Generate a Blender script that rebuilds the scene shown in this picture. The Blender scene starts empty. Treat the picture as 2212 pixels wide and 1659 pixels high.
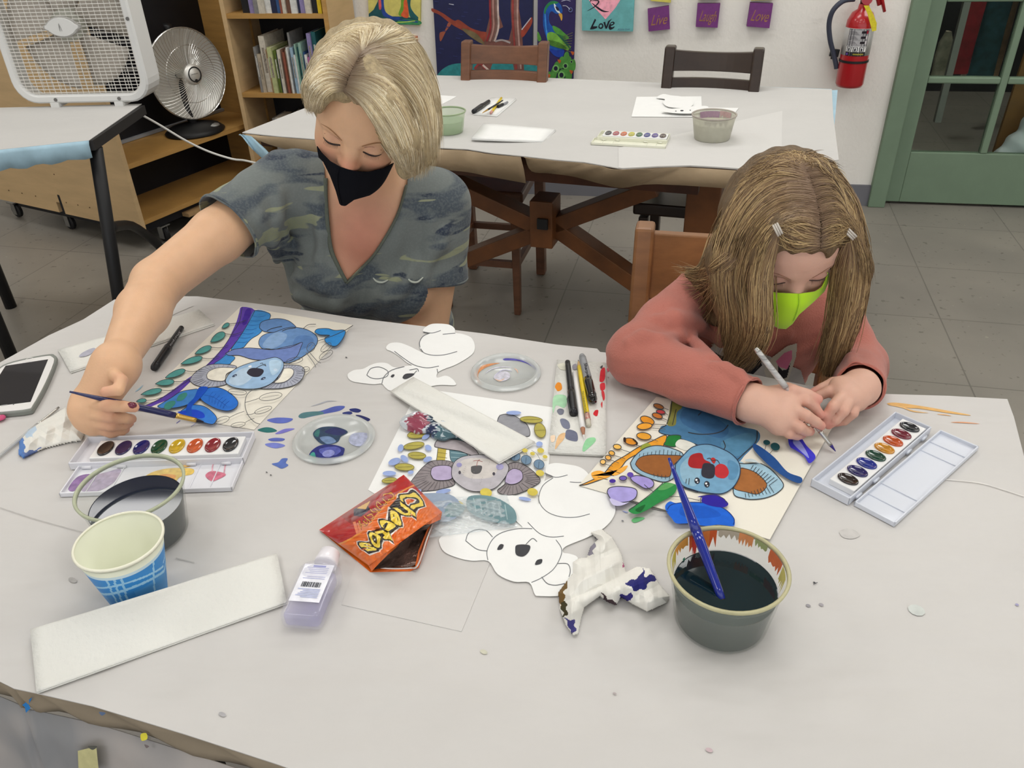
import bpy, bmesh, math, random
import numpy as np
from mathutils import Vector, Matrix
random.seed(7); RNG = np.random.default_rng(7)
# ------------------------------------------------------------------ camera
FPX, CH, T = 1740.0, 1.41, 0.75
_d = np.array([88.0, -2720.0, -FPX]); _d /= np.linalg.norm(_d)
_z = -_d; _fw = np.array([0, 0, -1.0]); _y = _fw - _z * (_fw @ _z); _y /= np.linalg.norm(_y); _x = np.cross(_y, _z)
RC = np.array([_x, _y, _z]); O = np.array([0, 0, CH])
def ray(px, py): return RC @ np.array([(px - 1106) / FPX, -(py - 829.5) / FPX, -1.0])
def P(px, py, z=T):
    r = ray(px, py); return O + r * ((z - CH) / r[2])
def PY(px, py, Y):
    r = ray(px, py); return O + r * (Y / r[1])
def PP(px, py, Q, N):
    r = ray(px, py); return O + r * (((np.array(Q) - O) @ N) / (r @ N))
def PZ(px, py, depth): return O + ray(px, py) * depth
cam = bpy.data.cameras.new('camera'); camo = bpy.data.objects.new('camera', cam)
bpy.context.scene.collection.objects.link(camo)
cam.sensor_width = 36; cam.lens = FPX / 2212 * 36; cam.clip_start = .02
m = Matrix([list(RC[0]) + [0], list(RC[1]) + [0], list(RC[2]) + [CH], [0, 0, 0, 1]]); camo.matrix_world = m
bpy.context.scene.camera = camo
COL = bpy.context.scene.collection
# ------------------------------------------------------------------ colour, materials
def lin(c):
    return tuple((v / 255 / 12.92 if v / 255 <= .04045 else ((v / 255 + .055) / 1.055) ** 2.4) for v in c[:3])
MATS = {}
def M(name, rgb, rough=.6, metal=0., spec=.5, noise=None, bump=None, trans=0., alpha=1., sss=0., coat=0., rgb2=None, ior=1.45, stretch=(1, 1, 1), emit=0., sheen=0.):
    """procedural material; noise=(scale, amount) varies the value, rgb2 mixes a second colour in by the same noise, bump=(scale, strength)"""
    if name in MATS: return MATS[name]
    m = bpy.data.materials.new(name); m.use_nodes = True; nt = m.node_tree; b = nt.nodes['Principled BSDF']
    b.inputs['Base Color'].default_value = (*lin(rgb), 1); b.inputs['Roughness'].default_value = rough
    b.inputs['Metallic'].default_value = metal; b.inputs['Specular IOR Level'].default_value = spec
    b.inputs['Transmission Weight'].default_value = trans; b.inputs['Alpha'].default_value = alpha; b.inputs['IOR'].default_value = ior
    b.inputs['Coat Weight'].default_value = coat; b.inputs['Sheen Weight'].default_value = sheen
    if sss: b.inputs['Subsurface Weight'].default_value = sss; b.inputs['Subsurface Radius'].default_value = (.02, .008, .004); b.inputs['Subsurface Scale'].default_value = .4
    if emit: b.inputs['Emission Color'].default_value = (*lin(rgb), 1); b.inputs['Emission Strength'].default_value = emit
    if noise or bump:
        tc = nt.nodes.new('ShaderNodeTexCoord'); mp = nt.nodes.new('ShaderNodeMapping'); mp.inputs['Scale'].default_value = stretch
        nt.links.new(tc.outputs['Object'], mp.inputs['Vector'])
    if noise:
        n = nt.nodes.new('ShaderNodeTexNoise'); n.inputs['Scale'].default_value = noise[0]; n.inputs['Detail'].default_value = 6; n.inputs['Roughness'].default_value = .6
        nt.links.new(mp.outputs[0], n.inputs['Vector'])
        r = nt.nodes.new('ShaderNodeValToRGB'); r.color_ramp.elements[0].position = .3; r.color_ramp.elements[1].position = .7
        c2 = rgb2 or tuple(max(0, v * (1 - noise[1])) for v in rgb)
        r.color_ramp.elements[0].color = (*lin(c2), 1); r.color_ramp.elements[1].color = (*lin(rgb), 1)
        nt.links.new(n.outputs['Fac'], r.inputs[0]); nt.links.new(r.outputs[0], b.inputs['Base Color'])
    if bump:
        n2 = nt.nodes.new('ShaderNodeTexNoise'); n2.inputs['Scale'].default_value = bump[0]; n2.inputs['Detail'].default_value = 4
        nt.links.new(mp.outputs[0], n2.inputs['Vector'])
        bp = nt.nodes.new('ShaderNodeBump'); bp.inputs['Strength'].default_value = bump[1]; bp.inputs['Distance'].default_value = .01 if len(bump) < 3 else bump[2]
        nt.links.new(n2.outputs['Fac'], bp.inputs['Height']); nt.links.new(bp.outputs[0], b.inputs['Normal'])
    MATS[name] = m; return m
def MV(name, rough=.85, spec=.3, vary=.12, scale=60, sss=0., bump=None, coat=0., metal=0., aniso=0):
    """material whose colour is the pigment attribute 'col'; light noise for pigment variation"""
    if name in MATS: return MATS[name]
    m = bpy.data.materials.new(name); m.use_nodes = True; nt = m.node_tree; b = nt.nodes['Principled BSDF']
    a = nt.nodes.new('ShaderNodeAttribute'); a.attribute_name = 'col'
    b.inputs['Roughness'].default_value = rough; b.inputs['Specular IOR Level'].default_value = spec; b.inputs['Coat Weight'].default_value = coat; b.inputs['Metallic'].default_value = metal
    if sss: b.inputs['Subsurface Weight'].default_value = sss; b.inputs['Subsurface Radius'].default_value = (.02, .008, .004); b.inputs['Subsurface Scale'].default_value = .4
    tc = nt.nodes.new('ShaderNodeTexCoord')
    n = nt.nodes.new('ShaderNodeTexNoise'); n.inputs['Scale'].default_value = scale; n.inputs['Detail'].default_value = 5
    nt.links.new(tc.outputs['Object'], n.inputs['Vector'])
    r = nt.nodes.new('ShaderNodeMapRange'); r.inputs[1].default_value = .3; r.inputs[2].default_value = .7; r.inputs[3].default_value = 1 - vary; r.inputs[4].default_value = 1 + vary
    nt.links.new(n.outputs['Fac'], r.inputs[0])
    mx = nt.nodes.new('ShaderNodeVectorMath'); mx.operation = 'SCALE'
    nt.links.new(a.outputs['Color'], mx.inputs[0]); nt.links.new(r.outputs[0], mx.inputs['Scale']); nt.links.new(mx.outputs[0], b.inputs['Base Color'])
    if bump:
        n2 = nt.nodes.new('ShaderNodeTexNoise'); n2.inputs['Scale'].default_value = bump[0]; n2.inputs['Detail'].default_value = 4
        nt.links.new(tc.outputs['Object'], n2.inputs['Vector'])
        bp = nt.nodes.new('ShaderNodeBump'); bp.inputs['Strength'].default_value = bump[1]; bp.inputs['Distance'].default_value = .01
        nt.links.new(n2.outputs['Fac'], bp.inputs['Height']); nt.links.new(bp.outputs[0], b.inputs['Normal'])
    MATS[name] = m; return m
# ------------------------------------------------------------------ objects
POS = {}
def tag(o, label=None, cat=None, group=None, kind=None):
    if label: o['label'] = label
    if cat: o['category'] = cat
    if group: o['group'] = group
    if kind: o['kind'] = kind
    return o
def thing(name, label, cat, loc=(0, 0, 0), group=None):
    o = bpy.data.objects.new(name, None); COL.objects.link(o); o.location = tuple(loc); o.empty_display_size = .05
    POS[o.name] = np.array(loc, float); return tag(o, label, cat, group)
def link(name, V, Fc, mats, parent=None, label=None, cat=None, group=None, kind=None, mi=None, cols=None, vcols=None, smooth=False, bevel=0, origin=None, solid=0, solid_off=-1):
    V = np.asarray(V, float)
    if origin is None: origin = np.array([(V[:, 0].min() + V[:, 0].max()) / 2, (V[:, 1].min() + V[:, 1].max()) / 2, V[:, 2].min()])
    origin = np.asarray(origin, float)
    me = bpy.data.meshes.new(name); me.from_pydata((V - origin).tolist(), [], [list(map(int, f)) for f in Fc])
    if not isinstance(mats, (list, tuple)): mats = [mats]
    for mm in mats: me.materials.append(mm)
    if mi is not None: me.polygons.foreach_set('material_index', np.asarray(mi, dtype=np.int32))
    if cols is not None:
        a = me.color_attributes.new('col', 'FLOAT_COLOR', 'CORNER'); tot = np.array([p.loop_total for p in me.polygons])
        cc = np.repeat(np.array([(*lin(c), 1) for c in cols]), tot, axis=0); a.data.foreach_set('color', cc.ravel())
    if vcols is not None:
        a = me.color_attributes.new('col', 'FLOAT_COLOR', 'POINT'); cc = np.c_[vcols, np.ones(len(vcols))]; a.data.foreach_set('color', cc.ravel())
    if smooth: me.polygons.foreach_set('use_smooth', np.ones(len(me.polygons), bool))
    me.update()
    o = bpy.data.objects.new(name, me); COL.objects.link(o); o.location = tuple(origin); POS[o.name] = origin
    if parent is not None:
        o.parent = parent; o.matrix_parent_inverse = Matrix.Translation(-Vector(POS[parent.name]))
    if bevel:
        b = o.modifiers.new('bevel', 'BEVEL'); b.width = bevel; b.segments = 2; b.limit_method = 'ANGLE'; b.angle_limit = .6
    if solid:
        s = o.modifiers.new('solid', 'SOLIDIFY'); s.thickness = solid; s.offset = solid_off
    return tag(o, label, cat, group, kind)
class MB:
    def __init__(s): s.v = []; s.f = []; s.mi = []; s.c = []; s.cur = 0; s.col = (200, 200, 200)
    def add(s, V, Fc, mi=None, col=None):
        n = len(s.v); s.v += [tuple(map(float, p)) for p in V]
        for f in Fc: s.f.append([i + n for i in f]); s.mi.append(s.cur if mi is None else mi); s.c.append(col or s.col)
        return s
    def hexa(s, p, **k):  # p: bottom 4 (ccw from above) then top 4
        return s.add(p, [(3, 2, 1, 0), (4, 5, 6, 7), (0, 1, 5, 4), (1, 2, 6, 5), (2, 3, 7, 6), (3, 0, 4, 7)], **k)
    def box(s, c, size, ax=None, **k):
        ax = np.eye(3) if ax is None else np.asarray(ax, float); h = np.array(size, float) / 2; c = np.asarray(c, float); p = []
        for z in (-1, 1):
            for x, y in ((-1, -1), (1, -1), (1, 1), (-1, 1)): p.append(c + ax[0] * x * h[0] + ax[1] * y * h[1] + ax[2] * z * h[2])
        return s.hexa(p, **k)
    def beam(s, a, b, w, h, up=(0, 0, 1), **k):
        a, b = np.asarray(a, float), np.asarray(b, float); z = b - a; L = np.linalg.norm(z); z /= L
        x = np.cross(up, z); x /= np.linalg.norm(x); y = np.cross(z, x)
        return s.box((a + b) / 2, (w, h, L), (x, y, z), **k)
    def prism(s, pts, z0, z1, **k):
        n = len(pts); V = [(*p[:2], z0) for p in pts] + [(*p[:2], z1) for p in pts]
        a = sum(pts[i][0] * pts[(i + 1) % n][1] - pts[(i + 1) % n][0] * pts[i][1] for i in range(n))
        top = list(range(n, 2 * n)); bot = list(range(n - 1, -1, -1)); sd = [(i, (i + 1) % n, n + (i + 1) % n, n + i) for i in range(n)]
        if a < 0: top.reverse(); bot.reverse(); sd = [f[::-1] for f in sd]
        return s.add(V, [bot, top] + sd, **k)
    def tube(s, pts, rad, n=10, caps=True, flat=None, **k):
        pts = np.array(pts, float); m = len(pts); rad = np.full(m, rad) if np.isscalar(rad) else np.array(rad, float)
        t = np.gradient(pts, axis=0); t /= np.linalg.norm(t, axis=1)[:, None] + 1e-12
        u = np.cross(t[0], (0, 0, 1.)); u = np.array([1., 0, 0]) if np.linalg.norm(u) < 1e-3 else u; u /= np.linalg.norm(u); V = []
        for i in range(m):
            u = u - t[i] * (u @ t[i]); u /= np.linalg.norm(u); w = np.cross(t[i], u)
            for j in range(n):
                a = 2 * math.pi * j / n; V.append(pts[i] + rad[i] * (u * math.cos(a) + w * math.sin(a) * (flat or 1)))
        Fc = [(i * n + j, i * n + (j + 1) % n, (i + 1) * n + (j + 1) % n, (i + 1) * n + j) for i in range(m - 1) for j in range(n)]
        if caps: Fc += [list(range(n - 1, -1, -1)), list(range((m - 1) * n, m * n))]
        return s.add(V, Fc, **k)
    def lathe(s, c, prof, n=32, ax=None, closed=False, **k):  # prof: (r, h) pairs
        ax = np.eye(3) if ax is None else np.asarray(ax, float); c = np.asarray(c, float); V = []; m = len(prof)
        for r, h in prof:
            for j in range(n):
                a = 2 * math.pi * j / n; V.append(c + ax[0] * r * math.cos(a) + ax[1] * r * math.sin(a) + ax[2] * h)
        Fc = [(i * n + j, i * n + (j + 1) % n, (i + 1) * n + (j + 1) % n, (i + 1) * n + j) for i in range(m - (0 if closed else 1)) for j in range(n)] if not closed else \
             [((i % m) * n + j, (i % m) * n + (j + 1) % n, ((i + 1) % m) * n + (j + 1) % n, ((i + 1) % m) * n + j) for i in range(m) for j in range(n)]
        if not closed:
            if prof[0][0] > 1e-6: Fc.append(list(range(n - 1, -1, -1)))
            if prof[-1][0] > 1e-6: Fc.append(list(range((m - 1) * n, m * n)))
        return s.add(V, Fc, **k)
    def build(s, name, mats, parent=None, usecol=False, **k):
        return link(name, s.v, s.f, mats, parent, mi=s.mi, cols=s.c if usecol else None, **k)
def crv(pts, n=6, closed=True):
    """Catmull-Rom through points"""
    pts = np.array(pts, float); m = len(pts); out = []
    for i in range(m if closed else m - 1):
        if closed: p = [pts[(i + j - 1) % m] for j in range(4)]
        else: p = [pts[max(0, i - 1)], pts[i], pts[i + 1], pts[min(m - 1, i + 2)]]
        for j in range(n):
            t = j / n; out.append(.5 * ((2 * p[1]) + (-p[0] + p[2]) * t + (2 * p[0] - 5 * p[1] + 4 * p[2] - p[3]) * t * t + (-p[0] + 3 * p[1] - 3 * p[2] + p[3]) * t ** 3))
    if not closed: out.append(pts[-1])
    return np.array(out)
def frame_at(w2):  # crop -> photo pixels
    ox, oy, s = w2
    return lambda pts: [(ox + x * s, oy + y * s) for x, y in pts]
class Art:
    """flat pigment shapes lying on a surface: to(px,py,lift) gives the world point; every shape sits a hair above the one before"""
    def __init__(s, to, tf=None, step=.00003): s.to = to; s.tf = tf or (lambda p: p); s.mb = MB(); s.k = 1; s.step = step
    def poly(s, pts, col, sm=True, n=5):
        pts = s.tf(pts)
        if sm: pts = crv(pts, n)
        V = [s.to(x, y, s.k * s.step) for x, y in pts]; s.k += 1
        s.mb.add(V, [list(range(len(V)))], col=col); return s
    def ell(s, cx, cy, a, b, ang, col, line=None, w=1.2, n=22):
        t = np.linspace(0, 2 * math.pi, n, endpoint=False); A = math.radians(ang)
        pts = [(cx + a * math.cos(q) * math.cos(A) - b * math.sin(q) * math.sin(A), cy + a * math.cos(q) * math.sin(A) + b * math.sin(q) * math.cos(A)) for q in t]
        if col: s.poly(pts, col, False)
        if line: s.line(pts + [pts[0]], w, line, False)
        return s
    def line(s, pts, w, col=(50, 50, 52), sm=True, n=5, taper=False):
        """w in photo pixels"""
        pts = s.tf(pts)
        pts = crv(pts, n, False) if sm else np.array(pts, float)
        t = np.gradient(pts, axis=0); t /= np.linalg.norm(t, axis=1)[:, None] + 1e-9; nn = np.c_[-t[:, 1], t[:, 0]]
        ww = np.full(len(pts), w / 2.) * (np.sin(np.linspace(.15, math.pi - .1, len(pts))) if taper else 1)
        L = pts + nn * ww[:, None]; R_ = pts - nn * ww[:, None]; h = s.k * s.step; s.k += 1; m = len(pts)
        V = [s.to(x, y, h) for x, y in L] + [s.to(x, y, h) for x, y in R_]
        s.mb.add(V, [(i, i + 1, m + i + 1, m + i) for i in range(m - 1)], col=col); return s
    def fil(s, pts, col, lc=(50, 50, 52), w=1.2, sm=True):
        s.poly(pts, col, sm); s.line(list(pts) + [pts[0]], w, lc, sm); return s
# ------------------------------------------------------------------ text
def text_polys(body, off=0., shear=0.):
    cu = bpy.data.curves.new('t', 'FONT'); cu.body = body; cu.offset = off; cu.shear = shear; cu.resolution_u = 4; cu.align_x = 'LEFT'
    ob = bpy.data.objects.new('t', cu); COL.objects.link(ob); dg = bpy.context.evaluated_depsgraph_get(); dg.update()
    me = bpy.data.meshes.new_from_object(ob.evaluated_get(dg)); V = np.array([v.co[:2] for v in me.vertices]); Fc = [list(p.vertices) for p in me.polygons]
    bpy.data.objects.remove(ob); bpy.data.meshes.remove(me); bpy.data.curves.remove(cu); return V, Fc
def put_text(art, body, p0, p1, up, col, off=0., shear=0., fit=None):
    """text from pixel p0 (start of baseline) to p1 (end), cap height vector 'up' in pixels"""
    V, Fc = text_polys(body, off, shear)
    V0, _ = (V, 0) if fit is None else text_polys(fit, 0, shear)
    x0, x1 = V0[:, 0].min(), V0[:, 0].max(); h = .72
    p0, p1, up = map(lambda a: np.array(a, float), (p0, p1, up))
    q = [p0 + (p1 - p0) * ((x - x0) / (x1 - x0)) + up * (y / h) for x, y in V]
    W_ = [art.to(a[0], a[1], art.k * art.step) for a in q]; art.k += 1
    # keep faces looking up whatever the mapping does
    Fc2 = []
    for f in Fc: Fc2.append(f)
    art.mb.add(W_, Fc2, col=col)
# ------------------------------------------------------------------ signed distance bodies
class Prim:
    pass
def cone(a, b, ra, rb, k=.02, mode='u'):
    p = Prim(); p.a = np.array(a, float); p.b = np.array(b, float); p.ra = ra; p.rb = rb; p.k = k; p.mode = mode
    ba = p.b - p.a; L2 = ba @ ba + 1e-12
    def f(q):
        d = q - p.a; t = np.clip((d @ ba) / L2, 0, 1); return np.linalg.norm(d - t[:, None] * ba, axis=1) - (ra + (rb - ra) * t)
    p.f = f; return p
def ell(c, r, ax=None, k=.02, mode='u'):
    p = Prim(); c = np.array(c, float); r = np.array(r, float); A = np.eye(3) if ax is None else np.array(ax, float); p.k = k; p.mode = mode
    def f(q):
        l = (q - c) @ A.T; k0 = np.linalg.norm(l / r, axis=1); k1 = np.linalg.norm(l / (r * r), axis=1) + 1e-9; return k0 * (k0 - 1) / k1
    p.f = f; return p
def chain(pts, rad, k=.02, mode='u'):
    return [cone(pts[i], pts[i + 1], rad[i], rad[i + 1], k if i == 0 else max(.004, min(k, .012)), mode) for i in range(len(pts) - 1)]
def combine(prims, q, off=0.):
    d = None
    for p in prims:
        e = p.f(q)
        if p.mode == 'u':
            e = e - off
            if d is None: d = e
            else:
                h = np.maximum(p.k - np.abs(d - e), 0) / p.k; d = np.minimum(d, e) - h * h * p.k * .25
        elif p.mode == 's':
            e = -e; h = np.maximum(p.k - np.abs(d - e), 0) / p.k; d = np.maximum(d, e) + h * h * p.k * .25
    return d
def isosurf(prims, lo, hi, h, off=0., extra=None):
    B = 8; S = B * h; lo = np.array(lo, float); hi = np.array(hi, float); nb = np.ceil((hi - lo) / S).astype(int)
    sup = 6; blocks = []
    ns = np.ceil(nb / sup).astype(int); rad = S * .87
    for si in np.ndindex(*ns):
        c0 = np.array(si) * sup; c1 = np.minimum(c0 + sup, nb); cen = lo + (c0 + c1) / 2 * S; rr = np.linalg.norm((c1 - c0) / 2 * S)
        dc = np.array([p.f(cen[None])[0] - (off if p.mode == 'u' else 0) for p in prims]); kk = np.array([p.k for p in prims])
        um = np.array([p.mode == 'u' for p in prims]); dmin = dc[um].min()
        if dmin > rr * 1.6 + .03: continue
        act = [p for p, d_, k_, u_ in zip(prims, dc, kk, um) if (u_ and d_ < max(dmin, 0) + 2.2 * rr + k_ + .02) or (not u_ and d_ < rr * 1.3 + k_ + .02)]
        if not any(p.mode == 'u' for p in act): continue
        g = np.stack(np.meshgrid(*[np.arange(c0[i], c1[i]) for i in range(3)], indexing='ij'), -1).reshape(-1, 3)
        cc = lo + (g + .5) * S; d = combine(act, cc, off)
        g = g[np.abs(d) < rad * 1.35 + .006]
        if len(g): blocks.append((g, act))
    o = np.stack(np.meshgrid(*[np.arange(B + 1)] * 3, indexing='ij'), -1).reshape(-1, 3)
    allb = []; allD = []
    for g, act in blocks:
        q = lo + (g[:, None, :] * B + o[None]).reshape(-1, 3) * h; d = combine(act, q, off)
        if extra is not None: d = d + extra(q)
        allb.append(g); allD.append(d.reshape(len(g), B + 1, B + 1, B + 1))
    G = np.concatenate(allb); D = np.concatenate(allD); NB = nb * B + 2
    sgn = D < 0; cs = np.zeros((len(G), B, B, B), np.int8)
    for i, j, k in np.ndindex(2, 2, 2): cs += sgn[:, i:i + B, j:j + B, k:k + B]
    bi, ci, cj, ck = np.nonzero((cs > 0) & (cs < 8)); gi = G[bi] * B + np.c_[ci, cj, ck]
    acc = np.zeros((len(bi), 3)); cnt = np.zeros(len(bi))
    cor = [(i, j, k) for i in (0, 1) for j in (0, 1) for k in (0, 1)]
    val = {c: D[bi, ci + c[0], cj + c[1], ck + c[2]] for c in cor}
    for a in cor:
        for ax in range(3):
            if a[ax] == 0:
                b = list(a); b[ax] = 1; b = tuple(b); va, vb = val[a], val[b]; x = (va < 0) != (vb < 0)
                t = np.where(x, va / np.where(x, va - vb, 1), 0); pt = np.array(a)[None] * (1 - t[:, None]) + np.array(b)[None] * t[:, None]
                acc += pt * x[:, None]; cnt += x
    V = lo + (gi + acc / cnt[:, None]) * h
    key = (gi[:, 0] * NB[1] + gi[:, 1]) * NB[2] + gi[:, 2]; srt = np.argsort(key); sk = key[srt]
    faces = []
    for ax in range(3):
        sl0 = [slice(0, B)] * 3; sl1 = [slice(0, B)] * 3; sl1[ax] = slice(1, B + 1)
        a = sgn[(slice(None), *sl0)]; b = sgn[(slice(None), *sl1)]
        eb, ei, ej, ek = np.nonzero(a != b); E = G[eb] * B + np.c_[ei, ej, ek]; inside = a[eb, ei, ej, ek]
        u, w = [(1, 2), (2, 0), (0, 1)][ax]; ids = []; ok = np.ones(len(E), bool)
        for du, dw in ((-1, -1), (0, -1), (0, 0), (-1, 0)):
            c = E.copy(); c[:, u] += du; c[:, w] += dw; kk = (c[:, 0] * NB[1] + c[:, 1]) * NB[2] + c[:, 2]
            ix = np.clip(np.searchsorted(sk, kk), 0, len(sk) - 1); ok &= sk[ix] == kk; ids.append(srt[ix])
        q = np.stack(ids, 1); q[~inside] = q[~inside][:, ::-1]; faces.append(q[ok])
    return V, np.concatenate(faces)
def grad(prims, q, off=0., e=.0006):
    return np.stack([(combine(prims, q + d, off) - combine(prims, q - d, off)) / (2 * e) for d in np.eye(3) * e], 1)
def snap(prims, q, off=0., it=4):
    q = np.array(q, float)
    for _ in range(it):
        d = combine(prims, q, off); g = grad(prims, q, off); g /= np.linalg.norm(g, axis=1)[:, None] + 1e-9; q = q - g * d[:, None]
    return q
def hit(prims, px, py, off=0., t0=.5, tmax=1.8, fallback=None):
    """first point of the body seen from the camera position at a pixel"""
    r = ray(px, py); L = np.linalg.norm(r); r = r / L; t = t0
    best = (9, t0)
    for _ in range(120):
        d = combine(prims, (O + r * t)[None], off)[0]
        if d < best[0]: best = (d, t)
        if d < .0004: return O + r * t
        t += max(d * .8, .0006)
        if t > tmax: break
    q = O + r * best[1]; return q
def cut(V, Fc, planes=(), drop=None):
    """slice a mesh with planes (point, normal): splits along them; then drops faces for which drop(centres) is true"""
    me = bpy.data.meshes.new('c'); me.from_pydata(V.tolist(), [], [list(map(int, f)) for f in Fc]); bm = bmesh.new(); bm.from_mesh(me)
    for co, no in planes:
        bmesh.ops.bisect_plane(bm, geom=bm.verts[:] + bm.edges[:] + bm.faces[:], dist=1e-6, plane_co=Vector(co), plane_no=Vector(no))
    if drop is not None:
        fs = bm.faces[:]; c = np.array([f.calc_center_median()[:] for f in fs]); n = np.array([f.normal[:] for f in fs]); k = drop(c, n)
        bmesh.ops.delete(bm, geom=[f for f, x in zip(fs, k) if x], context='FACES')
    bm.verts.index_update(); V2 = np.array([v.co[:] for v in bm.verts]); F2 = [[v.index for v in f.verts] for f in bm.faces]
    bm.free(); bpy.data.meshes.remove(me); return V2, F2
ENER = [11.5] * 3 + [8.3] * 5
WORLD = 1.1
EXPO = 0.22
# ================================================================== ROOM
WA = P(1872, 443, 0); _b = P(2212, 455, 0); WX = _b - WA; WX /= np.linalg.norm(WX); WN = np.array([-WX[1], WX[0], 0.]); UP = np.array([0, 0, 1.])
def PW(px, py, off=0.): return PP(px, py, WA - WN * off, WN)
def WC(u, off, z): return WA + WX * u - WN * off + UP * z
WAX = (WX, WN, UP)
m_wall = M('wall_paint', (238, 234, 227), .85, bump=(55, .35, .006))
m_green = M('green_paint', (116, 137, 114), .55, noise=(6, .06))
m_glass = M('pane_glass', (225, 235, 230), .02, trans=1, ior=1.15)
def wbox(mb, u0, u1, o0, o1, z0, z1, **k):
    c = WC((u0 + u1) / 2, (o0 + o1) / 2, (z0 + z1) / 2); return mb.box(c, (abs(u1 - u0), abs(o1 - o0), abs(z1 - z0)), WAX, **k)
ang = math.atan2(WX[1], WX[0])
# floor material: vinyl tiles with thin joints and flecks
mf = bpy.data.materials.new('floor_tiles'); mf.use_nodes = True; nt = mf.node_tree; b = nt.nodes['Principled BSDF']
tc = nt.nodes.new('ShaderNodeTexCoord'); mp = nt.nodes.new('ShaderNodeMapping'); mp.inputs['Rotation'].default_value = (0, 0, -ang + .05); nt.links.new(tc.outputs['Object'], mp.inputs[0])
br = nt.nodes.new('ShaderNodeTexBrick'); br.offset = 0; br.inputs['Scale'].default_value = 1; br.inputs['Mortar Size'].default_value = .0025; br.inputs['Brick Width'].default_value = .457; br.inputs['Row Height'].default_value = .457
br.inputs['Color1'].default_value = (*lin((140, 135, 127)), 1); br.inputs['Color2'].default_value = (*lin((136, 131, 124)), 1); br.inputs['Mortar'].default_value = (*lin((112, 108, 102)), 1)
nt.links.new(mp.outputs[0], br.inputs[0])
no = nt.nodes.new('ShaderNodeTexNoise'); no.inputs['Scale'].default_value = 2.2; no.inputs['Detail'].default_value = 8; nt.links.new(tc.outputs['Object'], no.inputs[0])
vo = nt.nodes.new('ShaderNodeTexNoise'); vo.inputs['Scale'].default_value = 38; vo.inputs['Detail'].default_value = 2; nt.links.new(tc.outputs['Object'], vo.inputs[0])
r1 = nt.nodes.new('ShaderNodeValToRGB'); r1.color_ramp.elements[0].position = .35; r1.color_ramp.elements[0].color = (.86, .86, .86, 1); r1.color_ramp.elements[1].position = .65; r1.color_ramp.elements[1].color = (1.08, 1.07, 1.05, 1)
r2 = nt.nodes.new('ShaderNodeValToRGB'); r2.color_ramp.elements[0].position = .27; r2.color_ramp.elements[0].color = (.6, .6, .6, 1); r2.color_ramp.elements[1].position = .34; r2.color_ramp.elements[1].color = (1, 1, 1, 1); e = r2.color_ramp.elements.new(.74); e.color = (1, 1, 1, 1); e = r2.color_ramp.elements.new(.78); e.color = (1.3, 1.3, 1.25, 1)
nt.links.new(no.outputs[0], r1.inputs[0]); nt.links.new(vo.outputs[0], r2.inputs[0])
for rr in (r1, r2):
    mm = nt.nodes.new('ShaderNodeMix'); mm.data_type = 'RGBA'; mm.blend_type = 'MULTIPLY'; mm.inputs[0].default_value = 1
    nt.links.new((br if rr is r1 else last).outputs[0 if rr is r1 else 2], mm.inputs[6]); nt.links.new(rr.outputs[0], mm.inputs[7]); last = mm
nt.links.new(last.outputs[2], b.inputs['Base Color']); b.inputs['Roughness'].default_value = .38; b.inputs['Specular IOR Level'].default_value = .35
MB().box((0, 2, -.05), (11, 12, .1)).build('floor', mf, kind='structure')
g = MB(); wbox(g, -6, 0.03, 0, -.12, 0, 2.9); wbox(g, 0.03, .98, 0, -.12, 2.1, 2.9); wbox(g, .98, 3.2, 0, -.12, 0, 2.9); g.build('wall_back', m_wall, kind='structure')
g = MB(); g.box((-4.6, 1.0, 1.45), (.12, 8.6, 2.9)); g.build('wall_left', m_wall, kind='structure')
g = MB(); g.box((4.6, .3, 1.45), (.12, 6.2, 2.9)); g.build('wall_right', m_wall, kind='structure')
MB().box((0, 2, 2.95), (11, 12, .1)).build('ceiling', M('ceiling_tile', (225, 222, 214), .9), kind='structure')
g = MB(); wbox(g, -2.2, -.0, .012, 0, 0, .1); g.build('baseboard_back', M('grey_base', (112, 112, 118), .6), kind='structure')
# green door frame and glazed leaf
g = MB(); wbox(g, 0, .075, .03, -.14, 0, 2.13); wbox(g, .94, 1.015, .03, -.14, 0, 2.13); wbox(g, .075, .94, .03, -.14, 2.06, 2.13); g.build('trim_1', m_green, kind='structure', bevel=.004)
door = thing('door_1', None, None, WC(.08, .0, 0)); tag(door, kind='structure')
lf, dz, df = .08, .012, -.03   # leaf left, bottom gap, face offset
gl = [.155, .455]; mw = .028; cols_u = [(.155, .442), (.475, .765)]; rail = [.252, .56, .588, .9, .928, 1.24, 1.268, 1.58, 1.608, 1.9]
g = MB(); wbox(g, lf, .150, df, df - .04, dz, 2.05); wbox(g, .78, .935, df, df - .04, dz, 2.05); wbox(g, .15, .78, df, df - .04, dz, .25); wbox(g, .15, .78, df, df - .04, 1.92, 2.05)
g.build('door_leaf', m_green, door, bevel=.003)
g = MB(); wbox(g, .448, .478, df, df - .04, .25, 1.92)
for z in (.57, .9, 1.23, 1.56): wbox(g, .15, .448, df, df - .04, z - .014, z + .014); wbox(g, .478, .78, df, df - .04, z - .014, z + .014)
g.build('glazing_bars', m_green, door, bevel=.006)
for u0, u1 in ((.15, .448), (.478, .78)):
    for z0, z1 in ((.25, .556), (.584, .886)):
        g = MB(); wbox(g, u0, u1, df - .018, df - .022, z0, z1); g.build('window_pane', m_glass, door)
g = MB(); wbox(g, .15, .78, df - .018, df - .022, .914, 1.92); g.build('window_pane', m_glass, door)
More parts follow.
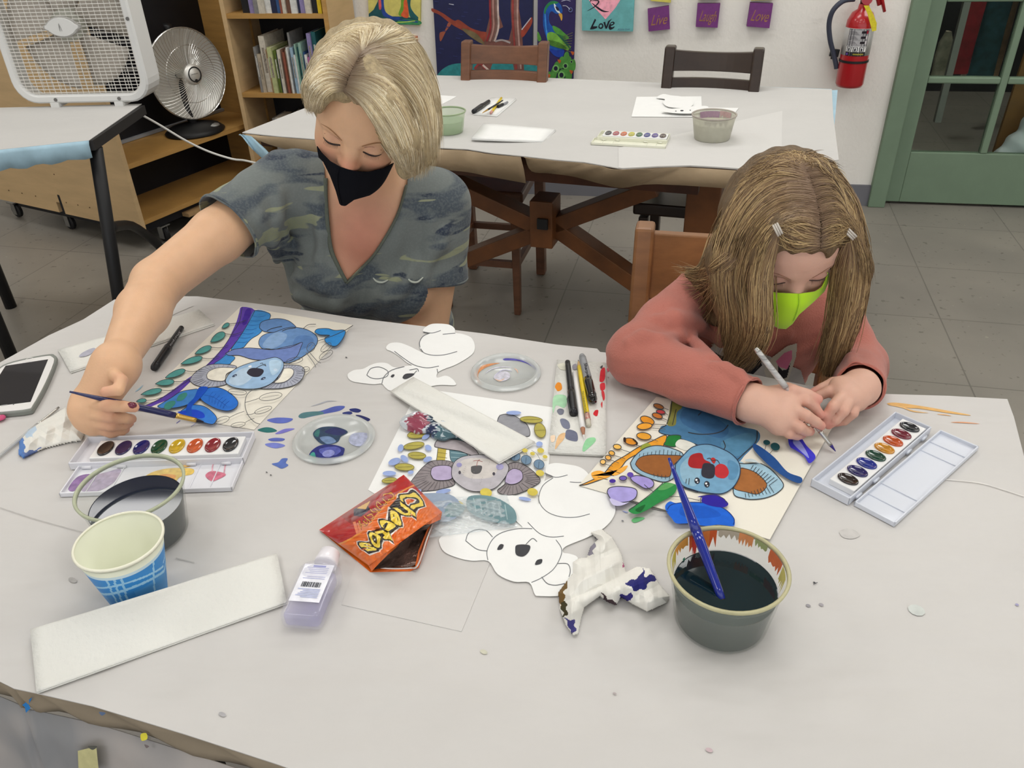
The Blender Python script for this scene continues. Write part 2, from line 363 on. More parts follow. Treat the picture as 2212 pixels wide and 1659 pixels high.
# dim room behind the door
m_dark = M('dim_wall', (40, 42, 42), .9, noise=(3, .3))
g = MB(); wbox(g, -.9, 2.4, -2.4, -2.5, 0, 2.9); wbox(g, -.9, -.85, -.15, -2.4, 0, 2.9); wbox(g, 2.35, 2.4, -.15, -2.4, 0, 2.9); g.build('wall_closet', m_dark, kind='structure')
def hang(u, o, w, z0, z1, rgb, lab, name='hanging_coat', cat='coat', th=.05):
    g = MB(); pts = []
    for i in range(9):
        a = i / 8; zz = z1 + (z0 - z1) * a; ww = w * (.35 + .65 * min(1, a * 4)) * (1 + .06 * math.sin(a * 9 + u * 7)); pts.append((zz, ww))
    V = []; Fc = []
    for zz, ww in pts:
        for j in range(10):
            q = 2 * math.pi * j / 10; V.append(WC(u + ww / 2 * math.cos(q), o + th * math.sin(q) * (1 + .2 * math.sin(3 * q)), zz))
    Fc = [(i * 10 + j, i * 10 + (j + 1) % 10, (i + 1) * 10 + (j + 1) % 10, (i + 1) * 10 + j) for i in range(8) for j in range(10)] + [list(range(10)), list(range(80, 90))[::-1]]
    link(name, V, Fc, M('cloth_%d_%d_%d' % rgb, rgb, .9, noise=(20, .3)), label=lab, cat=cat, smooth=True)
def HU(px, py, o): q = PW(px, py, o); return (q - WA) @ WX, q[2]
for (px, y1), o, w_, rgb, lab, nm, ct in (((2066, 158), -.62, .11, (150, 34, 42), 'dark red coat seen behind the upper left door pane', 'hanging_coat', 'coat'), ((2113, 176), -.95, .13, (48, 92, 100), 'dark teal coat seen through the green door glass', 'hanging_coat', 'coat'), ((2090, 164), -1.2, .07, (150, 128, 116), 'greyish pink scarf between the red and teal coats behind the door', 'hanging_scarf', 'scarf'), ((2136, 170), -1.4, .09, (120, 96, 70), 'brown jacket right of the teal coat behind the door', 'hanging_jacket', 'jacket')):
    u, z = HU(px, y1, o); hang(u, o, w_, max(z, .05), 1.48, rgb, lab, nm, ct, .03)
u, z = HU(2026, 162, -.5); hang(u, -.5, .07, z, z + .2, (176, 168, 146), 'cream rolled cloth at the left of the dark door pane', 'rolled_cloth', 'cloth', .025)
g = MB(); wbox(g, -.2, 1.6, -1.78, -1.81, 1.49, 1.53); wbox(g, -.2, -.17, -1.78, -1.81, 0, 1.53); wbox(g, 1.57, 1.6, -1.78, -1.81, 0, 1.53); g.build('clothes_rail', M('rail_metal', (120, 120, 118), .4, .8), label='metal clothes rail in the dim room behind the door', cat='rail')
g = MB(); g.beam(WC(HU(2047, 172, -.4)[0], -.4, HU(2047, 172, -.4)[1] - .2), WC(HU(2084, 16, -.4)[0], -.4, HU(2084, 16, -.4)[1] + .5), .03, .03); g.build('wooden_pole', M('pole_paint', (150, 148, 140), .6), label='pale pole leaning behind the left door panes', cat='pole')
g = MB(); g.beam(WC(.62, -.25, 0), WC(.68, -.30, 1.7), .09, .02, up=WN); g.build('wooden_board', M('tan_board', (150, 104, 52), .6, noise=(8, .15)), label='tan board standing behind the right door panes', cat='board')
bagp = [ell(WC(.66, -.14, .16), (.13, .06, .17), k=.03), ell(WC(.70, -.15, .32), (.08, .05, .13), k=.05)]
V, Fc = isosurf(bagp, WC(.66, -.2, .2) - .4, WC(.66, -.2, .2) + .5, .012, extra=lambda q: .006 * np.sin(q[:, 2] * 60 + q[:, 0] * 40))
link('plastic_bag', V, Fc, M('plastic_white', (205, 208, 210), .35), label='white plastic bag on the floor behind the lower right door pane', cat='bag', smooth=True)
# ceiling light panels, and an added fill lamp in the closet
cl_ = thing('ceiling_light', 'small ceiling lamp in the dim room behind the green door', 'ceiling light', WC(.6, -1.2, 2.7)); MB().lathe(WC(.6, -1.2, 2.72), [(0, 0), (.1, .01), (.12, .06), (0, .07)], 20).build('fill_lamp_shade', M('light_frame', (235, 235, 232), .5), cl_, smooth=True)
L = bpy.data.lights.new('closet', 'POINT'); L.energy = 30; L.shadow_soft_size = .1; L.color = (1, .95, .88); lo = bpy.data.objects.new('closet_fill_light', L); COL.objects.link(lo); lo.location = tuple(WC(.6, -1.2, 2.62)); lo.parent = cl_; lo.matrix_parent_inverse = Matrix.Translation(-Vector(WC(.6, -1.2, 2.7)))  # unseen fill lamp, added so the coats show through the door panes
m_diff = M('light_diffuser', (255, 250, 240), .5, emit=2.0)
for i, (lx, ly) in enumerate([(-2.2, 2.9), (0.2, 2.9), (2.4, 2.7), (-2.2, .9), (.2, .9), (2.4, .9), (-1.2, -1.0), (1.6, -1.0)]):
    t = thing('ceiling_light', 'recessed fluorescent ceiling panel above the art tables', 'ceiling light', (lx, ly, 2.88), group='ceiling light panels')
    g = MB()
    for sx, sy, w, d in ((-.62, 0, .04, .68), (.62, 0, .04, .68), (0, -.32, 1.2, .04), (0, .32, 1.2, .04)): g.box((lx + sx, ly + sy, 2.885), (w, d, .03))
    g.build('frame', M('light_frame', (235, 235, 232), .5), t)
    MB().box((lx, ly, 2.89), (1.2, .6, .01)).build('diffuser', m_diff, t)
    L = bpy.data.lights.new('panel', 'AREA'); L.shape = 'RECTANGLE'; L.size = 1.2; L.size_y = .6; L.energy = ENER[i]; L.color = (.985, .995, 1)
    lo = bpy.data.objects.new('panel_light', L); COL.objects.link(lo); lo.location = (lx, ly, 2.86); lo.parent = t; lo.matrix_parent_inverse = Matrix.Translation(-Vector((lx, ly, 2.88)))
w = bpy.data.worlds.new('world'); bpy.context.scene.world = w; w.use_nodes = True; w.node_tree.nodes['Background'].inputs[0].default_value = (.94, .97, 1, 1); w.node_tree.nodes['Background'].inputs[1].default_value = WORLD
# ------------------------------------------------------------------ wall pictures
INK = MV('ink', .8, .3, .10, 90)
PAINT = MV('canvas_paint', .55, .4, .22, 45)
def canvas(x0, y0, x1, y1, th, rgb, label, name='canvas_painting', corners=None, z_top=None):
    """stretched canvas hung on the wall; corners are where its face shows in the photo (tl,tr,br,bl)"""
    c = corners or [(x0, y0), (x1, y0), (x1, y1), (x0, y1)]
    f = [PW(x, y, th) for x, y in c]; ub = [(q - WA) @ WX for q in f]; zb = [q[2] for q in f]
    t = thing(name, label, 'painting', WC(sum(ub) / 4, 0, min(zb)))
    V = [WC(u, th, z) for u, z in zip(ub, zb)] + [WC(u, .001, z) for u, z in zip(ub, zb)]
    MB().add(V, [(3, 2, 1, 0), (4, 5, 6, 7), (0, 1, 5, 4), (1, 2, 6, 5), (2, 3, 7, 6), (3, 0, 4, 7)]).build('canvas', M('cv_%d_%d_%d' % rgb, rgb, .6, noise=(30, .12)), t)
    return t, Art(lambda px, py, l: PW(px, py, th + .0005 + l * 3))
def fin(t, a, name='painted_design', mat=None): a.mb.build(name, mat or PAINT, t, usecol=True)
f1 = frame_at((640, 0, .29837))
# yellow canvas with blue-green trunks
t, a = canvas(793, -120, 908, 55, .02, (226, 216, 120), 'yellow canvas with two blue and green tree bases, leftmost on the wall', corners=[(790, -140), (911, -140), (907, 55), (797, 47)])
a.tf = f1
a.poly([(525, 160), (525, 100), (560, 70), (590, 10), (596, -60), (620, -60), (625, 20), (640, 80), (680, 118), (760, 120), (810, 125), (880, 130), (892, 182), (700, 176), (600, 166)], (24, 84, 92), False)
a.poly([(610, -60), (632, -60), (634, 30), (650, 90), (700, 120), (750, 124), (740, 136), (660, 128), (620, 90)], (36, 72, 160)); a.poly([(596, 0), (612, 0), (616, 60), (600, 66)], (210, 90, 90))
a.poly([(760, -60), (800, -60), (806, 60), (812, 126), (760, 118), (740, 100), (758, 40)], (110, 160, 50)); a.poly([(778, 10), (800, 0), (812, 124), (758, 112), (776, 70)], (222, 96, 52))
a.poly([(800, -60), (832, -60), (826, 40), (850, 90), (885, 132), (830, 128), (812, 70)], (26, 92, 96)); a.poly([(760, 140), (890, 150), (892, 178), (740, 172)], (60, 140, 90)); a.line([(560, 150), (700, 140), (880, 160)], 3, (30, 70, 140)); a.line([(600, 158), (720, 164), (860, 152)], 2, (180, 210, 90))
fin(t, a)
t, a = canvas(830, 76, 902, 130, .012, (196, 92, 44), 'small orange canvas half hidden behind the blonde hair', corners=[(838, 77), (901, 78), (903, 140), (838, 140)])
a.line([(860, 100), (880, 92), (900, 108)], 4, (220, 130, 60)); fin(t, a)
# tall night tree painting
t, a = canvas(0, 0, 0, 0, .035, (28, 32, 78), 'large dark blue canvas with bare twisting red-brown trees', corners=[(926, -160), (1152, -160), (1149, 172), (945, 172)])
a.tf = f1
a.poly([(1020, 545), (1060, 500), (1130, 465), (1250, 455), (1400, 450), (1705, 455), (1705, 560), (1020, 560)], (44, 132, 136), n=3)
a.poly([(1385, -300), (1470, -300), (1462, 20), (1470, 110), (1498, 195), (1462, 215), (1440, 290), (1480, 285), (1540, 290), (1560, 200), (1552, 60), (1560, -300), (1625, -300), (1612, 60), (1632, 200), (1640, 330), (1650, 520), (1580, 525), (1545, 330), (1470, 330), (1400, 515), (1290, 520), (1330, 400), (1370, 250), (1400, 120)], (116, 74, 66), False)
a.poly([(985, 60), (1060, 95), (1140, 148), (1180, 145), (1260, 200), (1330, 225), (1380, 240), (1345, 310), (1250, 245), (1130, 180), (1040, 110), (985, 85)], (142, 62, 44)); a.poly([(1100, 165), (1122, 175), (1085, 225), (1045, 300), (1038, 240), (1075, 220)], (150, 80, 60))
a.poly([(1200, 205), (1300, 240), (1365, 320), (1320, 305), (1240, 250)], (110, 96, 66)); a.poly([(1630, 220), (1700, 125), (1704, 175), (1640, 270)], (150, 60, 44)); a.line([(1632, 215), (1698, 130)], 2.2, (190, 190, 200))
for x0, c in ((1398, (140, 40, 44)), (1420, (170, 130, 120)), (1440, (120, 90, 82)), (1455, (196, 176, 168))): a.line([(x0, -280), (x0 + 5, 60), (x0 + 8, 200), (x0 - 20, 300)], 4, c)
for x0, c in ((1572, (150, 60, 56)), (1590, (134, 92, 84)), (1606, (176, 140, 130))): a.line([(x0, -280), (x0 - 5, 100), (x0 + 6, 300), (x0 + 20, 500)], 4, c)
a.line([(1290, 500), (1330, 460), (1370, 500)], 5, (150, 60, 60)); a.line([(1350, 470), (1400, 515)], 4, (210, 190, 180)); a.line([(1440, 300), (1490, 290), (1550, 310)], 4, (160, 150, 150))
for i in range(16): x, y = 1000 + (i * 97) % 330, 10 + (i * 53) % 400; a.line([(x, y), (x + 30, y + 4)], 1.6, (44, 50, 104))
a.line([(1105, 28), (1140, 34)], 1.6, (190, 190, 200)); fin(t, a)
# peacock
t, a = canvas(0, 0, 0, 0, .025, (46, 34, 92), 'narrow purple canvas with a blue and green peacock', corners=[(1163, -160), (1248, -160), (1238, 172), (1160, 172)])
f3 = frame_at((1050, 0, .27125)); a.tf = f3
a.poly([(458, 90), (480, 40), (520, 8), (570, 15), (600, 50), (606, 100), (560, 110), (520, 90), (500, 130), (510, 190), (560, 240), (610, 300), (620, 370), (600, 440), (540, 440), (500, 380), (480, 300), (455, 200)], (20, 84, 170))
a.poly([(462, 90), (480, 40), (525, 8), (575, 18), (560, 30), (510, 40), (480, 80), (470, 120)], (40, 130, 70)); a.poly([(540, 28), (560, 50), (590, 100), (600, 110), (570, 100), (548, 70)], (225, 235, 240)); a.poly([(552, 50), (575, 62), (580, 86), (562, 78)], (30, 30, 60))
a.poly([(578, 112), (602, 108), (608, 140), (600, 165), (590, 140)], (222, 168, 60)); a.line([(470, 110), (475, 200), (490, 300)], 3, (60, 140, 220)); a.line([(485, 110), (490, 190)], 2, (30, 60, 150))
a.poly([(485, 300), (490, 265), (520, 255), (560, 270), (600, 310), (640, 350), (675, 370), (650, 400), (600, 385), (540, 370), (500, 345)], (118, 176, 66)); a.poly([(530, 205), (580, 225), (620, 260), (660, 300), (620, 320), (570, 280), (540, 245)], (80, 150, 60))
a.poly([(412, 250), (440, 310), (420, 330), (408, 300)], (90, 150, 60)); a.poly([(500, 385), (560, 400), (620, 395), (610, 450), (570, 455), (530, 430)], (24, 60, 160))
for i in range(8): a.line([(560 + i * 8, 270 + i * 8), (640 + i * 5, 300 + i * 14)], 1.2, (30, 90, 70)); a.line([(615, 290 + i * 14), (690 - i * 2, 260 + i * 22)], 1.1, (110, 110, 70))
for i in range(7): a.line([(500, 320 + i * 6), (580, 340 + i * 7), (640, 380 + i * 2)], .9, (60, 110, 40))
for x, y in ((640, 440), (600, 480), (560, 520), (660, 480), (540, 560), (600, 580), (640, 540), (660, 580), (500, 600), (690, 500)): a.ell(-0, 0, 1, 1, 0, None); a.poly([(x - 30, y + 60), (x - 16, y - 10), (x + 10, y - 30), (x + 24, y + 10), (x + 14, y + 60)], (76, 140, 60))
for x, y in ((500, 620), (585, 505), (690, 440), (680, 590)): a.poly([(x, y), (x - 16, y - 30), (x + 12, y - 24)], (190, 90, 40))
for x, y, r in ((555, 545, 26), (632, 525, 22), (600, 598, 28), (672, 78, 18), (680, 492, 12)): a.poly([(x + r * math.cos(q), y + r * 1.1 * math.sin(q)) for q in np.linspace(0, 6.28, 12)[:-1]], (120, 180, 100) if y > 100 else (90, 100, 150), n=2); a.poly([(x + r * .6 * math.cos(q), y + r * .7 * math.sin(q)) for q in np.linspace(0, 6.28, 12)[:-1]], (24, 24, 50), n=2)
a.line([(610, 46), (640, 48), (668, 76)], 1.3, (200, 200, 215)); a.line([(600, 10), (640, 0), (672, 10)], 1.1, (190, 190, 210)); fin(t, a)
# teal "Love" canvas
t, a = canvas(0, 0, 0, 0, .035, (112, 186, 188), 'teal canvas with pink heart and black brushed word', corners=[(1257, -120), (1376, -120), (1367, 68), (1257, 66)])
a.poly([(1308, 42), (1295, 28), (1280, 12), (1268, -6), (1262, -30), (1275, -50), (1298, -48), (1308, -34), (1320, -48), (1340, -48), (1350, -28), (1345, -8), (1330, 16)], (250, 172, 190), False)
for l, w_ in (([(1281, -30), (1279, -8), (1274, 6)], 3), ([(1274, 2), (1290, 1), (1293, 5), (1285, 14), (1268, 24)], 3), ([(1278, 6), (1290, 16), (1303, 24), (1316, 25)], 4), ([(1270, -12), (1292, -14)], 3)): a.line(l, w_, (24, 18, 34), taper=True)
f4 = frame_at((1220, 0, .21700)); a.tf = f4
K = (20, 18, 34)
a.poly([(300, 185), (312, 200), (280, 262), (325, 262), (320, 278), (285, 290), (250, 292), (262, 265)], K, False)
a.poly([(345, 238), (368, 232), (384, 250), (380, 275), (358, 288), (335, 272)], K); a.poly([(352, 248), (366, 246), (370, 258), (366, 270), (352, 274), (346, 260)], (112, 186, 188))
a.poly([(384, 222), (402, 216), (412, 262), (432, 210), (472, 184), (448, 214), (420, 284), (404, 284)], K, False)
a.poly([(440, 252), (460, 222), (486, 216), (496, 232), (478, 250), (456, 260), (470, 272), (496, 262), (484, 282), (450, 296), (436, 276)], K); a.poly([(456, 240), (470, 228), (482, 230), (474, 240)], (112, 186, 188))
a.tf = lambda p: p
put_text(a, 'Alisha Soni', (1333, 66), (1361, 65), (0, -5), (90, 120, 140), shear=.4); fin(t, a)
for cs, word, lab, tp in (([(1399, 20), (1445, 13), (1447, 63), (1401, 68)], 'Live', 'purple square canvas lettered in gold, left of three', [(1384, -60), (1452, -60), (1449, 6), (1406, 2)]),
                          ([(1507, 8), (1556, 8), (1550, 60), (1503, 58)], 'Laugh', 'purple square canvas lettered in gold, middle of three', [(1510, -60), (1562, -60), (1557, -1), (1508, 0)]),
                          ([(1621, 6), (1670, 8), (1662, 61), (1613, 57)], 'Love', 'purple square canvas lettered in gold, right of three', [(1622, -60), (1676, -60), (1672, 0), (1622, 1)])):
    t, a = canvas(0, 0, 0, 0, .03, (122, 56, 128), lab, corners=cs)
    tl, tr, br_, bl = map(np.array, cs); lft = tl + (bl - tl) * .75 + (tr - tl) * .12; rgt = tr + (br_ - tr) * .75 - (tr - tl) * .12
    put_text(a, word, lft, rgt, (tl - bl) * .48 + np.array([3, 0]), (160, 112, 74), shear=.3); fin(t, a)
    t, a = canvas(0, 0, 0, 0, .03, (216, 204, 96), lab.replace('purple', 'yellow').replace('lettered in gold', 'cut by the top of the frame above'), corners=tp); a.mb = MB()
# ------------------------------------------------------------------ fire extinguisher
ex0 = PW(1833, 186, .09); ex1 = PW(1852, 20, .09); eu = (ex0 - WA) @ WX; ez0, ez1 = ex0[2], ex1[2]; er = .058; ec = WC(eu + .002, .085, 0)
t = thing('fire_extinguisher', 'red fire extinguisher with black hose and yellow tag on the wall', 'fire extinguisher', WC(eu, .08, ez0))
red = M('red_enamel', (176, 26, 34), .28, coat=.4)
H_ = ez1 - ez0
MB().lathe(ec + UP * ez0, [(0, 0), (er * .9, 0), (er, .012), (er, H_ * .78), (er * .97, H_ * .86), (er * .72, H_ * .96), (er * .4, H_), (er * .35, H_ + .02), (0, H_ + .02)], 40).build('cylinder', red, t, smooth=True)
MB().lathe(ec + UP * (ez0 + H_ * .43), [(er + .0008, 0), (er + .0008, H_ * .35)], 40).build('label_band', M('silver_label', (188, 186, 184), .35, .3), t, smooth=True)
MB().lathe(ec + UP * (ez0 + H_ * .33), [(er + .0006, 0), (er + .003, .001), (er + .003, .009), (er + .0006, .01)], 40).build('bracket_strap', M('black_plastic', (22, 22, 24), .5), t)
def onext(du, dz_, l):  # du: arc metres from the side facing us
    th = du / er - .12 * 0; rr = er + .001 + l; d = -WN * math.cos(th) + WX * math.sin(th); return ec + d * rr + UP * (ez0 + H_ * .43 + dz_)
a = Art(lambda x, y, l: onext(x, y, l)); hh = H_ * .35
def lrect(x0, x1, y0, y1, c, n=8):
    xs = np.linspace(x0, x1, n); h = a.k * .00004; a.k += 1
    V = [onext(x, y0, h) for x in xs] + [onext(x, y1, h) for x in xs]; a.mb.add(V, [(i, i + 1, n + i + 1, n + i) for i in range(n - 1)], col=c)
x0, x1 = -.052, .030
lrect(x0, x1, .0, hh * .98, (40, 38, 44)); lrect(x0 + .002, x1 - .002, hh * .30, hh * .96, (176, 174, 176)); lrect(x0, x1, hh * .155, hh * .35, (236, 234, 232))
for i in range(3):
    yb = hh * (.40 + i * .19); lrect(x0 + .004, x1 - .003, yb, yb + hh * .006, (50, 48, 52)); lrect(.0, .022, yb + hh * .05, yb + hh * .14, (40, 34, 40), 4); lrect(x1 - .010, x1 - .003, yb + hh * .04, yb + hh * .16, (226, 220, 222) if i != 2 else (170, 40, 60), 3)
    for j in range(4): lrect(x0 + .006, x0 + .042 - j * .004, yb + hh * (.03 + j * .03), yb + hh * (.042 + j * .03), (110, 108, 112), 4)
    q0 = x0 + .004 + i * .025; lrect(q0, q0 + .019, hh * .17, hh * .335, (48, 46, 52), 4); lrect(q0 + .003, q0 + .016, hh * .185, hh * .32, (225, 224, 224), 4); lrect(q0 + .006, q0 + .012, hh * .19, hh * .29, (40, 40, 46), 3)
lrect(x0 + .004, x0 + .012, hh * .03, hh * .11, (96, 70, 150), 3); lrect(-.02, .022, hh * .045, hh * .10, (150, 140, 60), 6)
a.mb.build('instruction_label', INK, t, usecol=True)
vt = ez1 + .02
g = MB(); g.lathe(ec + UP * vt, [(0, 0), (.018, 0), (.018, .03), (.022, .035), (.022, .05), (0, .055)], 20); g.build('valve', M('brass_dull', (120, 60, 58), .35, .6), t, smooth=True)
g = MB(); gz = vt + .022; ax = (WX, UP, WN); g.lathe(ec - WN * .03 + UP * gz, [(0, 0), (.021, 0), (.021, .012), (0, .012)], 24, ax=(WX, UP, -WN)); g.build('pressure_gauge', M('gauge_red', (176, 60, 70), .3), t)
g = MB(); g.tube([ec + UP * (vt + .05), ec + WX * .03 + UP * (vt + .07), ec + WX * .06 + UP * (vt + .03), ec + WX * .085 + UP * (vt - .03)], [.012, .014, .014, .011], 8, flat=.6); g.tube([ec + UP * (vt + .04), ec + WX * .035 + UP * (vt + .05), ec + WX * .06 + UP * (vt - .005)], .009, 8); g.build('handle', red, t, smooth=True)
hs = [PW(x, y, o) for x, y, o in ((1846, -2, .09), (1822, 2, .1), (1800, 22, .1), (1791, 50, .09), (1793, 85, .08), (1801, 118, .07), (1806, 140, .07), (1807, 148, .07))]
MB().tube(crv(hs, 5, False), .0105, 10).build('hose', M('hose_rubber', (62, 66, 82), .5), t, smooth=True)
g = MB(); g.beam(PW(1793, 113, .06), PW(1812, 115, .06), .014, .03); g.beam(PW(1795, 122, .06), PW(1808, 122, .06), .012, .02); g.build('hose_clip', M('black_plastic', (22, 22, 24), .5), t)
tg = [(1866, 12), (1874, 30), (1880, 52), (1884, 68), (1893, 66), (1894, 50), (1887, 32), (1877, 12)]
V = [PW(x, y, .155) for x, y in tg]; V2 = [v + WN * .002 for v in V]; n_ = len(V)
MB().add(V + V2, [list(range(n_))] + [list(range(2 * n_ - 1, n_ - 1, -1))] + [(i, (i + 1) % n_, n_ + (i + 1) % n_, n_ + i) for i in range(n_)]).build('inspection_tag', M('tag_yellow', (238, 220, 46), .6, noise=(90, .15)), t)
# ================================================================== FURNITURE BEHIND
m_maple = M('maple_ply', (196, 150, 84), .5, noise=(5, .14), stretch=(1, 1, 8))
m_side = M('plywood_face', (212, 180, 134), .6, noise=(4, .08), stretch=(1, 1, 6))
m_black = M('black_laminate', (14, 15, 22), .6)
m_blackp = M('black_plastic', (22, 22, 24), .5)
# ---- bookshelf against the wall
SO = .34
s0 = PW(532, 30, SO); s1 = PW(699, 30, SO); su0 = (s0 - WA) @ WX; su1 = (s1 - WA) @ WX + .02
zS = [PW(630, 203, SO)[2], PW(630, 30, SO)[2]]
t = thing('bookshelf', 'tall maple bookshelf full of books behind the blonde woman', 'bookshelf', WC((su0 + su1) / 2, SO / 2, 0))
g = MB(); wbox(g, su1 - .02, su1, SO, .02, 0, 1.6); g.build('side_panel', m_side, t)
g = MB(); wbox(g, su1 - .021, su1 - .001, SO + .004, SO, 0, 1.6); g.build('edge_band', m_maple, t)
g = MB(); wbox(g, su0 - .12, su0 - .1, SO, .02, 0, 1.6); g.build('side_panel', m_side, t)
g = MB(); wbox(g, su0 - .1, su1 - .02, .03, .02, .0, 1.6); g.build('back_panel', m_black, t)
SZ = [.08, zS[0] - (zS[1] - zS[0]) + .02, zS[0], zS[1], zS[1] + .33]
for z in SZ:
    g = MB(); wbox(g, su0 - .1, su1 - .02, SO - .005, .03, z - .02, z); g.build('shelf', m_maple, t)
names = {'cream': (214, 206, 190), 'white': (226, 226, 222), 'pale blue': (158, 186, 206), 'blue': (58, 96, 150), 'olive': (98, 116, 44), 'yellow-green': (190, 196, 140), 'brown': (120, 84, 66), 'rust': (150, 84, 64), 'lavender': (150, 138, 186), 'teal': (30, 92, 96), 'pink': (184, 110, 160), 'grey': (140, 138, 136), 'beige': (186, 172, 150), 'navy': (34, 42, 72), 'mint': (150, 186, 170), 'red': (140, 36, 50), 'black': (30, 30, 34), 'yellow': (226, 190, 30), 'tan': (170, 140, 104)}
BOOKPROTO = {}
used = set()
def books(row, z, u0, specs, dmax=.22):
    u = u0
    for i, (w, h, c, setb) in enumerate(specs):
        lo = specs[i - 1][2] if i else None; ro = specs[i + 1][2] if i + 1 < len(specs) else None
        sz = 'tall' if h > .24 else 'short' if h < .17 else 'mid-height'; th = 'thick' if w > .022 else 'thin' if w < .012 else 'slim'
        pos = f'between the {lo} and {ro} ones' if lo and ro else (f'at the left end beside the {ro} one' if ro else f'at the right end beside the {lo} one')
        lab = f'{sz} {th} {c} book {pos} on the {row} shelf'
        if lab in used:
            ll = specs[i - 2][2] if i > 1 else 'end'; lab = f'{sz} {th} {c} book right of the {ll} and {lo} pair on the {row} shelf'
        k = 1
        used.add(lab)
        tt = thing('book', lab, 'book', WC(u + w / 2, SO - setb - .08, z), group=f'books on the {row} shelf')
        rgb = names[c]; d = .15 + .03 * ((i * 7) % 3)
        g = MB(); wbox(g, u, u + .0015, SO - setb, SO - setb - d, z, z + h); wbox(g, u + w - .0015, u + w, SO - setb, SO - setb - d, z, z + h); wbox(g, u, u + w, SO - setb + .001, SO - setb - .001, z, z + h)
        g.build('cover', M('bk_' + c.replace(' ', '_').replace('-', '_'), rgb, .5, noise=(60, .15)), tt)
        g = MB(); wbox(g, u + .0015, u + w - .0015, SO - setb - .002, SO - setb - d + .004, z + .002, z + h - .004); g.build('pages', M('book_pages', (216, 208, 190), .9), tt)
        if w > .011:
            g = MB(); c2 = (230, 226, 214) if sum(rgb) < 420 else (70, 66, 74)
            wbox(g, u + w * .3, u + w * .7, SO - setb + .0016, SO - setb, z + h * .35, z + h * .8); g.build('spine_title', M('spine_%d' % c2[0], c2, .6, noise=(150, .5), rgb2=rgb), tt)
        u += w + .0008
    return u
def uw(px, py=120): return (PW(px, py, SO) - WA) @ WX
mid = [(.012, .20, 'grey', .02), (.016, .17, 'beige', .02), (.028, .245, 'cream', .03), (.012, .19, 'tan', .02), (.022, .20, 'yellow-green', .01), (.014, .185, 'olive', .02), (.008, .17, 'navy', .02), (.014, .19, 'cream', .01), (.010, .19, 'brown', .02), (.010, .18, 'rust', .01), (.009, .19, 'beige', .02), (.008, .20, 'white', .01), (.010, .26, 'grey', .03), (.013, .20, 'pale blue', .01), (.008, .17, 'white', .01), (.008, .215, 'mint', .01), (.011, .20, 'teal', .02), (.013, .22, 'mint', .01), (.008, .18, 'blue', .02), (.012, .17, 'white', .01), (.010, .16, 'pink', .01), (.018, .26, 'lavender', .01), (.02, .265, 'teal', .02), (.012, .19, 'beige', .01), (.012, .2, 'cream', .015), (.016, .23, 'white', .01), (.014, .2, 'black', .02)]
sc_ = (su1 - .022 - uw(545)) / sum(w + .0008 for w, *_ in mid); books('middle', SZ[2], uw(545), [(w * sc_ - .0001, h, c, s_) for w, h, c, s_ in mid])
top = [(.03, .22, 'black', .03), (.02, .23, 'lavender', .02), (.016, .2, 'grey', .01), (.022, .24, 'cream', .01), (.022, .2, 'white', .02), (.02, .21, 'navy', .02), (.014, .22, 'blue', .02), (.008, .2, 'rust', .01), (.012, .19, 'cream', .01), (.018, .2, 'brown', .02), (.022, .2, 'white', .01), (.008, .21, 'navy', .02), (.02, .22, 'lavender', .02), (.022, .2, 'cream', .01), (.024, .23, 'black', .02), (.014, .21, 'yellow', .005)]
sc_ = (su1 - .022 - uw(536)) / sum(w + .0008 for w, *_ in top); books('upper', SZ[3], uw(536), [(w * sc_ - .0001, h, c, s_) for w, h, c, s_ in top])
low = [(.04, .2, 'grey', .03), (.03, .2, 'black', .05), (.024, .19, 'beige', .04), (.02, .21, 'red', .03), (.018, .2, 'brown', .03), (.03, .2, 'cream', .03), (.014, .2, 'red', .02), (.024, .19, 'grey', .04), (.02, .21, 'navy', .04), (.03, .2, 'black', .03), (.022, .2, 'tan', .03)]
sc_ = (su1 - .022 - uw(556)) / sum(w + .0008 for w, *_ in low); books('lower', SZ[1], uw(556), [(w * sc_ - .0001, h, c, s_) for w, h, c, s_ in low])
# ---- wheeled display cart
C0 = P(303, 480, .15); C2 = P(600, 355, .15); CX = C2 - C0; CW = np.linalg.norm(CX); CX /= CW; CN = np.array([CX[1], -CX[0], 0.]); CAX = (CX, -CN, UP)
def CC(u, d, z): return C0 * np.array([1, 1, 0]) + CX * u - CN * d + UP * z
def cbox(mb, u0, u1, d0, d1, z0, z1, **k): return mb.box(CC((u0 + u1) / 2, (d0 + d1) / 2, (z0 + z1) / 2), (abs(u1 - u0), abs(d1 - d0), z1 - z0), CAX, **k)
cd = .30
t = thing('display_cart', 'wheeled maple display cart with black back panel and open shelves', 'cart', CC(CW / 2, .5, 0))
g = MB(); cbox(g, 0, .02, 0, .52, .11, 1.35); g.build('side_panel', m_side, t)
g = MB(); cbox(g, 0.002, .022, .523, 1.12, .16, 1.35); cbox(g, .002, .022, .56, 1.08, .11, .16); g.build('side_panel', m_side, t)
g = MB(); cbox(g, CW - .02, CW, 0, .32, .11, 1.35); g.build('side_panel', m_maple, t)
g = MB(); cbox(g, .02, CW - .02, cd, cd + .015, .11, 1.35); g.build('back_panel', m_black, t)
cz1 = PP(430, 302, C0, CN)[2]; cz0 = .15
g = MB(); cbox(g, .02, CW - .02, 0, cd, cz1 - .02, cz1); g.build('shelf', m_maple, t)
g = MB(); cbox(g, .02, CW - .02, 0.0, cd, cz0 - .02, cz0); g.build('shelf', m_maple, t)
g = MB(); cbox(g, .02, CW - .02, cd - .02, cd - .001, cz1 + .002, cz1 + .014); g.build('shelf_strip', M('grey_strip', (150, 152, 156), .5), t)
g = MB(); cbox(g, 0.02, CW - .02, 0.03, .9, .085, .128); g.build('base', m_black, t)
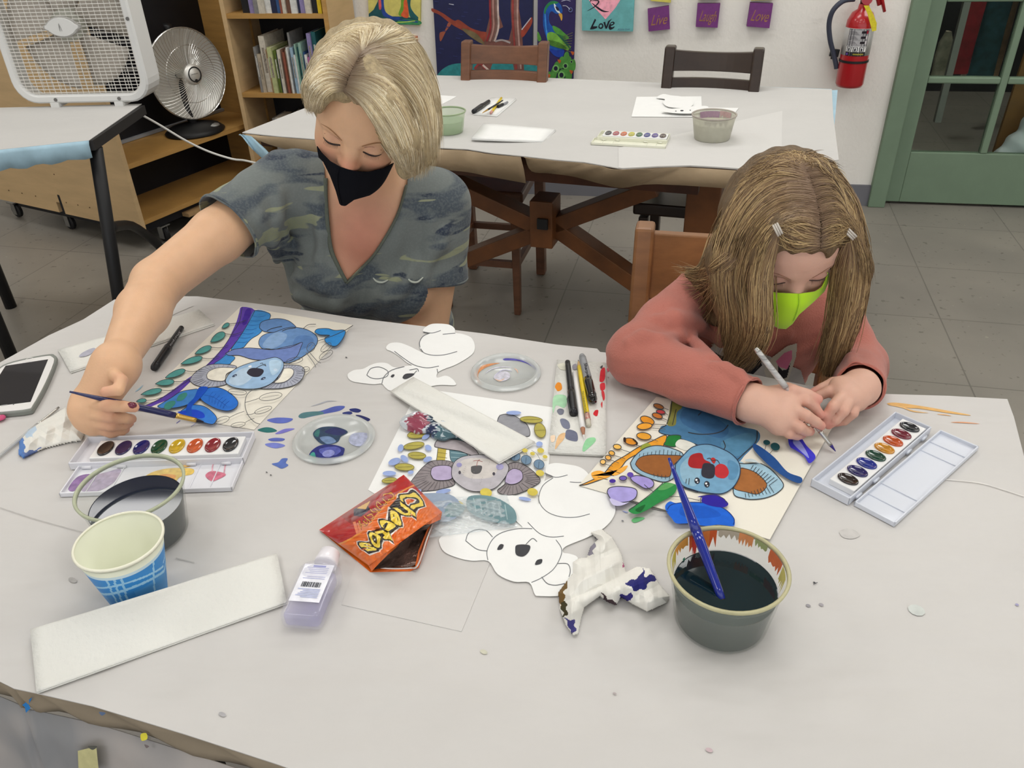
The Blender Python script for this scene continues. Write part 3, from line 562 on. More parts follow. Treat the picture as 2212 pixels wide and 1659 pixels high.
g = MB(); cbox(g, .25, CW - .05, -.012, .03, .086, .104); g.build('toe_rail', M('toe_wood', (198, 160, 112), .6, noise=(12, .2)), t)
g = MB()
for d_ in (.18, .25, .32, .40, .48, .70, .80, .9): g.lathe(CC(-.0015, d_, .17), [(0, 0), (.003, 0), (.003, .0012), (0, .0012)], 8, ax=(CN, UP, CX))
for d_, z in ((.75, .36), (.79, .36), (.83, .36), (.22, .35), (.5, .3)): g.lathe(CC(-.0015, d_, z), [(0, 0), (.003, 0), (.003, .0012), (0, .0012)], 8, ax=(CN, UP, CX))
g.build('screw_heads', M('screw_dark', (92, 62, 34), .5), t)
g = MB(); cbox(g, -.001, .004, .515, .53, .11, .2); cbox(g, -.001, .004, 1.05, 1.065, .11, .2); g.build('slot', m_black, t)
for u, d_ in ((.06, 1.0), (.06, .6), (.14, .05), (CW - .08, .05)):
    c = CC(u, d_, .036); g = MB(); g.lathe(c - CX * .011, [(0, 0), (.026, 0), (.035, .004), (.035, .018), (.026, .022), (0, .022)], 24, ax=(CN, UP, CX)); wl = g.build('caster_wheel', M('caster_rubber', (26, 26, 28), .5), t, smooth=False)
    g = MB(); g.box(c + UP * .012 + CX * .015, (.003, .03, .06), CAX); g.box(c + UP * .012 - CX * .015, (.003, .03, .06), CAX); g.box(c + UP * .042, (.05, .05, .006), CAX); g.build('caster_fork', M('zinc', (150, 150, 148), .35, .8), wl)
# ---- parabolic heater on the cart shelf
hc = PZ(403, 160, 3.18); fv = O - hc; fv /= np.linalg.norm(fv)
fx = np.array(ray(1106, 829) * 0) + (fv * .75 + np.array([.68, 0, -.05])); fx /= np.linalg.norm(fx)
zc = CC(.40, .13, cz1); hc = np.array([*(PP(403, 160, zc - CN * 0, CN))]);
hr = .5 * np.linalg.norm(PP(403, 60, zc, CN) - PP(403, 262, zc, CN)) * .97
hb = PP(415, 268, zc, CN); hb = np.array([hb[0], hb[1], cz1]) + CN * .012
u1 = np.cross(UP, fx); u1 /= np.linalg.norm(u1); u2 = np.cross(fx, u1); HA = (u1, u2, fx)
t = thing('dish_heater', 'silver dish heater with wire guard on the cart shelf', 'heater', hb)
MB().lathe(hc, [(.0, -.062), (hr * .25, -.056), (hr * .5, -.042), (hr * .75, -.02), (hr * .95, .004), (hr, .012), (hr * 1.01, .008), (hr * .97, -.004), (hr * .76, -.026), (hr * .5, -.048), (0, -.070)], 64, ax=HA).build('reflector_dish', M('dish_metal', (232, 230, 224), .45, .6, bump=(3, .05)), t, smooth=True)
g = MB()
for i in range(64):
    a = i / 64 * 2 * math.pi; pts = []
    for s in np.linspace(0, 1, 8):
        r = .045 + (hr - .047) * s; b_ = a + .55 * (1 - s) ; pts.append(hc + (u1 * math.cos(b_) + u2 * math.sin(b_)) * r + fx * (.05 - .034 * s ** 2))
    g.tube(pts, .0011, 4, caps=False)
for r, h in ((hr, .014), (hr * .63, .036)): g.tube([hc + (u1 * math.cos(q) + u2 * math.sin(q)) * r + fx * h for q in np.linspace(0, 2 * math.pi, 49)], .0016 if r < hr else .003, 5, caps=False)
g.build('wire_guard', M('guard_wire', (205, 203, 198), .25, .9), t)
MB().lathe(hc, [(0, -.06), (.02, -.06), (.022, .03), (.046, .034), (.046, .052), (.04, .062), (0, .064)], 32, ax=HA).build('heating_hub', M('dish_metal', (232, 230, 224), .45, .6), t, smooth=True)
g = MB(); g.lathe(hc + fx * .0641, [(.029, 0), (.029, .0012), (.034, .0012), (.034, 0)], 32, ax=HA, closed=True); g.lathe(hc + fx * .0641 - u2 * .028 , [(0, 0), (.008, 0), (.008, .0015), (0, .0015)], 12, ax=HA); g.build('hub_ring', m_blackp, t)
a = Art(lambda x, y, l: hc + fx * (.0646 + l) + u1 * x + u2 * y); put_text(a, 'parabolic', (-.018, .0), (.018, .0), (0, .006), (90, 90, 90)); a.mb.build('hub_lettering', INK, t, usecol=True)
g = MB(); g.tube([hb + UP * .03, hb + UP * .1 - fx * .03, hc - fx * .075 - UP * .03, hc - fx * .075], [.02, .016, .02, .03], 12); g.build('neck', m_blackp, t, smooth=True)
g = MB(); g.lathe(hc - fx * .085 , [(0, -.05), (.03, -.05), (.05, -.02), (.055, .012), (0, .02)], 24, ax=HA); g.tube([hc - fx * .09 + UP * .03, hc - fx * .085 + UP * (hr * .6), hc - fx * .07 + UP * (hr * .95), hc - fx * .06 + UP * (hr * 1.07)], [.014, .012, .014, .019], 10); g.build('motor_housing', m_blackp, t, smooth=True)
g = MB(); g.lathe(hb, [(0, 0), (.125, 0), (.13, .008), (.11, .026), (.06, .04), (0, .045)], 40, ax=(CX * 1.1, CN, UP)); g.build('base', m_blackp, t, smooth=True)
g = MB(); g.lathe(hb + CN * .07 + CX * .045 + UP * .022, [(0, .012), (.032, .010), (.034, .004), (0, 0)], 28, ax=(CX, CN, UP + CN * .0)); g.build('base_button', M('silver_button', (170, 170, 168), .35, .6), t, smooth=True)
# white cord
cp = [(304, 247, 2.95), (345, 270, 3.0), (400, 303, 3.05), (450, 327, 3.1), (500, 343, 3.12), (530, 347, 3.1), (575, 358, 3.05), (620, 372, 3.0)]
MB().tube(crv([PZ(x, y, d_) for x, y, d_ in cp], 6, False), .004, 8).build('power_cord', M('cord_white', (222, 220, 214), .4), smooth=True, label='white power cord stretched from the side table past the cart', cat='cord')
# ---- side table, left
LP = [P(-260, 350), P(200, 302), P(312, 226), P(-200, 238)]
m_paper = M('table_paper', (202, 200, 197), .8, noise=(2.5, .03), bump=(7, .22, .02), stretch=(1, 1.6, 1))
t = thing('folding_table', 'black-edged folding table under white paper, carrying the box fan', 'table', (LP[0] + LP[2]) / 2 * np.array([1, 1, 0]))
MB().prism([p[:2] for p in LP], T - .032, T - .002).build('tabletop', M('table_edge_black', (36, 34, 34), .6), t)
A0, A1 = P(206, 318, T - .034), P(275, 765, 0); MB().tube([A0, A0 * .4 + A1 * .6, A1], .021, 14).build('leg', m_blackp, t, smooth=True)
k0 = A0 * .64 + A1 * .36; MB().tube(crv([k0, P(285, 488, .27), P(336, 524, .12), P(350, 545, .06), P(343, 566, .0)], 4, False), .018, 12).build('leg_brace', m_blackp, t, smooth=True)
for f_ in (0.0,):
    q0 = LP[0] + (LP[1] - LP[0]) * .15; MB().tube([np.array([q0[0], q0[1] + .06, T - .033]), np.array([q0[0], q0[1] + .06, 0])], .021, 12).build('leg', m_blackp, t, smooth=True)
    q0 = LP[3] + (LP[2] - LP[3]) * .15; MB().tube([np.array([q0[0], q0[1] - .06, T - .033]), np.array([q0[0], q0[1] - .06, 0])], .021, 12).build('leg', m_blackp, t, smooth=True)
def sheet(poly, z, name, mat, label, cat, skirt=None, th=.0006, parent=None, kind=None):
    """flat sheet; skirt = list of (i, drop metres, outward metres): drapes edge i down"""
    n = len(poly); g = MB(); g.prism([p[:2] for p in poly], z - th, z)
    return g.build(name, mat, parent, label=label, cat=cat, kind=kind)
ctr = sum(LP) / 4
LPp = [p + (p - ctr) * .0 for p in LP]; LPp[1] = P(192, 303); LPp[2] = P(306, 224)
g = MB(); g.prism([p[:2] for p in LPp], T - .0015, T)
q = MB(); A_, B_ = LPp[0], LPp[1]; n = 24; V = []
for i in range(n + 1):
    p = A_ + (B_ - A_) * i / n; dr = .05 + .022 * (1 - i / n) + .004 * math.sin(i * 1.7); nn = np.array([-.05, -1, 0]); V += [p - UP * .001, p + nn * .006 - UP * .012, p + nn * .008 + nn * .004 * math.sin(i * 2.1) - UP * dr]
tc_ = thing('table_cover', 'white paper cover with pale blue taped edge on the side table', 'table cover', (LP[0] + LP[2]) / 2)
g.build('paper_sheet', m_paper, tc_)
link('taped_edge', V, [(3 * i + j, 3 * i + 3 + j, 3 * i + 4 + j, 3 * i + 1 + j) for i in range(n) for j in range(2)], M('blue_tape', (172, 205, 222), .6, noise=(14, .12)), tc_, smooth=True, solid=.0015)
# ---- box fan
f0 = P(92, 232); f1_ = P(248, 229); BX = f1_ - f0; BX[2] = 0; BX /= np.linalg.norm(BX); BN = np.array([BX[1], -BX[0], 0.]); fc = (f0 + f1_) / 2
uR = (PP(312, 150, fc, BN) - fc) @ BX; uL = (PP(20, 170, fc, BN) - fc) @ BX; hw = (uR - uL) / 2; uc = (uR + uL) / 2; tilt = 0.0
zt = T + .012; FH = 2 * hw * 1.02; dpt = .10
def FB(u, d_, z): return fc + BX * u - BN * d_ + UP * (z - T)
t = thing('box_fan', 'white box fan with wire grille standing on the side table', 'fan', FB(uc, dpt / 2, T))
def rrect(hx, hz, r, n=7):
    out = []
    for cx, cz, a0 in ((hx - r, hz - r, 0), (-hx + r, hz - r, 90), (-hx + r, -hz + r, 180), (hx - r, -hz + r, 270)):
        for i in range(n): a_ = math.radians(a0 + 90 * i / (n - 1)); out.append((cx + r * math.cos(a_), cz + r * math.sin(a_)))
    return out
zc_ = zt + FH / 2
prof = [(rrect(hw, FH / 2, .075), .006), (rrect(hw - .006, FH / 2 - .006, .07), 0), (rrect(hw - .022, FH / 2 - .022, .058), .0), (rrect(hw - .030, FH / 2 - .030, .05), .010), (rrect(hw - .030, FH / 2 - .030, .05), .020), (rrect(hw - .006, FH / 2 - .006, .07), .022), (rrect(hw - .006, FH / 2 - .006, .07), dpt), (rrect(hw, FH / 2, .075), dpt)]
V = []; n = len(prof[0][0])
for pts, d_ in prof:
    for x, z in pts: V.append(FB(uc + x, d_, zc_ + z))
V_ = V; m_ = len(prof); Fc = [(i * n + j, i * n + (j + 1) % n, ((i + 1) % m_) * n + (j + 1) % n, ((i + 1) % m_) * n + j) for i in range(m_) for j in range(n)]
link('fan_housing', V_, Fc, M('fan_white', (228, 228, 226), .35), t, smooth=False)
g = MB(); ghx, ghz = hw - .024, FH / 2 - .024
def span(v, h, r): return h if abs(v) < h - r else h - r + math.sqrt(max(0, r * r - (abs(v) - (h - r)) ** 2))
for i in range(1, 40):
    z = -ghz + 2 * ghz * i / 40; s_ = span(z, ghx, .055) if abs(z) > ghz - .055 else ghx
    s_ = ghx if abs(z) < ghz - .055 else ghx - .055 + math.sqrt(max(0, .055 ** 2 - (abs(z) - ghz + .055) ** 2))
    g.tube([FB(uc - s_, .006, zc_ + z), FB(uc + s_, .006, zc_ + z)], .0011, 4, caps=False)
for i in range(1, 22):
    x = -ghx + 2 * ghx * i / 22; s_ = ghz if abs(x) < ghx - .055 else ghz - .055 + math.sqrt(max(0, .055 ** 2 - (abs(x) - ghx + .055) ** 2))
    g.tube([FB(uc + x, .009, zc_ - s_), FB(uc + x, .009, zc_ + s_)], .0012, 4, caps=False)
g.build('front_grille', M('grille_white', (238, 236, 230), .4), t)
g = MB()
for i in range(1, 14):
    for v in (0, 1):
        a_ = -ghx + 2 * ghx * i / 14; g.tube([FB(uc + (a_ if v else -ghx), dpt - .004, zc_ + (-ghz if v else a_)), FB(uc + (a_ if v else ghx), dpt - .004, zc_ + (ghz if v else a_))], .0014, 4, caps=False)
g.build('rear_grille', M('grille_white', (238, 236, 230), .4), t)
hubc = FB(uc, dpt * .55, zc_)
for k in range(5):
    a0 = k * 2 * math.pi / 5 + .3; V = []; Fc = []
    for i in range(7):
        r = .04 + (hw - .075) * i / 6
        for j in range(7):
            a_ = a0 + (j / 6 - .5) * (1.0 + .15 * i / 6); V.append(hubc + (BX * math.cos(a_) + UP * math.sin(a_)) * r + BN * (.022 * (j / 6 - .5) * 2))
    Fc = [(i * 7 + j, i * 7 + j + 1, (i + 1) * 7 + j + 1, (i + 1) * 7 + j) for i in range(6) for j in range(6)]
    link('fan_blade', V, Fc, M('blade_grey', (188, 180, 170), .4), t, smooth=True, solid=.002)
MB().lathe(hubc, [(0, -.03), (.045, -.03), (.05, -.02), (.05, .03), (0, .035)], 32, ax=(BX, UP, BN)).build('motor_hub', M('hub_cream', (196, 196, 184), .4), t, smooth=True)
def almond(s, d_): return [FB(uc + .052 * s * x, d_, zc_ + .029 * s * z) for x, z in [(math.cos(q) * (1 if abs(math.cos(q)) < .95 else 1.12), math.sin(q) * (1 - .25 * abs(math.cos(q)) ** 3)) for q in np.linspace(0, 2 * math.pi, 33)[:-1]]]
for nm, s_, d0, d1, mt in (('badge_rim', 1.12, .004, -.004, M('badge_grey', (178, 176, 172), .4)), ('badge', 1.0, -.002, -.008, M('fan_white', (228, 228, 226), .35))):
    a0, a1 = almond(s_, d0), almond(s_ * .96, d1); n = 32
    link(nm, a0 + a1, [list(range(n))[::-1], list(range(n, 2 * n))] + [(i, (i + 1) % n, n + (i + 1) % n, n + i) for i in range(n)], mt, t)
g = MB(); g.tube([FB(uc - .004 + x * .008, -.0085, zc_ + z * .012) for x, z in ((-.3, -1), (-.1, .2), (.0, 1), (.3, .3), (.6, -1))], [.0015, .004, .0015, .003, .0015], 6, flat=.3); g.build('badge_emblem', M('emblem_grey', (176, 174, 172), .5), t)
for u in (uc - hw * .45, uc + hw * .5):
    g = MB(); g.box(FB(u, dpt / 2, T + .008), (.03, dpt + .01, .016), (BX, -BN, UP)); g.build('foot', M('fan_white', (228, 228, 226), .35), t)
for u, z in ((uc - hw * .42, zt + .013), (uc + hw * .52, zt + .013), (uc + hw - .012, zc_ + .02)):
    MB().lathe(FB(u, -.001, z), [(.003, 0), (.006, 0), (.006, .002), (.003, .002)], 12, ax=(BX, UP, BN)).build('screw', M('screw_grey', (120, 118, 116), .4, .5), t)
# ---- far table
FQ = [P(523, 286), P(1600, 360), P(1812, 338), P(1797, 193), P(955, 166), P(845, 163)]
fF0, fF1 = P(523, 287), P(1600, 366); fx_ = fF1 - fF0; fx_ /= np.linalg.norm(fx_); fn_ = np.array([-fx_[1], fx_[0], 0.])
wd_dark = M('walnut_wood', (92, 52, 30), .45, noise=(6, .35), stretch=(1, 1, 1)); wd_mid = M('trestle_wood', (128, 78, 40), .45, noise=(5, .35))
t = thing('trestle_table', 'long dark wood trestle table covered in white paper at the back', 'table', (FQ[0] + FQ[3]) / 2 * np.array([1, 1, 0]))
cF = sum(FQ) / len(FQ)
MB().prism([(p + (cF - p) / np.linalg.norm(cF - p) * .05)[:2] for p in FQ], T - .045, T - .003).build('tabletop', wd_dark, t)
def FF(px, py, off): return PP(px, py, fF0 + fn_ * off, fn_)
g = MB()
a_, b_ = FF(700, 380, .10), FF(1580, 428, .10); za = FF(1200, 395, .1)[2]
g.beam(np.array([*(fF0 + fx_ * .15 + fn_ * .10)[:2], T - .075]), np.array([*(fF0 + fx_ * 1.38 + fn_ * .10)[:2], T - .075]), .035, .06); g.build('apron', wd_dark, t)
for (p0, p1) in (((960, 388), (1180, 490)), ((1180, 470), (1400, 625)), ((1000, 560), (1170, 495)), ((1190, 485), (1420, 400))):
    MB().beam(FF(*p0, .30), FF(*p1, .30), .05, .075, up=fn_).build('brace', wd_mid, t, bevel=.003)
bc = FF(1178, 475, .27); MB().box(bc, (.075, .10, .155), (fx_, fn_, UP)).build('center_block', wd_mid, t, bevel=.004)
MB().box(FF(1172, 484, .21), (.034, .01, .034), (fx_, fn_, UP)).build('bolt_cap', m_blackp, t)
pc = FF(1518, 470, .30); MB().box(np.array([pc[0], pc[1], .36]), (.10, .09, .68), (fx_, fn_, UP)).build('leg_post', wd_mid, t, bevel=.004)
pc2 = fF0 + fx_ * .28 + fn_ * .3; MB().box(np.array([pc2[0], pc2[1], .36]), (.10, .09, .68), (fx_, fn_, UP)).build('leg_post', wd_mid, t, bevel=.004)
for q_ in (pc, pc2): MB().box(np.array([q_[0], q_[1], .03]), (.09, .62, .06), (fx_, fn_, UP)).build('foot_rail', wd_mid, t, bevel=.004)
# paper cover and kraft skirt
tc_ = thing('table_cover', 'white paper cover over brown kraft skirt on the long back table', 'table cover', (FQ[0] + FQ[3]) / 2 * np.array([1, 1, 0]) + UP * T)
front = [(523, 286), (600, 294), (690, 301), (830, 312), (950, 319), (1010, 322), (1060, 330), (1130, 337), (1200, 345), (1262, 350), (1336, 363), (1345, 364), (1420, 360), (1490, 358), (1560, 362), (1615, 366)]
MB().prism([P(x, y)[:2] for x, y in front + [(1700, 360), (1812, 345), (1800, 250), (1797, 193), (1430, 179), (1180, 168), (955, 163), (845, 161)]], T - .0025, T).build('white_sheet', m_paper, tc_)
MB().prism([(P(x, y, T)[:2]) for x, y in [(1336, 320), (1690, 240), (1688, 338), (1668, 352), (1615, 366), (1560, 362), (1490, 358), (1420, 360), (1345, 364), (1336, 363)]], T + .0002, T + .0012).build('overlay_sheet', M('table_paper2', (208, 206, 203), .8, bump=(8, .2, .02)), tc_)
def skirt(top, bot, name, mat, parent, off=.004, n=4):
    """paper hanging from a table edge; top in the tabletop plane, bottom found on the vertical plane of that edge"""
    tp = crv(top, n, False); bt = crv(bot, n, False); m_ = len(tp); V = []
    for i in range(m_):
        a_ = P(*tp[i]); V.append(a_ - UP * .003 - fn_ * off * .3)
        b_ = PP(*bt[i], fF0 - fn_ * (off + .006 + .006 * math.sin(i * .9)), fn_); V.append(a_ * .5 + b_ * .5 - fn_ * .004 * math.sin(i * 1.3)); V.append(b_)
    return link(name, V, [(3 * i + j + 1, 3 * i + 4 + j, 3 * i + 3 + j, 3 * i + j) for i in range(m_ - 1) for j in range(2)], mat, parent, smooth=True, solid=.001)
kraft = M('kraft_paper', (168, 146, 116), .75, noise=(6, .1), bump=(9, .4, .02))
skirt([(523, 287), (610, 295), (700, 302), (830, 312), (950, 320), (1010, 323), (1060, 331), (1125, 337)], [(530, 292), (600, 318), (700, 338), (830, 352), (950, 366), (1010, 372), (1060, 382), (1136, 396)], 'kraft_skirt', kraft, tc_)
skirt([(1132, 337), (1200, 345), (1262, 350), (1300, 357), (1336, 364), (1420, 361), (1490, 359), (1600, 366)], [(1134, 340), (1148, 370), (1190, 375), (1240, 382), (1300, 398), (1345, 406), (1420, 398), (1640, 412)], 'kraft_skirt', kraft, tc_, off=.008)
skirt([(518, 288), (524, 287), (532, 289), (545, 291)], [(520, 290), (545, 322), (580, 352), (600, 350)], 'blue_underlay', M('blue_tape', (172, 205, 222), .6), tc_, off=.02)
for e0, e1 in (((955, 165), (1430, 179)), ((1430, 179), (1797, 192))):
    a_, b_ = P(*e0), P(*e1); g = MB(); n_ = np.array([-(b_ - a_)[1], (b_ - a_)[0], 0]); n_ /= np.linalg.norm(n_); g.prism([(a_)[:2], (b_)[:2], (b_ + n_ * .010)[:2], (a_ + n_ * .008)[:2]], T - .0045, T - .0027); g.build('blue_underlay', M('blue_tape', (172, 205, 222), .6), tc_)
a_, b_ = P(1797, 193), P(1800, 285); MB().prism([a_[:2], (a_ + np.array([.02, 0, 0]))[:2], (b_ + np.array([.002, -.0, 0]))[:2], b_[:2]], T - .0045, T - .0027).build('blue_underlay', M('blue_tape', (172, 205, 222), .6), tc_)
# ---- chairs
def chair(label, wood, back_c, yaw, wdt=.40, H=.87, seat=.45, group=None, splat=2, legs='square', rail=(.10, .05), curve=.02, gap=.045):
    """back_c: ground point under the middle of the backrest; the chair faces the direction yaw"""
    ca, sa = math.cos(yaw), math.sin(yaw); X = np.array([ca, sa, 0]); Y = np.array([-sa, ca, 0])  # Y = facing direction
    def L(x, y, z): return np.array([back_c[0], back_c[1], 0]) + X * x + Y * y + UP * z
    t = thing('wooden_chair', label, 'chair', L(0, .2, 0), group)
    hw_ = wdt / 2
    for s in (-1, 1):
        g = MB(); g.add(*quadtube([L(s * (hw_ - .02), .03, 0), L(s * (hw_ - .02), .05, seat), L(s * (hw_ - .02), .02, seat + .18), L(s * (hw_ - .02), -.045, H)], .036, .046, X, Y)); g.build('back_post', wood, t, bevel=.006)
        g = MB(); g.add(*quadtube([L(s * (hw_ - .03), .40, 0), L(s * (hw_ - .03), .40, seat - .02)], .032, .036, X, Y, taper=.75)); g.build('leg', wood, t, bevel=.004)
    MB().prism([tuple(L(x, y, 0)[:2]) for x, y in ((-hw_ + .01, .03), (hw_ - .01, .03), (hw_ + .005, .43), (-hw_ - .005, .43))], seat - .01, seat + .03).build('seat', wood, t, bevel=.008)
    z = H - .012; hs = [rail[0]] + [rail[1]] * splat
    for i, h in enumerate(hs):
        V = []; n = 12
        yb = lambda zz: .02 - .065 * max(0, (zz - seat - .18)) / (H - seat - .18)
        for j in range(n + 1):
            x = -hw_ + .03 + (wdt - .06) * j / n; cv = -curve * (1 - (2 * j / n - 1) ** 2); dip = -.008 * (1 - (2 * j / n - 1) ** 2) if i == 0 else 0
            for zz, yo in ((z - h, .01), (z - h, -.01), (z + dip, -.01), (z + dip, .01)): V.append(L(x, yb(zz) + cv + yo, zz))
        Fc = [(4 * j + k_, 4 * j + (k_ + 1) % 4, 4 * j + 4 + (k_ + 1) % 4, 4 * j + 4 + k_) for j in range(n) for k_ in range(4)] + [(0, 1, 2, 3), (4 * n + 3, 4 * n + 2, 4 * n + 1, 4 * n)]
        link('top_rail' if i == 0 else 'back_slat', V, Fc, wood, t, bevel=.003); z -= h + gap
    for a_, b_ in (((-hw_ + .03, .05), (-hw_ + .03, .4)), ((hw_ - .03, .05), (hw_ - .03, .4)), ((-hw_ + .03, .4), (hw_ - .03, .4)), ((-hw_ + .03, .05), (hw_ - .03, .05))):
        MB().beam(L(*a_, .2), L(*b_, .2), .018, .025).build('stretcher', wood, t)
    return t
def quadtube(pts, w, d, X, Y, taper=1.):
    V = []; n = len(pts)
    for i, p in enumerate(pts):
        k = taper + (1 - taper) * i / (n - 1)
        for a_, b_ in ((-1, -1), (1, -1), (1, 1), (-1, 1)): V.append(p + X * a_ * w / 2 * k + Y * b_ * d / 2 * k)
    return V, [(4 * i + j, 4 * i + (j + 1) % 4, 4 * i + 4 + (j + 1) % 4, 4 * i + 4 + j) for i in range(n - 1) for j in range(4)] + [(3, 2, 1, 0), tuple(4 * n - 4 + j for j in range(4))]
dk = M('espresso_wood', (58, 44, 36), .32, noise=(7, .25), stretch=(1, 1, 3)); md = M('chair_brown_wood', (126, 84, 60), .4, noise=(7, .3), stretch=(1, 1, 3)); lt = M('oak_brown_wood', (158, 108, 66), .38, noise=(7, .25), stretch=(1, 1, 3))
def back_between(pl, pr, z, label, wood, **k):
    a_, b_ = P(*pl, z), P(*pr, z); c = (a_ + b_) / 2; d = b_ - a_; yaw = math.atan2(d[1], d[0]) + math.pi; w_ = np.linalg.norm(d[:2])
    Y = np.array([-math.sin(yaw), math.cos(yaw), 0]); return chair(label, wood, c + Y * .045, yaw, wdt=w_, H=z, **k)
back_between((1437, 98), (1654, 104), .88, 'espresso brown wooden chair behind the long table, right one', dk, rail=(.066, .055), gap=.022)
back_between((998, 87), (1187, 90), .88, 'mid-brown wooden chair behind the long table, left one', md, rail=(.066, .055), gap=.022)
a_, b_ = P(1389, 484, .84), P(1389, 484, .84) + np.array([.36, -.085, 0]); c = (a_ + b_) / 2; d = b_ - a_; yaw = math.atan2(d[1], d[0]) + math.pi; Y = np.array([-math.sin(yaw), math.cos(yaw), 0])
chair('oak brown wooden chair the girl sits on', lt, c + Y * .045, yaw, wdt=.40, H=.84, rail=(.12, .07), gap=.05, splat=1)
# ================================================================== NEAR TABLE
TBL = [(427, 640), (620, 664), (760, 686), (900, 703), (1050, 721), (1200, 744), (1290, 753), (1296, 760), (1440, 776), (1570, 797), (1740, 832), (1880, 850), (2050, 855), (2176, 862), (2190, 900), (2212, 985), (2290, 1180), (2400, 1700), (2200, 2150), (1500, 1960), (900, 1758), (600, 1651), (400, 1586), (200, 1525), (78, 1497), (30, 1487), (0, 1472), (-160, 1410), (-330, 1200), (-260, 900), (0, 783), (106, 724), (180, 690), (247, 647), (330, 640)]
def inset(pts, k):
    c = sum(pts) / len(pts); return [p + (c - p) / np.linalg.norm(c - p) * k for p in pts]
W3 = [P(x, y) for x, y in TBL]
tb = thing('work_table', 'large white paper-covered table the woman and girl paint at', 'table', sum(W3) / len(W3) * np.array([1, 1, 0]))
MB().prism([p[:2] for p in inset(W3, .012)], T - .030, T - .002).build('tabletop', M('table_laminate', (150, 130, 108), .5), tb)
cen = sum(W3) / len(W3)
for i in (2, 13, 17, 24):
    p = W3[i] + (cen - W3[i]) * .22; MB().tube([(p[0], p[1], T - .03), (p[0], p[1], 0)], .022, 14).build('leg', m_blackp, tb, smooth=True)
cv = thing('table_cover', 'wide white paper sheet covering the front table, dotted with paint marks', 'table cover', cen)
m_paper2 = M('cover_paper', (207, 204, 201), .75, noise=(2.2, .035), bump=(3.2, .7, .035), stretch=(1, 1.7, 1))
# paper falling over the near edge: kraft band, then the stained white apron
near = TBL[19:28]
def fall(i0, pts_px, z0, z1, out0, out1, name, mat, wob=.003, n=5):
    e = crv(pts_px, n, False); V = []
    w3 = [P(x, y) for x, y in e]
    for i, p in enumerate(w3):
        d = w3[min(i + 1, len(w3) - 1)] - w3[max(0, i - 1)]; nn = np.array([d[1], -d[0], 0]); nn /= np.linalg.norm(nn)
        if nn @ (np.array([0, -1, 0])) < 0: nn = -nn
        for k, f in enumerate(np.linspace(0, 1, 5)): V.append(np.array([p[0], p[1], 0]) + nn * (out0 + (out1 - out0) * f + wob * math.sin(i * 1.1 + k * .8) * (f > 0)) + UP * (z0 + (z1 - z0) * f))
    return link(name, V, [(5 * i + j + 5, 5 * i + j + 6, 5 * i + j + 1, 5 * i + j) for i in range(len(w3) - 1) for j in range(4)], mat, cv, smooth=True, solid=.001)
fall(0, [(900, 1758), (600, 1651), (400, 1586), (200, 1525), (78, 1497), (30, 1487), (0, 1472), (-160, 1410)], T - .001, T - .032, -.001, -.002, 'kraft_edge', M('kraft_dark', (150, 136, 116), .8, noise=(9, .1)))
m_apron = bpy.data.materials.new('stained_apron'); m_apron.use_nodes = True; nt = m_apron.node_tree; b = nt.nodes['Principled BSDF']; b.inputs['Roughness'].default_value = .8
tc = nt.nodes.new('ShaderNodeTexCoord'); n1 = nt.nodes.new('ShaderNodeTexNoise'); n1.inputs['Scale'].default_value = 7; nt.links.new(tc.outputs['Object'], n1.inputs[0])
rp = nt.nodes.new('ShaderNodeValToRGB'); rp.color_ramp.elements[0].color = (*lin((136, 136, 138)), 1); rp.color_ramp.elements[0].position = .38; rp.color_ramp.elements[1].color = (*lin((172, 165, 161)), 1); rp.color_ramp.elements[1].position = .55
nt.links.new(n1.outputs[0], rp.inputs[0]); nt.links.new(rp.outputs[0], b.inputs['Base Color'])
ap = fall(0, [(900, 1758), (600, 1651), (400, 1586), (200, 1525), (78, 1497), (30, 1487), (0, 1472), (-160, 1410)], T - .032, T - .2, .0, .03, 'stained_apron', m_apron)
# stains on the apron, lying on its slanted face
ap_o = P(300, 1555) * np.array([1, 1, 0]) + UP * (T - .032); apd = P(600, 1651) - P(0, 1478); apd[2] = 0; apd /= np.linalg.norm(apd); apn = np.array([apd[1], -apd[0], 0.]); apn = apn if apn[1] < 0 else -apn; apn2 = apn + UP * .2; apn2 /= np.linalg.norm(apn2)
a = Art(lambda x, y, l: PP(x, y, ap_o + apn2 * (.007 + l), apn2))
a.poly([(70, 1506), (48, 1523), (54, 1528), (56, 1540), (66, 1530), (62, 1522)], (40, 120, 190), False); a.poly([(168, 1622), (208, 1612), (214, 1672), (170, 1672)], (196, 190, 140), False); a.poly([(304, 1586), (316, 1584), (318, 1596), (306, 1600)], (226, 214, 70)); a.poly([(190, 1612), (210, 1612), (200, 1620)], (90, 90, 84)); a.poly([(214, 1538), (228, 1540), (220, 1546)], (96, 116, 150)); a.poly([(312, 1608), (322, 1612), (316, 1616)], (120, 110, 110))
a.mb.build('paint_stains', INK, cv, usecol=True)
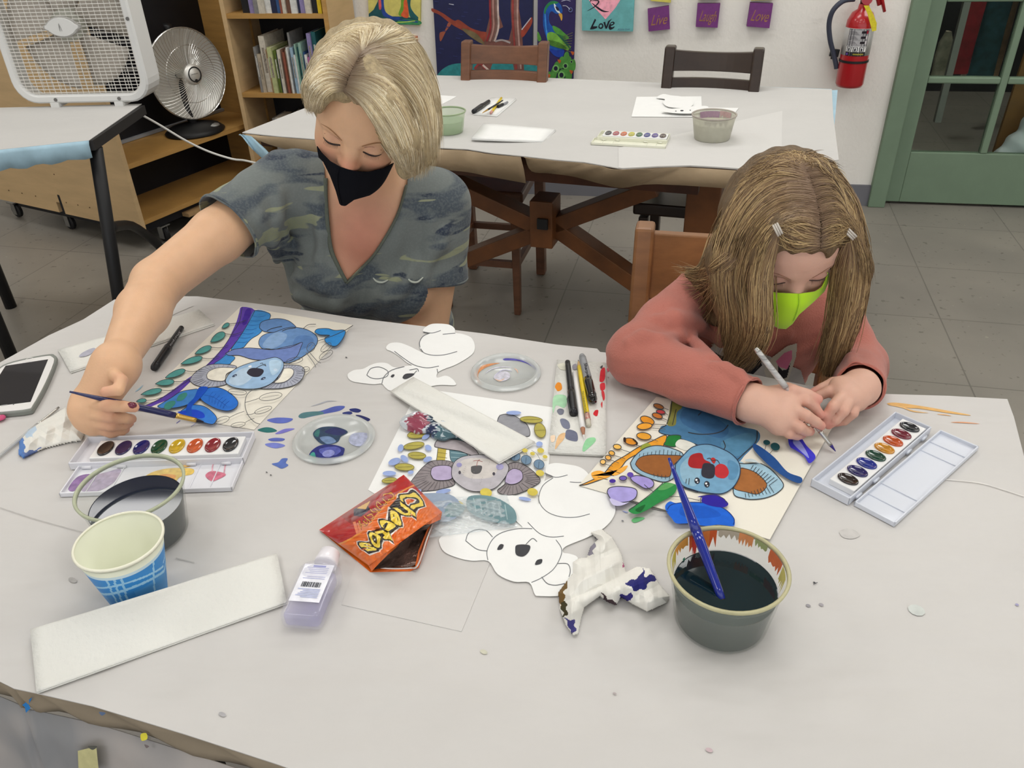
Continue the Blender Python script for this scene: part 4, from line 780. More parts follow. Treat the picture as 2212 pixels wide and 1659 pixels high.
# paint marks on the cover
a = Art(lambda x, y, l: P(x, y, T + .0001 + l))
c1, c2, c3, c4, c5, c6, c7, c8 = [frame_at((ox, oy, .27125)) for ox, oy in ((0, 620), (300, 620), (700, 680), (1150, 740), (1612, 740), (0, 1000), (550, 1000), (1150, 1050))]
a.tf = c2
for pts, c in (([(945, 1140), (1000, 1118), (1060, 1122), (1100, 1148), (1020, 1160)], (46, 112, 110)), ([(1270, 1030), (1310, 1000), (1440, 988), (1560, 950), (1640, 950), (1600, 985), (1480, 1010), (1380, 1030), (1300, 1046)], (84, 96, 170)), ([(1270, 1032), (1310, 1000), (1440, 990), (1470, 1010), (1370, 1030), (1310, 1046)], (84, 124, 130)), ([(1620, 1002), (1680, 990), (1700, 1008), (1650, 1022)], (52, 60, 120)), ([(1678, 972), (1730, 966), (1770, 982), (1745, 1000), (1690, 990)], (42, 50, 110)), ([(1725, 1020), (1770, 1022), (1840, 1050), (1820, 1068), (1760, 1042)], (42, 44, 96)), ([(1020, 1060), (1100, 1040), (1225, 1048), (1180, 1080), (1090, 1084)], (96, 110, 190)), ([(1085, 1168), (1160, 1130), (1240, 1128), (1190, 1150), (1130, 1168)], (124, 120, 200)), ([(1030, 1212), (1090, 1200), (1160, 1208), (1140, 1226), (1060, 1228)], (92, 104, 180)), ([(1005, 1250), (1090, 1240), (1165, 1262), (1100, 1284), (1040, 1274)], (120, 130, 205)), ([(1058, 1408), (1110, 1395), (1140, 1366), (1185, 1366), (1170, 1400), (1190, 1420), (1140, 1446), (1100, 1430)], (92, 116, 186))): a.poly(pts, c)
a.line([(1370, 950), (1440, 930), (1500, 910), (1575, 908)], 3, (170, 172, 180), taper=True)
a.tf = c1; a.line([(1075, 835), (1110, 810), (1140, 780)], 2.6, (150, 186, 206), taper=True); a.poly([(1010, 1098), (1030, 1086), (1065, 1094), (1050, 1106)], (60, 50, 140)); a.line([(1405, 1085), (1435, 1062)], 1.3, (90, 90, 170)); a.line([(1520, 1112), (1560, 1085)], 1, (150, 150, 200)); a.line([(1540, 150), (1400, 210), (1330, 250)], 1, (190, 188, 184))
a.tf = c5
a.poly([(1125, 490), (1190, 478), (1400, 506), (1620, 545), (1780, 575), (1750, 578), (1600, 560), (1380, 526), (1290, 520)], (222, 176, 110)); a.line([(1130, 496), (1240, 514), (1330, 546), (1450, 560)], 3.2, (224, 182, 124), taper=True); a.line([(1520, 570), (1580, 574), (1635, 584)], 2, (226, 180, 130), taper=True); a.line([(1630, 634), (1730, 636), (1860, 646)], 2.4, (222, 160, 120), taper=True); a.poly([(745, 1500), (830, 1480), (905, 1530), (850, 1562), (770, 1550)], (196, 193, 190))
a.tf = c4; a.poly([(790, 1412), (830, 1390), (895, 1396), (860, 1420), (810, 1434)], (104, 180, 120)); a.poly([(715, 1338), (760, 1350), (745, 1356)], (150, 160, 210)); a.poly([(594, 208), (606, 200), (612, 222), (600, 232)], (210, 90, 110)); a.line([(600, 272), (608, 282)], 1, (120, 60, 60))
a.tf = lambda p: p
for x, y, r, c in ((1759, 1258, 2, (80, 80, 84)), (1746, 1308, 4, (150, 148, 152)), (1774, 1306, 4, (160, 156, 160)), (1980, 1318, 14, (202, 206, 202)), (1045, 1408, 6, (196, 194, 176)), (480, 1543, 6, (170, 168, 170)), (157, 1253, 7, (176, 173, 170)), (1532, 1620, 6, (196, 176, 180)), (2197, 1306, 3, (160, 156, 190)), (960, 780, 1.6, (80, 80, 84)), (748, 772, 1.6, (80, 80, 84)), (1480, 778, 1.6, (80, 80, 84)), (1728, 952, 3, (90, 90, 94)), (576, 1020, 1.5, (90, 90, 90)), (585, 1026, 1.5, (90, 90, 90)), (1345, 1125, 2, (120, 120, 124)), (1328, 1498, 3, (180, 170, 170))): a.ell(x, y, r * 1.4, r * .8, 20, c, n=10)
a.line([(1757, 1262), (1766, 1258)], 1.5, (70, 70, 74)); a.line([(0, 1096), (80, 1122), (190, 1152)], 1.3, (184, 181, 178)); a.line([(380, 1205), (420, 1215)], 1.5, (178, 176, 172)); a.line([(2035, 1035), (2110, 1042), (2160, 1055), (2212, 1072)], 1.6, (222, 219, 215))
a.mb.mi = [1] * len(a.mb.mi); a.mb.prism([p[:2] for p in W3], T - .0012, T, mi=0); a.mb.build('paper_sheet', [m_paper2, INK], cv, usecol=True)
# ------------------------------------------------------------------ helpers for things on the table
def sheet_thing(name, label, cat, pts, z, mat, th=.0004, group=None, sm=0, pname='paper'):
    q = crv(pts, sm) if sm else pts; V = [P(x, y, z + th) for x, y in q]; c = sum(V) / len(V)
    t = thing(name, label, cat, (c[0], c[1], z), group)
    MB().prism([v[:2] for v in V], z, z + th).build(pname, mat, t)
    return t, Art(lambda x, y, l: P(x, y, z + th + .00005 + l))
m_white = M('drawing_paper', (240, 240, 238), .7, noise=(30, .015)); m_cream = M('watercolor_paper', (232, 227, 214), .8, bump=(220, .15, .002)); m_tow = M('paper_towel', (226, 225, 219), .9, bump=(160, .5, .003))
LC = (58, 60, 64)
# woman's painting
t, a = sheet_thing('koala_painting', 'blue and purple koala painting under the brush in the woman\'s hand', 'painting', [(520, 662), (762, 702), (549, 928), (283, 884)], T + .0005, m_cream, .0006)
a.tf = c2
a.poly([(820, 158), (925, 185), (870, 290), (800, 400), (730, 490), (640, 590), (570, 650), (490, 690), (440, 730), (400, 765), (330, 830), (250, 890), (150, 930), (60, 970), (0, 984), (-40, 966), (60, 938), (180, 880), (290, 805), (380, 735), (480, 670), (560, 600), (640, 515), (700, 440), (745, 350), (780, 270), (800, 200)], (96, 66, 172), n=3)
a.line([(822, 160), (800, 280), (750, 360), (690, 455), (600, 570), (500, 660), (390, 745), (290, 815), (180, 885), (60, 940)], 1.2, LC); a.line([(925, 185), (868, 292), (800, 402), (730, 492), (640, 592), (520, 680)], 1.2, LC); a.ell(865, 215, 26, 50, 20, (66, 36, 150)); a.poly([(830, 240), (870, 230), (860, 290), (826, 300)], (70, 40, 156))
a.fil([(925, 185), (1045, 214), (1020, 290), (980, 350), (950, 380), (900, 410), (860, 450), (830, 482), (760, 495), (735, 495), (800, 402), (868, 292)], (62, 140, 208), LC, 1.2)
for i in range(7): y0 = 230 + i * 34; a.line([(905 - i * 24, y0), (950 - i * 20, y0 + 8), (1010 - i * 24, y0 - 2)], .8, (40, 96, 170))
a.fil([(700, 535), (765, 560), (735, 600), (715, 615), (600, 615), (650, 575)], (62, 140, 208), LC, 1.0)
a.fil([(960, 325), (975, 280), (1050, 256), (1120, 252), (1190, 268), (1240, 305), (1250, 330), (1180, 330), (1120, 345), (1080, 360), (1000, 355)], (96, 134, 186)); a.fil([(1080, 360), (1180, 325), (1260, 322), (1340, 340), (1405, 380), (1424, 425), (1400, 480), (1340, 530), (1240, 590), (1150, 600), (1060, 500), (985, 490), (955, 450), (970, 400), (1020, 370)], (104, 142, 192))
a.poly([(985, 470), (1030, 400), (1100, 360), (1180, 380), (1140, 450), (1060, 490)], (134, 166, 206)); a.poly([(1250, 400), (1360, 390), (1390, 440), (1300, 500), (1220, 520)], (88, 126, 180))
a.fil([(690, 528), (760, 496), (860, 485), (960, 490), (1060, 500), (1150, 480), (1240, 460), (1300, 440), (1290, 480), (1250, 560), (1150, 600), (1000, 585), (900, 575), (800, 545), (720, 545)], (110, 132, 190)); a.line([(1010, 496), (1110, 494), (1210, 478), (1290, 442)], 1.3, LC); a.line([(1140, 352), (1180, 335), (1250, 325)], 1.6, LC); a.line([(1020, 350), (1060, 330), (1140, 312)], 1.4, LC)
for cx, pts, inn in ((0, [(405, 745), (430, 700), (490, 650), (570, 618), (680, 615), (780, 635), (700, 690), (680, 740), (700, 770), (640, 790), (540, 800), (450, 780)], [(540, 700), (560, 670), (620, 645), (690, 640), (775, 650), (700, 690), (680, 745), (600, 745), (550, 730)]), (1, [(1150, 625), (1220, 620), (1290, 630), (1320, 665), (1300, 730), (1240, 780), (1140, 805), (1040, 810), (970, 805), (1020, 770), (1090, 750)], [(1155, 650), (1200, 645), (1232, 665), (1220, 710), (1160, 755), (1080, 762), (1120, 720)])):
    a.fil(pts, (172, 176, 190)); cxy = np.mean(inn, axis=0)
    for k in range(30):
        q = k / 30 * 2 * math.pi; p = np.array(pts, float); ctr_ = p.mean(0); e_ = p[int(k / 30 * len(p))] * (1 - (k / 30 * len(p)) % 1) + p[(int(k / 30 * len(p)) + 1) % len(p)] * ((k / 30 * len(p)) % 1); a.line([tuple(e_ + (cxy - e_) * .04), tuple(e_ + (cxy - e_) * .42)], .7, (110, 112, 128), False)
    a.fil(inn, (234, 230, 216), (100, 100, 106), 1.2)
a.fil([(690, 740), (720, 690), (790, 640), (900, 600), (1010, 575), (1090, 560), (1145, 590), (1150, 640), (1110, 710), (1050, 770), (960, 805), (860, 812), (760, 800), (700, 770)], (150, 182, 214)); a.poly([(720, 740), (800, 660), (900, 640), (900, 720), (820, 780), (740, 776)], (178, 200, 220)); a.poly([(1040, 590), (1130, 590), (1120, 660), (1060, 700)], (176, 204, 226))
a.poly([(860, 680), (885, 650), (930, 644), (985, 655), (992, 680), (960, 712), (910, 715), (875, 700)], (44, 42, 56)); a.line([(935, 645), (985, 620), (1010, 628)], 1.2, LC); a.line([(965, 610), (985, 605), (990, 620), (1005, 614), (1012, 632)], 1.1, LC)
for x, y in ((762, 706), (990, 728)): a.ell(x, y, 21, 9, -25, (60, 74, 100)); a.ell(x + 5, y + 1, 5, 3, 0, (200, 210, 224)); a.mb
a.ell(885, 632, 14, 8, -10, (224, 230, 236)); a.ell(1088, 660, 16, 12, 0, (196, 214, 232))
for x, y, w_, h_, s_ in ((690, 308, 34, 16, -30), (628, 400, 66, 30, -30), (512, 502, 70, 24, -22), (420, 585, 88, 24, -16), (290, 690, 84, 24, -20), (207, 760, 74, 24, -6), (100, 836, 84, 22, -12), (20, 905, 40, 16, -5)):
    A = math.radians(s_); L_ = [(x + w_ * u * math.cos(A) - h_ * v * math.sin(A), y + w_ * u * math.sin(A) + h_ * v * math.cos(A)) for u, v in ((-1.05, .15), (-.5, -.65), (.2, -1), (.8, -.7), (1, .1), (.7, .8), (.1, 1), (-.5, .75))]
    a.fil(L_, (84, 156, 152), LC, 1.1); a.line([(x + w_ * .95 * math.cos(A), y + w_ * .9 * math.sin(A)), (x + w_ + 60, y - 4 + s_ * .6), (x + w_ + 130, y - 26 + s_ * .6)], 1.1, LC)
a.fil([(480, 870), (500, 830), (570, 800), (650, 805), (720, 840), (775, 890), (790, 930), (760, 970), (700, 986), (620, 970), (540, 930), (500, 900)], (38, 108, 200)); a.line([(520, 860), (600, 880), (700, 950)], .8, (24, 70, 160))
for k in range(6): a.line([(560 + k * 24, 870 + k * 14), (590 + k * 26, 835 + k * 14)], .7, (24, 74, 166)); a.line([(560 + k * 24, 874 + k * 14), (560 + k * 22, 915 + k * 10)], .7, (24, 74, 166))
a.fil([(150, 945), (260, 880), (330, 835), (430, 815), (470, 818), (450, 880), (400, 930), (300, 960), (180, 965)], (66, 132, 206)); a.fil([(395, 950), (440, 938), (520, 950), (590, 1000), (622, 1050), (600, 1085), (560, 1090), (440, 1050), (330, 1000)], (52, 122, 208)); a.poly([(310, 1000), (360, 985), (440, 975), (510, 1000), (520, 1040), (440, 1040)], (24, 70, 200)); a.poly([(480, 800), (550, 800), (500, 870), (450, 920), (420, 960), (420, 1030), (375, 1020), (385, 940), (440, 880)], (16, 78, 190)); a.poly([(300, 900), (320, 860), (370, 840), (385, 860), (350, 900), (310, 908)], (64, 140, 130)); a.poly([(200, 960), (220, 920), (280, 905), (290, 930), (240, 975)], (64, 140, 130))
a.fil([(1400, 360), (1420, 335), (1500, 330), (1560, 345), (1640, 345), (1630, 400), (1570, 470), (1500, 450), (1480, 410), (1520, 385), (1440, 380)], (50, 136, 206)); a.line([(1705, 305), (1640, 345), (1540, 390), (1425, 430)], 1.3, LC); a.line([(1310, 330), (1350, 300), (1410, 296)], 1.2, LC)
for x, y, w_, h_, s_ in ((1490, 480, 50, 24, -40), (1490, 540, 60, 26, -30), (1240, 585, 66, 24, -10), (1370, 480, 40, 30, -60), (1330, 655, 30, 20, -10), (785, 835, 74, 24, 6), (1050, 872, 92, 30, -10), (990, 980, 72, 22, -18), (665, 1060, 58, 26, -20), (790, 1098, 58, 20, -10)): a.ell(x, y, w_, h_, s_, None); A = math.radians(s_); pts = [(x + w_ * math.cos(q) * math.cos(A) - h_ * math.sin(q) * math.sin(A), y + w_ * math.cos(q) * math.sin(A) + h_ * math.sin(q) * math.cos(A)) for q in np.linspace(0, 6.283, 18)]; a.line(pts, 1.1, (86, 86, 86), False); a.line([(x - w_ * .8 * math.cos(A), y - w_ * .8 * math.sin(A)), (x + w_ * .7 * math.cos(A), y + w_ * .7 * math.sin(A))], .8, (130, 130, 128))
a.line([(1330, 520), (1390, 600), (1410, 640)], 1.6, (120, 120, 120)); a.line([(1350, 510), (1420, 590), (1450, 605)], 1.6, (120, 120, 120)); a.line([(915, 812), (860, 860), (845, 940), (870, 1020), (920, 1075), (965, 1092)], 1.6, (110, 110, 110)); a.line([(845, 920), (900, 905), (960, 885)], 1, LC); a.line([(855, 1015), (890, 1015), (930, 1000)], 1, LC); a.line([(720, 1040), (780, 1010), (840, 990)], 1, LC); a.line([(845, 1080), (880, 1060), (920, 1045)], 1, LC)
a.mb.build('painted_design', INK, t, usecol=True)
# girl's painting
t, a = sheet_thing('koala_painting', 'bright koala painting with orange ears between the girl\'s arm and the water tub', 'painting', [(1418, 857), (1797, 925), (1663, 1165), (1250, 1048)], T + .0032, m_cream, .0006)
a.tf = c4
a.poly([(1160, 480), (1300, 480), (1500, 540), (1650, 660), (1790, 700), (1810, 770), (1740, 850), (1690, 900), (1640, 950), (1560, 900), (1480, 860), (1380, 830), (1280, 820), (1180, 760), (1100, 740), (1030, 730), (1010, 700), (1030, 665), (1080, 655), (1120, 600), (1150, 540)], (74, 124, 164)); a.poly([(1220, 520), (1400, 560), (1560, 680), (1500, 760), (1300, 700), (1180, 620)], (62, 108, 152)); a.poly([(1500, 800), (1700, 720), (1780, 760), (1680, 880), (1600, 900)], (86, 138, 172))
a.poly([(1112, 470), (1190, 480), (1190, 520), (1150, 560), (1140, 655), (1075, 655), (1090, 560)], (134, 134, 66)); a.line([(1110, 466), (1100, 560), (1070, 650)], 2, LC); a.line([(1145, 530), (1115, 655)], 1.6, LC)
a.line([(1070, 655), (1015, 690), (1012, 715), (1060, 732), (1120, 740)], 1.8, LC); a.line([(1560, 655), (1520, 700), (1440, 725), (1330, 730), (1240, 715)], 2, LC); a.line([(1320, 580), (1345, 555)], 2, LC); a.line([(1520, 780), (1536, 830), (1500, 868), (1430, 868), (1300, 810), (1180, 765)], 2.2, LC); a.line([(1790, 700), (1780, 790), (1700, 870), (1625, 940)], 2, LC)
a.fil([(375, 1138), (440, 1110), (560, 1050), (640, 960), (740, 900), (850, 830), (960, 780), (1050, 738), (1070, 760), (1035, 830), (960, 850), (860, 880), (760, 930), (700, 1000), (620, 1060), (520, 1100), (430, 1130)], (232, 158, 46), LC, 1.8); a.poly([(470, 1040), (540, 1020), (640, 1060), (720, 1030), (760, 980), (700, 1000), (600, 1075), (500, 1090)], (240, 170, 66)); a.poly([(860, 830), (920, 800), (960, 850), (880, 860)], (150, 160, 60))
a.line([(560, 1045), (650, 1060)], 1, LC); a.line([(600, 1010), (700, 1040)], 1, LC); a.line([(520, 1070), (600, 1090)], 1, LC)
a.fil([(1060, 790), (1085, 742), (1180, 742), (1160, 800), (1130, 830), (1050, 815)], (28, 120, 50), LC, 1.6); a.poly([(1140, 820), (1180, 770), (1300, 815), (1230, 860)], (222, 222, 212))
a.fil([(780, 960), (820, 900), (900, 840), (1000, 820), (1120, 845), (1200, 890), (1150, 960), (1140, 1060), (1060, 1110), (960, 1090), (860, 1050), (800, 1010)], (150, 182, 200), LC, 2); a.fil([(820, 970), (850, 920), (930, 895), (1060, 895), (1195, 905), (1150, 950), (1110, 1000), (1090, 1068), (980, 1060), (870, 1020)], (150, 92, 44), LC, 1.6)
a.fil([(1640, 960), (1700, 965), (1800, 960), (1870, 990), (1930, 1040), (2000, 1130), (1960, 1190), (1880, 1230), (1780, 1248), (1680, 1240), (1600, 1190)], (158, 192, 210), LC, 2); a.fil([(1655, 1000), (1720, 1010), (1800, 1050), (1868, 1135), (1800, 1205), (1700, 1190), (1605, 1160), (1630, 1090)], (160, 100, 50), LC, 1.6)
for k in range(11): x = 850 + k * 32; a.line([(x, 895 - k * 1 + abs(k - 5) * 3), (x + 6, 850 + abs(k - 6) * 6)], 1.1, LC)
for k in range(9): a.line([(1700 + k * 28, 1236 - k * 5), (1695 + k * 24, 1200 - k * 8)], 1.1, LC); a.line([(1760 + k * 24, 975 + k * 14), (1740 + k * 18, 1010 + k * 16)], 1.1, LC)
for k in range(6): a.line([(1120 - k * 30, 1100 - k * 6), (1126 - k * 32, 1066 - k * 5)], 1.1, LC)
a.fil([(1140, 970), (1200, 900), (1280, 830), (1400, 810), (1520, 850), (1600, 900), (1650, 970), (1650, 1060), (1600, 1150), (1520, 1200), (1420, 1200), (1300, 1180), (1200, 1140), (1145, 1070)], (112, 158, 190), (44, 60, 84), 2); a.poly([(1180, 980), (1280, 900), (1340, 1000), (1300, 1140), (1200, 1100)], (140, 178, 200)); a.poly([(1560, 940), (1640, 980), (1620, 1080), (1560, 1080)], (90, 140, 176)); a.line([(1200, 1150), (1320, 1188)], 3.5, (30, 40, 60))
a.poly([(1240, 950), (1260, 900), (1310, 880), (1350, 885), (1370, 930), (1420, 960), (1370, 1000), (1290, 1000), (1250, 985)], (162, 32, 36)); a.poly([(1460, 985), (1500, 965), (1545, 985), (1565, 1040), (1530, 1080), (1470, 1070), (1448, 1030)], (186, 44, 50)); a.poly([(1420, 930), (1440, 915), (1462, 935), (1445, 965)], (180, 44, 40)); a.poly([(1350, 1000), (1370, 960), (1440, 970), (1455, 1010), (1445, 1070), (1400, 1082), (1350, 1060)], (46, 44, 56))
for x, y in ((1312, 1100), (1390, 1128)): a.ell(x, y, 22, 26, -10, (40, 44, 56)); a.ell(x - 6, y - 6, 9, 8, 0, (236, 238, 240)); a.ell(x + 4, y + 12, 6, 5, 0, (230, 232, 236))
a.line([(1390, 925), (1415, 920), (1430, 940), (1470, 935), (1492, 965)], 1.4, LC); a.line([(1228, 1085), (1222, 1120)], 1.4, LC); a.line([(1250, 1080), (1245, 1130)], 1.4, LC)
for x, y, w_, h_, s_, c in ((1005, 508, 42, 18, 18, (150, 92, 44)), (1022, 552, 36, 16, 10, (188, 66, 70)), (995, 583, 42, 20, 18, (204, 120, 52)), (915, 620, 58, 30, 22, (226, 146, 34)), (893, 666, 60, 26, -6, (230, 158, 50)), (888, 745, 58, 28, 8, (226, 158, 48)), (782, 788, 50, 26, 14, (222, 142, 40)), (676, 830, 32, 20, 10, (236, 186, 90)), (632, 880, 24, 18, 20, (234, 176, 80)), (604, 916, 24, 18, 20, (232, 172, 84)), (562, 950, 22, 20, 0, (238, 190, 110)), (1866, 795, 28, 20, 10, (26, 78, 86)), (1934, 828, 38, 30, 20, (28, 78, 86))): a.ell(x, y, w_, h_, s_, c, LC if y < 960 and x < 1800 else None, 1.8); 
for x0, y0, x1, y1 in ((1045, 520, 1085, 535), (1055, 560, 1080, 578), (1030, 600, 1075, 618), (970, 650, 1065, 655), (955, 680, 1060, 690), (945, 770, 1000, 785), (830, 815, 870, 830), (705, 850, 780, 875), (655, 900, 740, 925), (625, 935, 690, 960), (580, 968, 640, 985), (1862, 815, 1850, 855), (1920, 850, 1890, 885)): a.line([(x0, y0), (x1, y1)], 1.2, (90, 84, 76))
a.poly([(725, 760), (742, 756), (745, 790), (728, 790)], (50, 30, 24)); a.line([(800, 765), (835, 800), (825, 815)], 3, (50, 34, 20))
a.fil([(595, 1195), (610, 1160), (680, 1145), (790, 1155), (832, 1180), (825, 1230), (780, 1262), (700, 1272), (630, 1250)], (166, 156, 216), LC, 1.8); a.poly([(620, 1240), (720, 1275), (770, 1270), (700, 1300), (640, 1290)], (202, 196, 232)); a.fil([(780, 1075), (830, 1058), (920, 1075), (965, 1110), (955, 1150), (900, 1162), (840, 1130), (795, 1100)], (164, 150, 214), LC, 1.8); a.ell(780, 1052, 26, 20, 10, (96, 70, 170)); a.ell(722, 1080, 30, 18, 0, (112, 92, 184), LC, 1.6); a.ell(638, 1102, 26, 16, 0, (70, 44, 150))
a.line([(890, 1130), (930, 1165), (975, 1195)], 1.3, LC); a.line([(770, 1265), (850, 1295)], 1.3, LC)
a.poly([(765, 1335), (830, 1290), (930, 1220), (1010, 1150), (1060, 1115), (1140, 1130), (1150, 1165), (1110, 1220), (1000, 1280), (900, 1340), (820, 1366)], (38, 132, 66)); a.poly([(1000, 1170), (1060, 1120), (1130, 1130), (1060, 1170)], (90, 160, 90)); a.poly([(820, 1330), (900, 1290), (860, 1350)], (16, 92, 40)); a.line([(770, 1335), (930, 1215), (1040, 1118)], 1.6, LC)
a.poly([(1058, 1300), (1095, 1265), (1150, 1278), (1300, 1270), (1440, 1290), (1540, 1330), (1600, 1390), (1612, 1440), (1590, 1462), (1480, 1450), (1380, 1460), (1260, 1440), (1150, 1440), (1110, 1400), (1070, 1350)], (22, 96, 206)); a.poly([(1200, 1300), (1400, 1310), (1500, 1380), (1300, 1400), (1180, 1370)], (14, 84, 190)); a.line([(1075, 1330), (1110, 1290), (1230, 1272), (1400, 1280), (1530, 1325), (1605, 1400), (1600, 1450)], 1.8, (20, 50, 120)); a.poly([(1315, 1228), (1400, 1210), (1480, 1215), (1560, 1280), (1520, 1312), (1420, 1300), (1350, 1270), (1350, 1235)], (40, 24, 150)); a.line([(1340, 1280), (1350, 1225), (1440, 1212), (1520, 1240), (1550, 1280)], 1.4, LC); a.line([(1090, 1225), (1200, 1230), (1330, 1258)], 1.2, LC); a.line([(950, 1325), (1020, 1340), (1080, 1345)], 1.2, LC)
a.tf = c5
a.poly([(60, 805), (130, 840), (230, 920), (330, 1030), (440, 1075), (430, 1120), (340, 1090), (220, 1010), (130, 930), (60, 850)], (30, 76, 140)); a.poly([(335, 770), (360, 745), (430, 752), (480, 820), (545, 890), (545, 930), (500, 960), (460, 900), (400, 860), (350, 830)], (60, 56, 200)); a.poly([(375, 775), (420, 780), (470, 850), (500, 920), (440, 870), (380, 810)], (150, 156, 226)); a.poly([(0, 930), (60, 930), (140, 985), (100, 960), (0, 945)], (196, 210, 214))
a.mb.build('painted_design', INK, t, usecol=True)
# printed reference koala sheet
t, a = sheet_thing('koala_print', 'printed grey koala reference sheet with yellow leaves, under the chip bag', 'print', [(905, 838), (1195, 880), (1186, 1000), (1140, 1185), (985, 1170), (795, 1058)], T + .0004, m_white, .0003)
a.tf = c3
a.fil([(1010, 970), (1000, 1080), (1020, 1170), (1130, 1165), (1140, 1080), (1100, 960)], (96, 128, 138), None or LC, 1)
for k in range(5): a.line([(1010, 990 + k * 36), (1130, 1005 + k * 34)], 1.2, (160, 186, 192))
a.poly([(890, 1210), (905, 1080), (920, 930), (1000, 935), (975, 1060), (960, 1180), (930, 1290)], (186, 168, 78)); a.line([(890, 1210), (905, 1080), (920, 930)], 1.2, LC)
for k in range(7): a.line([(905, 960 + k * 34), (980, 970 + k * 34)], .9, (140, 124, 60))
a.fil([(1400, 800), (1480, 790), (1560, 830), (1620, 880), (1640, 950), (1600, 970), (1420, 950), (1380, 860)], (150, 150, 156))
a.fil([(880, 1050), (900, 1000), (980, 988), (1100, 1005), (1180, 1050), (1230, 1110), (1180, 1120), (1080, 1085), (980, 1070)], (176, 168, 172))
for pts, inn in (([(665, 1370), (720, 1290), (790, 1210), (860, 1165), (960, 1160), (1030, 1185), (1020, 1280), (1040, 1350), (960, 1380), (860, 1400), (740, 1402)], [(850, 1270), (860, 1220), (920, 1200), (1000, 1205), (1022, 1240), (1020, 1300), (960, 1318), (880, 1312)]), ([(1465, 1190), (1540, 1175), (1620, 1210), (1690, 1270), (1722, 1320), (1680, 1360), (1560, 1420), (1450, 1435), (1380, 1400), (1450, 1330)], [(1440, 1330), (1460, 1260), (1510, 1225), (1570, 1245), (1582, 1300), (1540, 1340), (1480, 1350)])):
    a.fil(pts, (140, 132, 134)); p = np.array(pts, float); ci = np.mean(inn, axis=0)
    for k in range(26): f = k / 26 * len(p); e_ = p[int(f)] * (1 - f % 1) + p[(int(f) + 1) % len(p)] * (f % 1); a.line([tuple(e_), tuple(e_ + (ci - e_) * .5)], .8, (98, 92, 96), False)
    a.fil(inn, (178, 164, 196))
a.fil([(1018, 1220), (1040, 1170), (1090, 1135), (1160, 1120), (1280, 1115), (1400, 1150), (1460, 1190), (1468, 1240), (1430, 1310), (1360, 1380), (1260, 1405), (1160, 1400), (1070, 1350), (1020, 1290)], (182, 178, 184)); a.poly([(1100, 1160), (1240, 1140), (1380, 1180), (1340, 1290), (1160, 1300), (1080, 1240)], (200, 194, 190)); a.poly([(1170, 1225), (1180, 1205), (1255, 1203), (1245, 1255), (1205, 1268), (1175, 1255)], (84, 82, 84)); a.line([(1215, 1205), (1222, 1170), (1240, 1152)], 1.2, (150, 90, 84)); a.line([(1188, 1165), (1222, 1160), (1262, 1170)], 1.2, (150, 90, 84)); a.ell(1080, 1256, 10, 14, 0, (70, 66, 76)); a.ell(1352, 1266, 11, 13, 0, (70, 66, 76)); a.ell(1076, 1195, 22, 18, 0, (150, 146, 190)); a.ell(1400, 1210, 30, 24, 0, (160, 156, 196))
for x, y, w_, h_, s_ in ((750, 950, 88, 32, -8), (715, 1042, 84, 28, -10), (740, 1120, 72, 28, 4), (640, 1212, 78, 28, 2), (520, 1318, 60, 22, -6), (1650, 835, 90, 26, 4), (1720, 920, 60, 44, 70)):
    a.ell(x, y, w_, h_, s_, (176, 166, 82), (110, 100, 60), 1.1); a.line([(x - w_ * .7, y + 2), (x + w_ * .8, y - 2)], .9, (120, 110, 60))
for x, y, w_, h_, s_ in ((880, 960, 26, 24, 30), (810, 970, 34, 18, -30), (830, 1058, 28, 22, 30), (610, 1060, 22, 30, 20), (640, 1145, 36, 22, 40), (560, 1168, 50, 26, -20), (825, 1150, 36, 20, -20), (520, 1262, 54, 20, 0), (690, 1254, 24, 14, -10), (1510, 780, 60, 16, 0), (720, 1400, 56, 18, 0), (950, 1405, 60, 18, -10), (1715, 1028, 26, 20, 0), (1600, 1465, 50, 14, 10)): a.ell(x, y, w_, h_, s_, (150, 168, 214))
for x, y in ((1520, 1125), (1610, 1155), (1712, 1190)): a.ell(x, y, 42, 36, 20, (110, 136, 160), (70, 84, 100), 1.1); a.line([(x, y - 20), (x - 4, y + 30)], .9, (60, 74, 90)); a.line([(x + 10, y - 34), (x - 20, y - 84), (x - 60, y - 110)], .9, (110, 110, 110))
for x, y, r in ((1600, 1080, 16), (1660, 1105, 14), (1725, 1080, 20), (1720, 1260, 24), (1660, 1410, 30), (1290, 1415, 34), (1060, 1520, 40), (1760, 1130, 14)): a.ell(x, y, r * 1.4, r, 10, (208, 190, 84))
for k in range(24): a.ell(1060 + (k * 67) % 340, 1170 + (k * 41) % 190, 3, 2.4, 0, (150, 142, 146), n=6)
a.poly([(1150, 1450), (1300, 1440), (1420, 1480), (1520, 1560), (1510, 1660), (1300, 1640), (1150, 1560)], (110, 140, 146)); 
for k in range(6): a.line([(1190 + k * 50, 1460 + k * 10), (1210 + k * 50, 1560 + k * 14)], 2, (160, 184, 186))
a.poly([(700, 1440), (1000, 1430), (1100, 1560), (960, 1650), (760, 1560)], (146, 160, 180)); a.poly([(1000, 1500), (1120, 1520), (1080, 1600), (960, 1600)], (120, 146, 150))
a.mb.build('printed_design', INK, t, usecol=True)
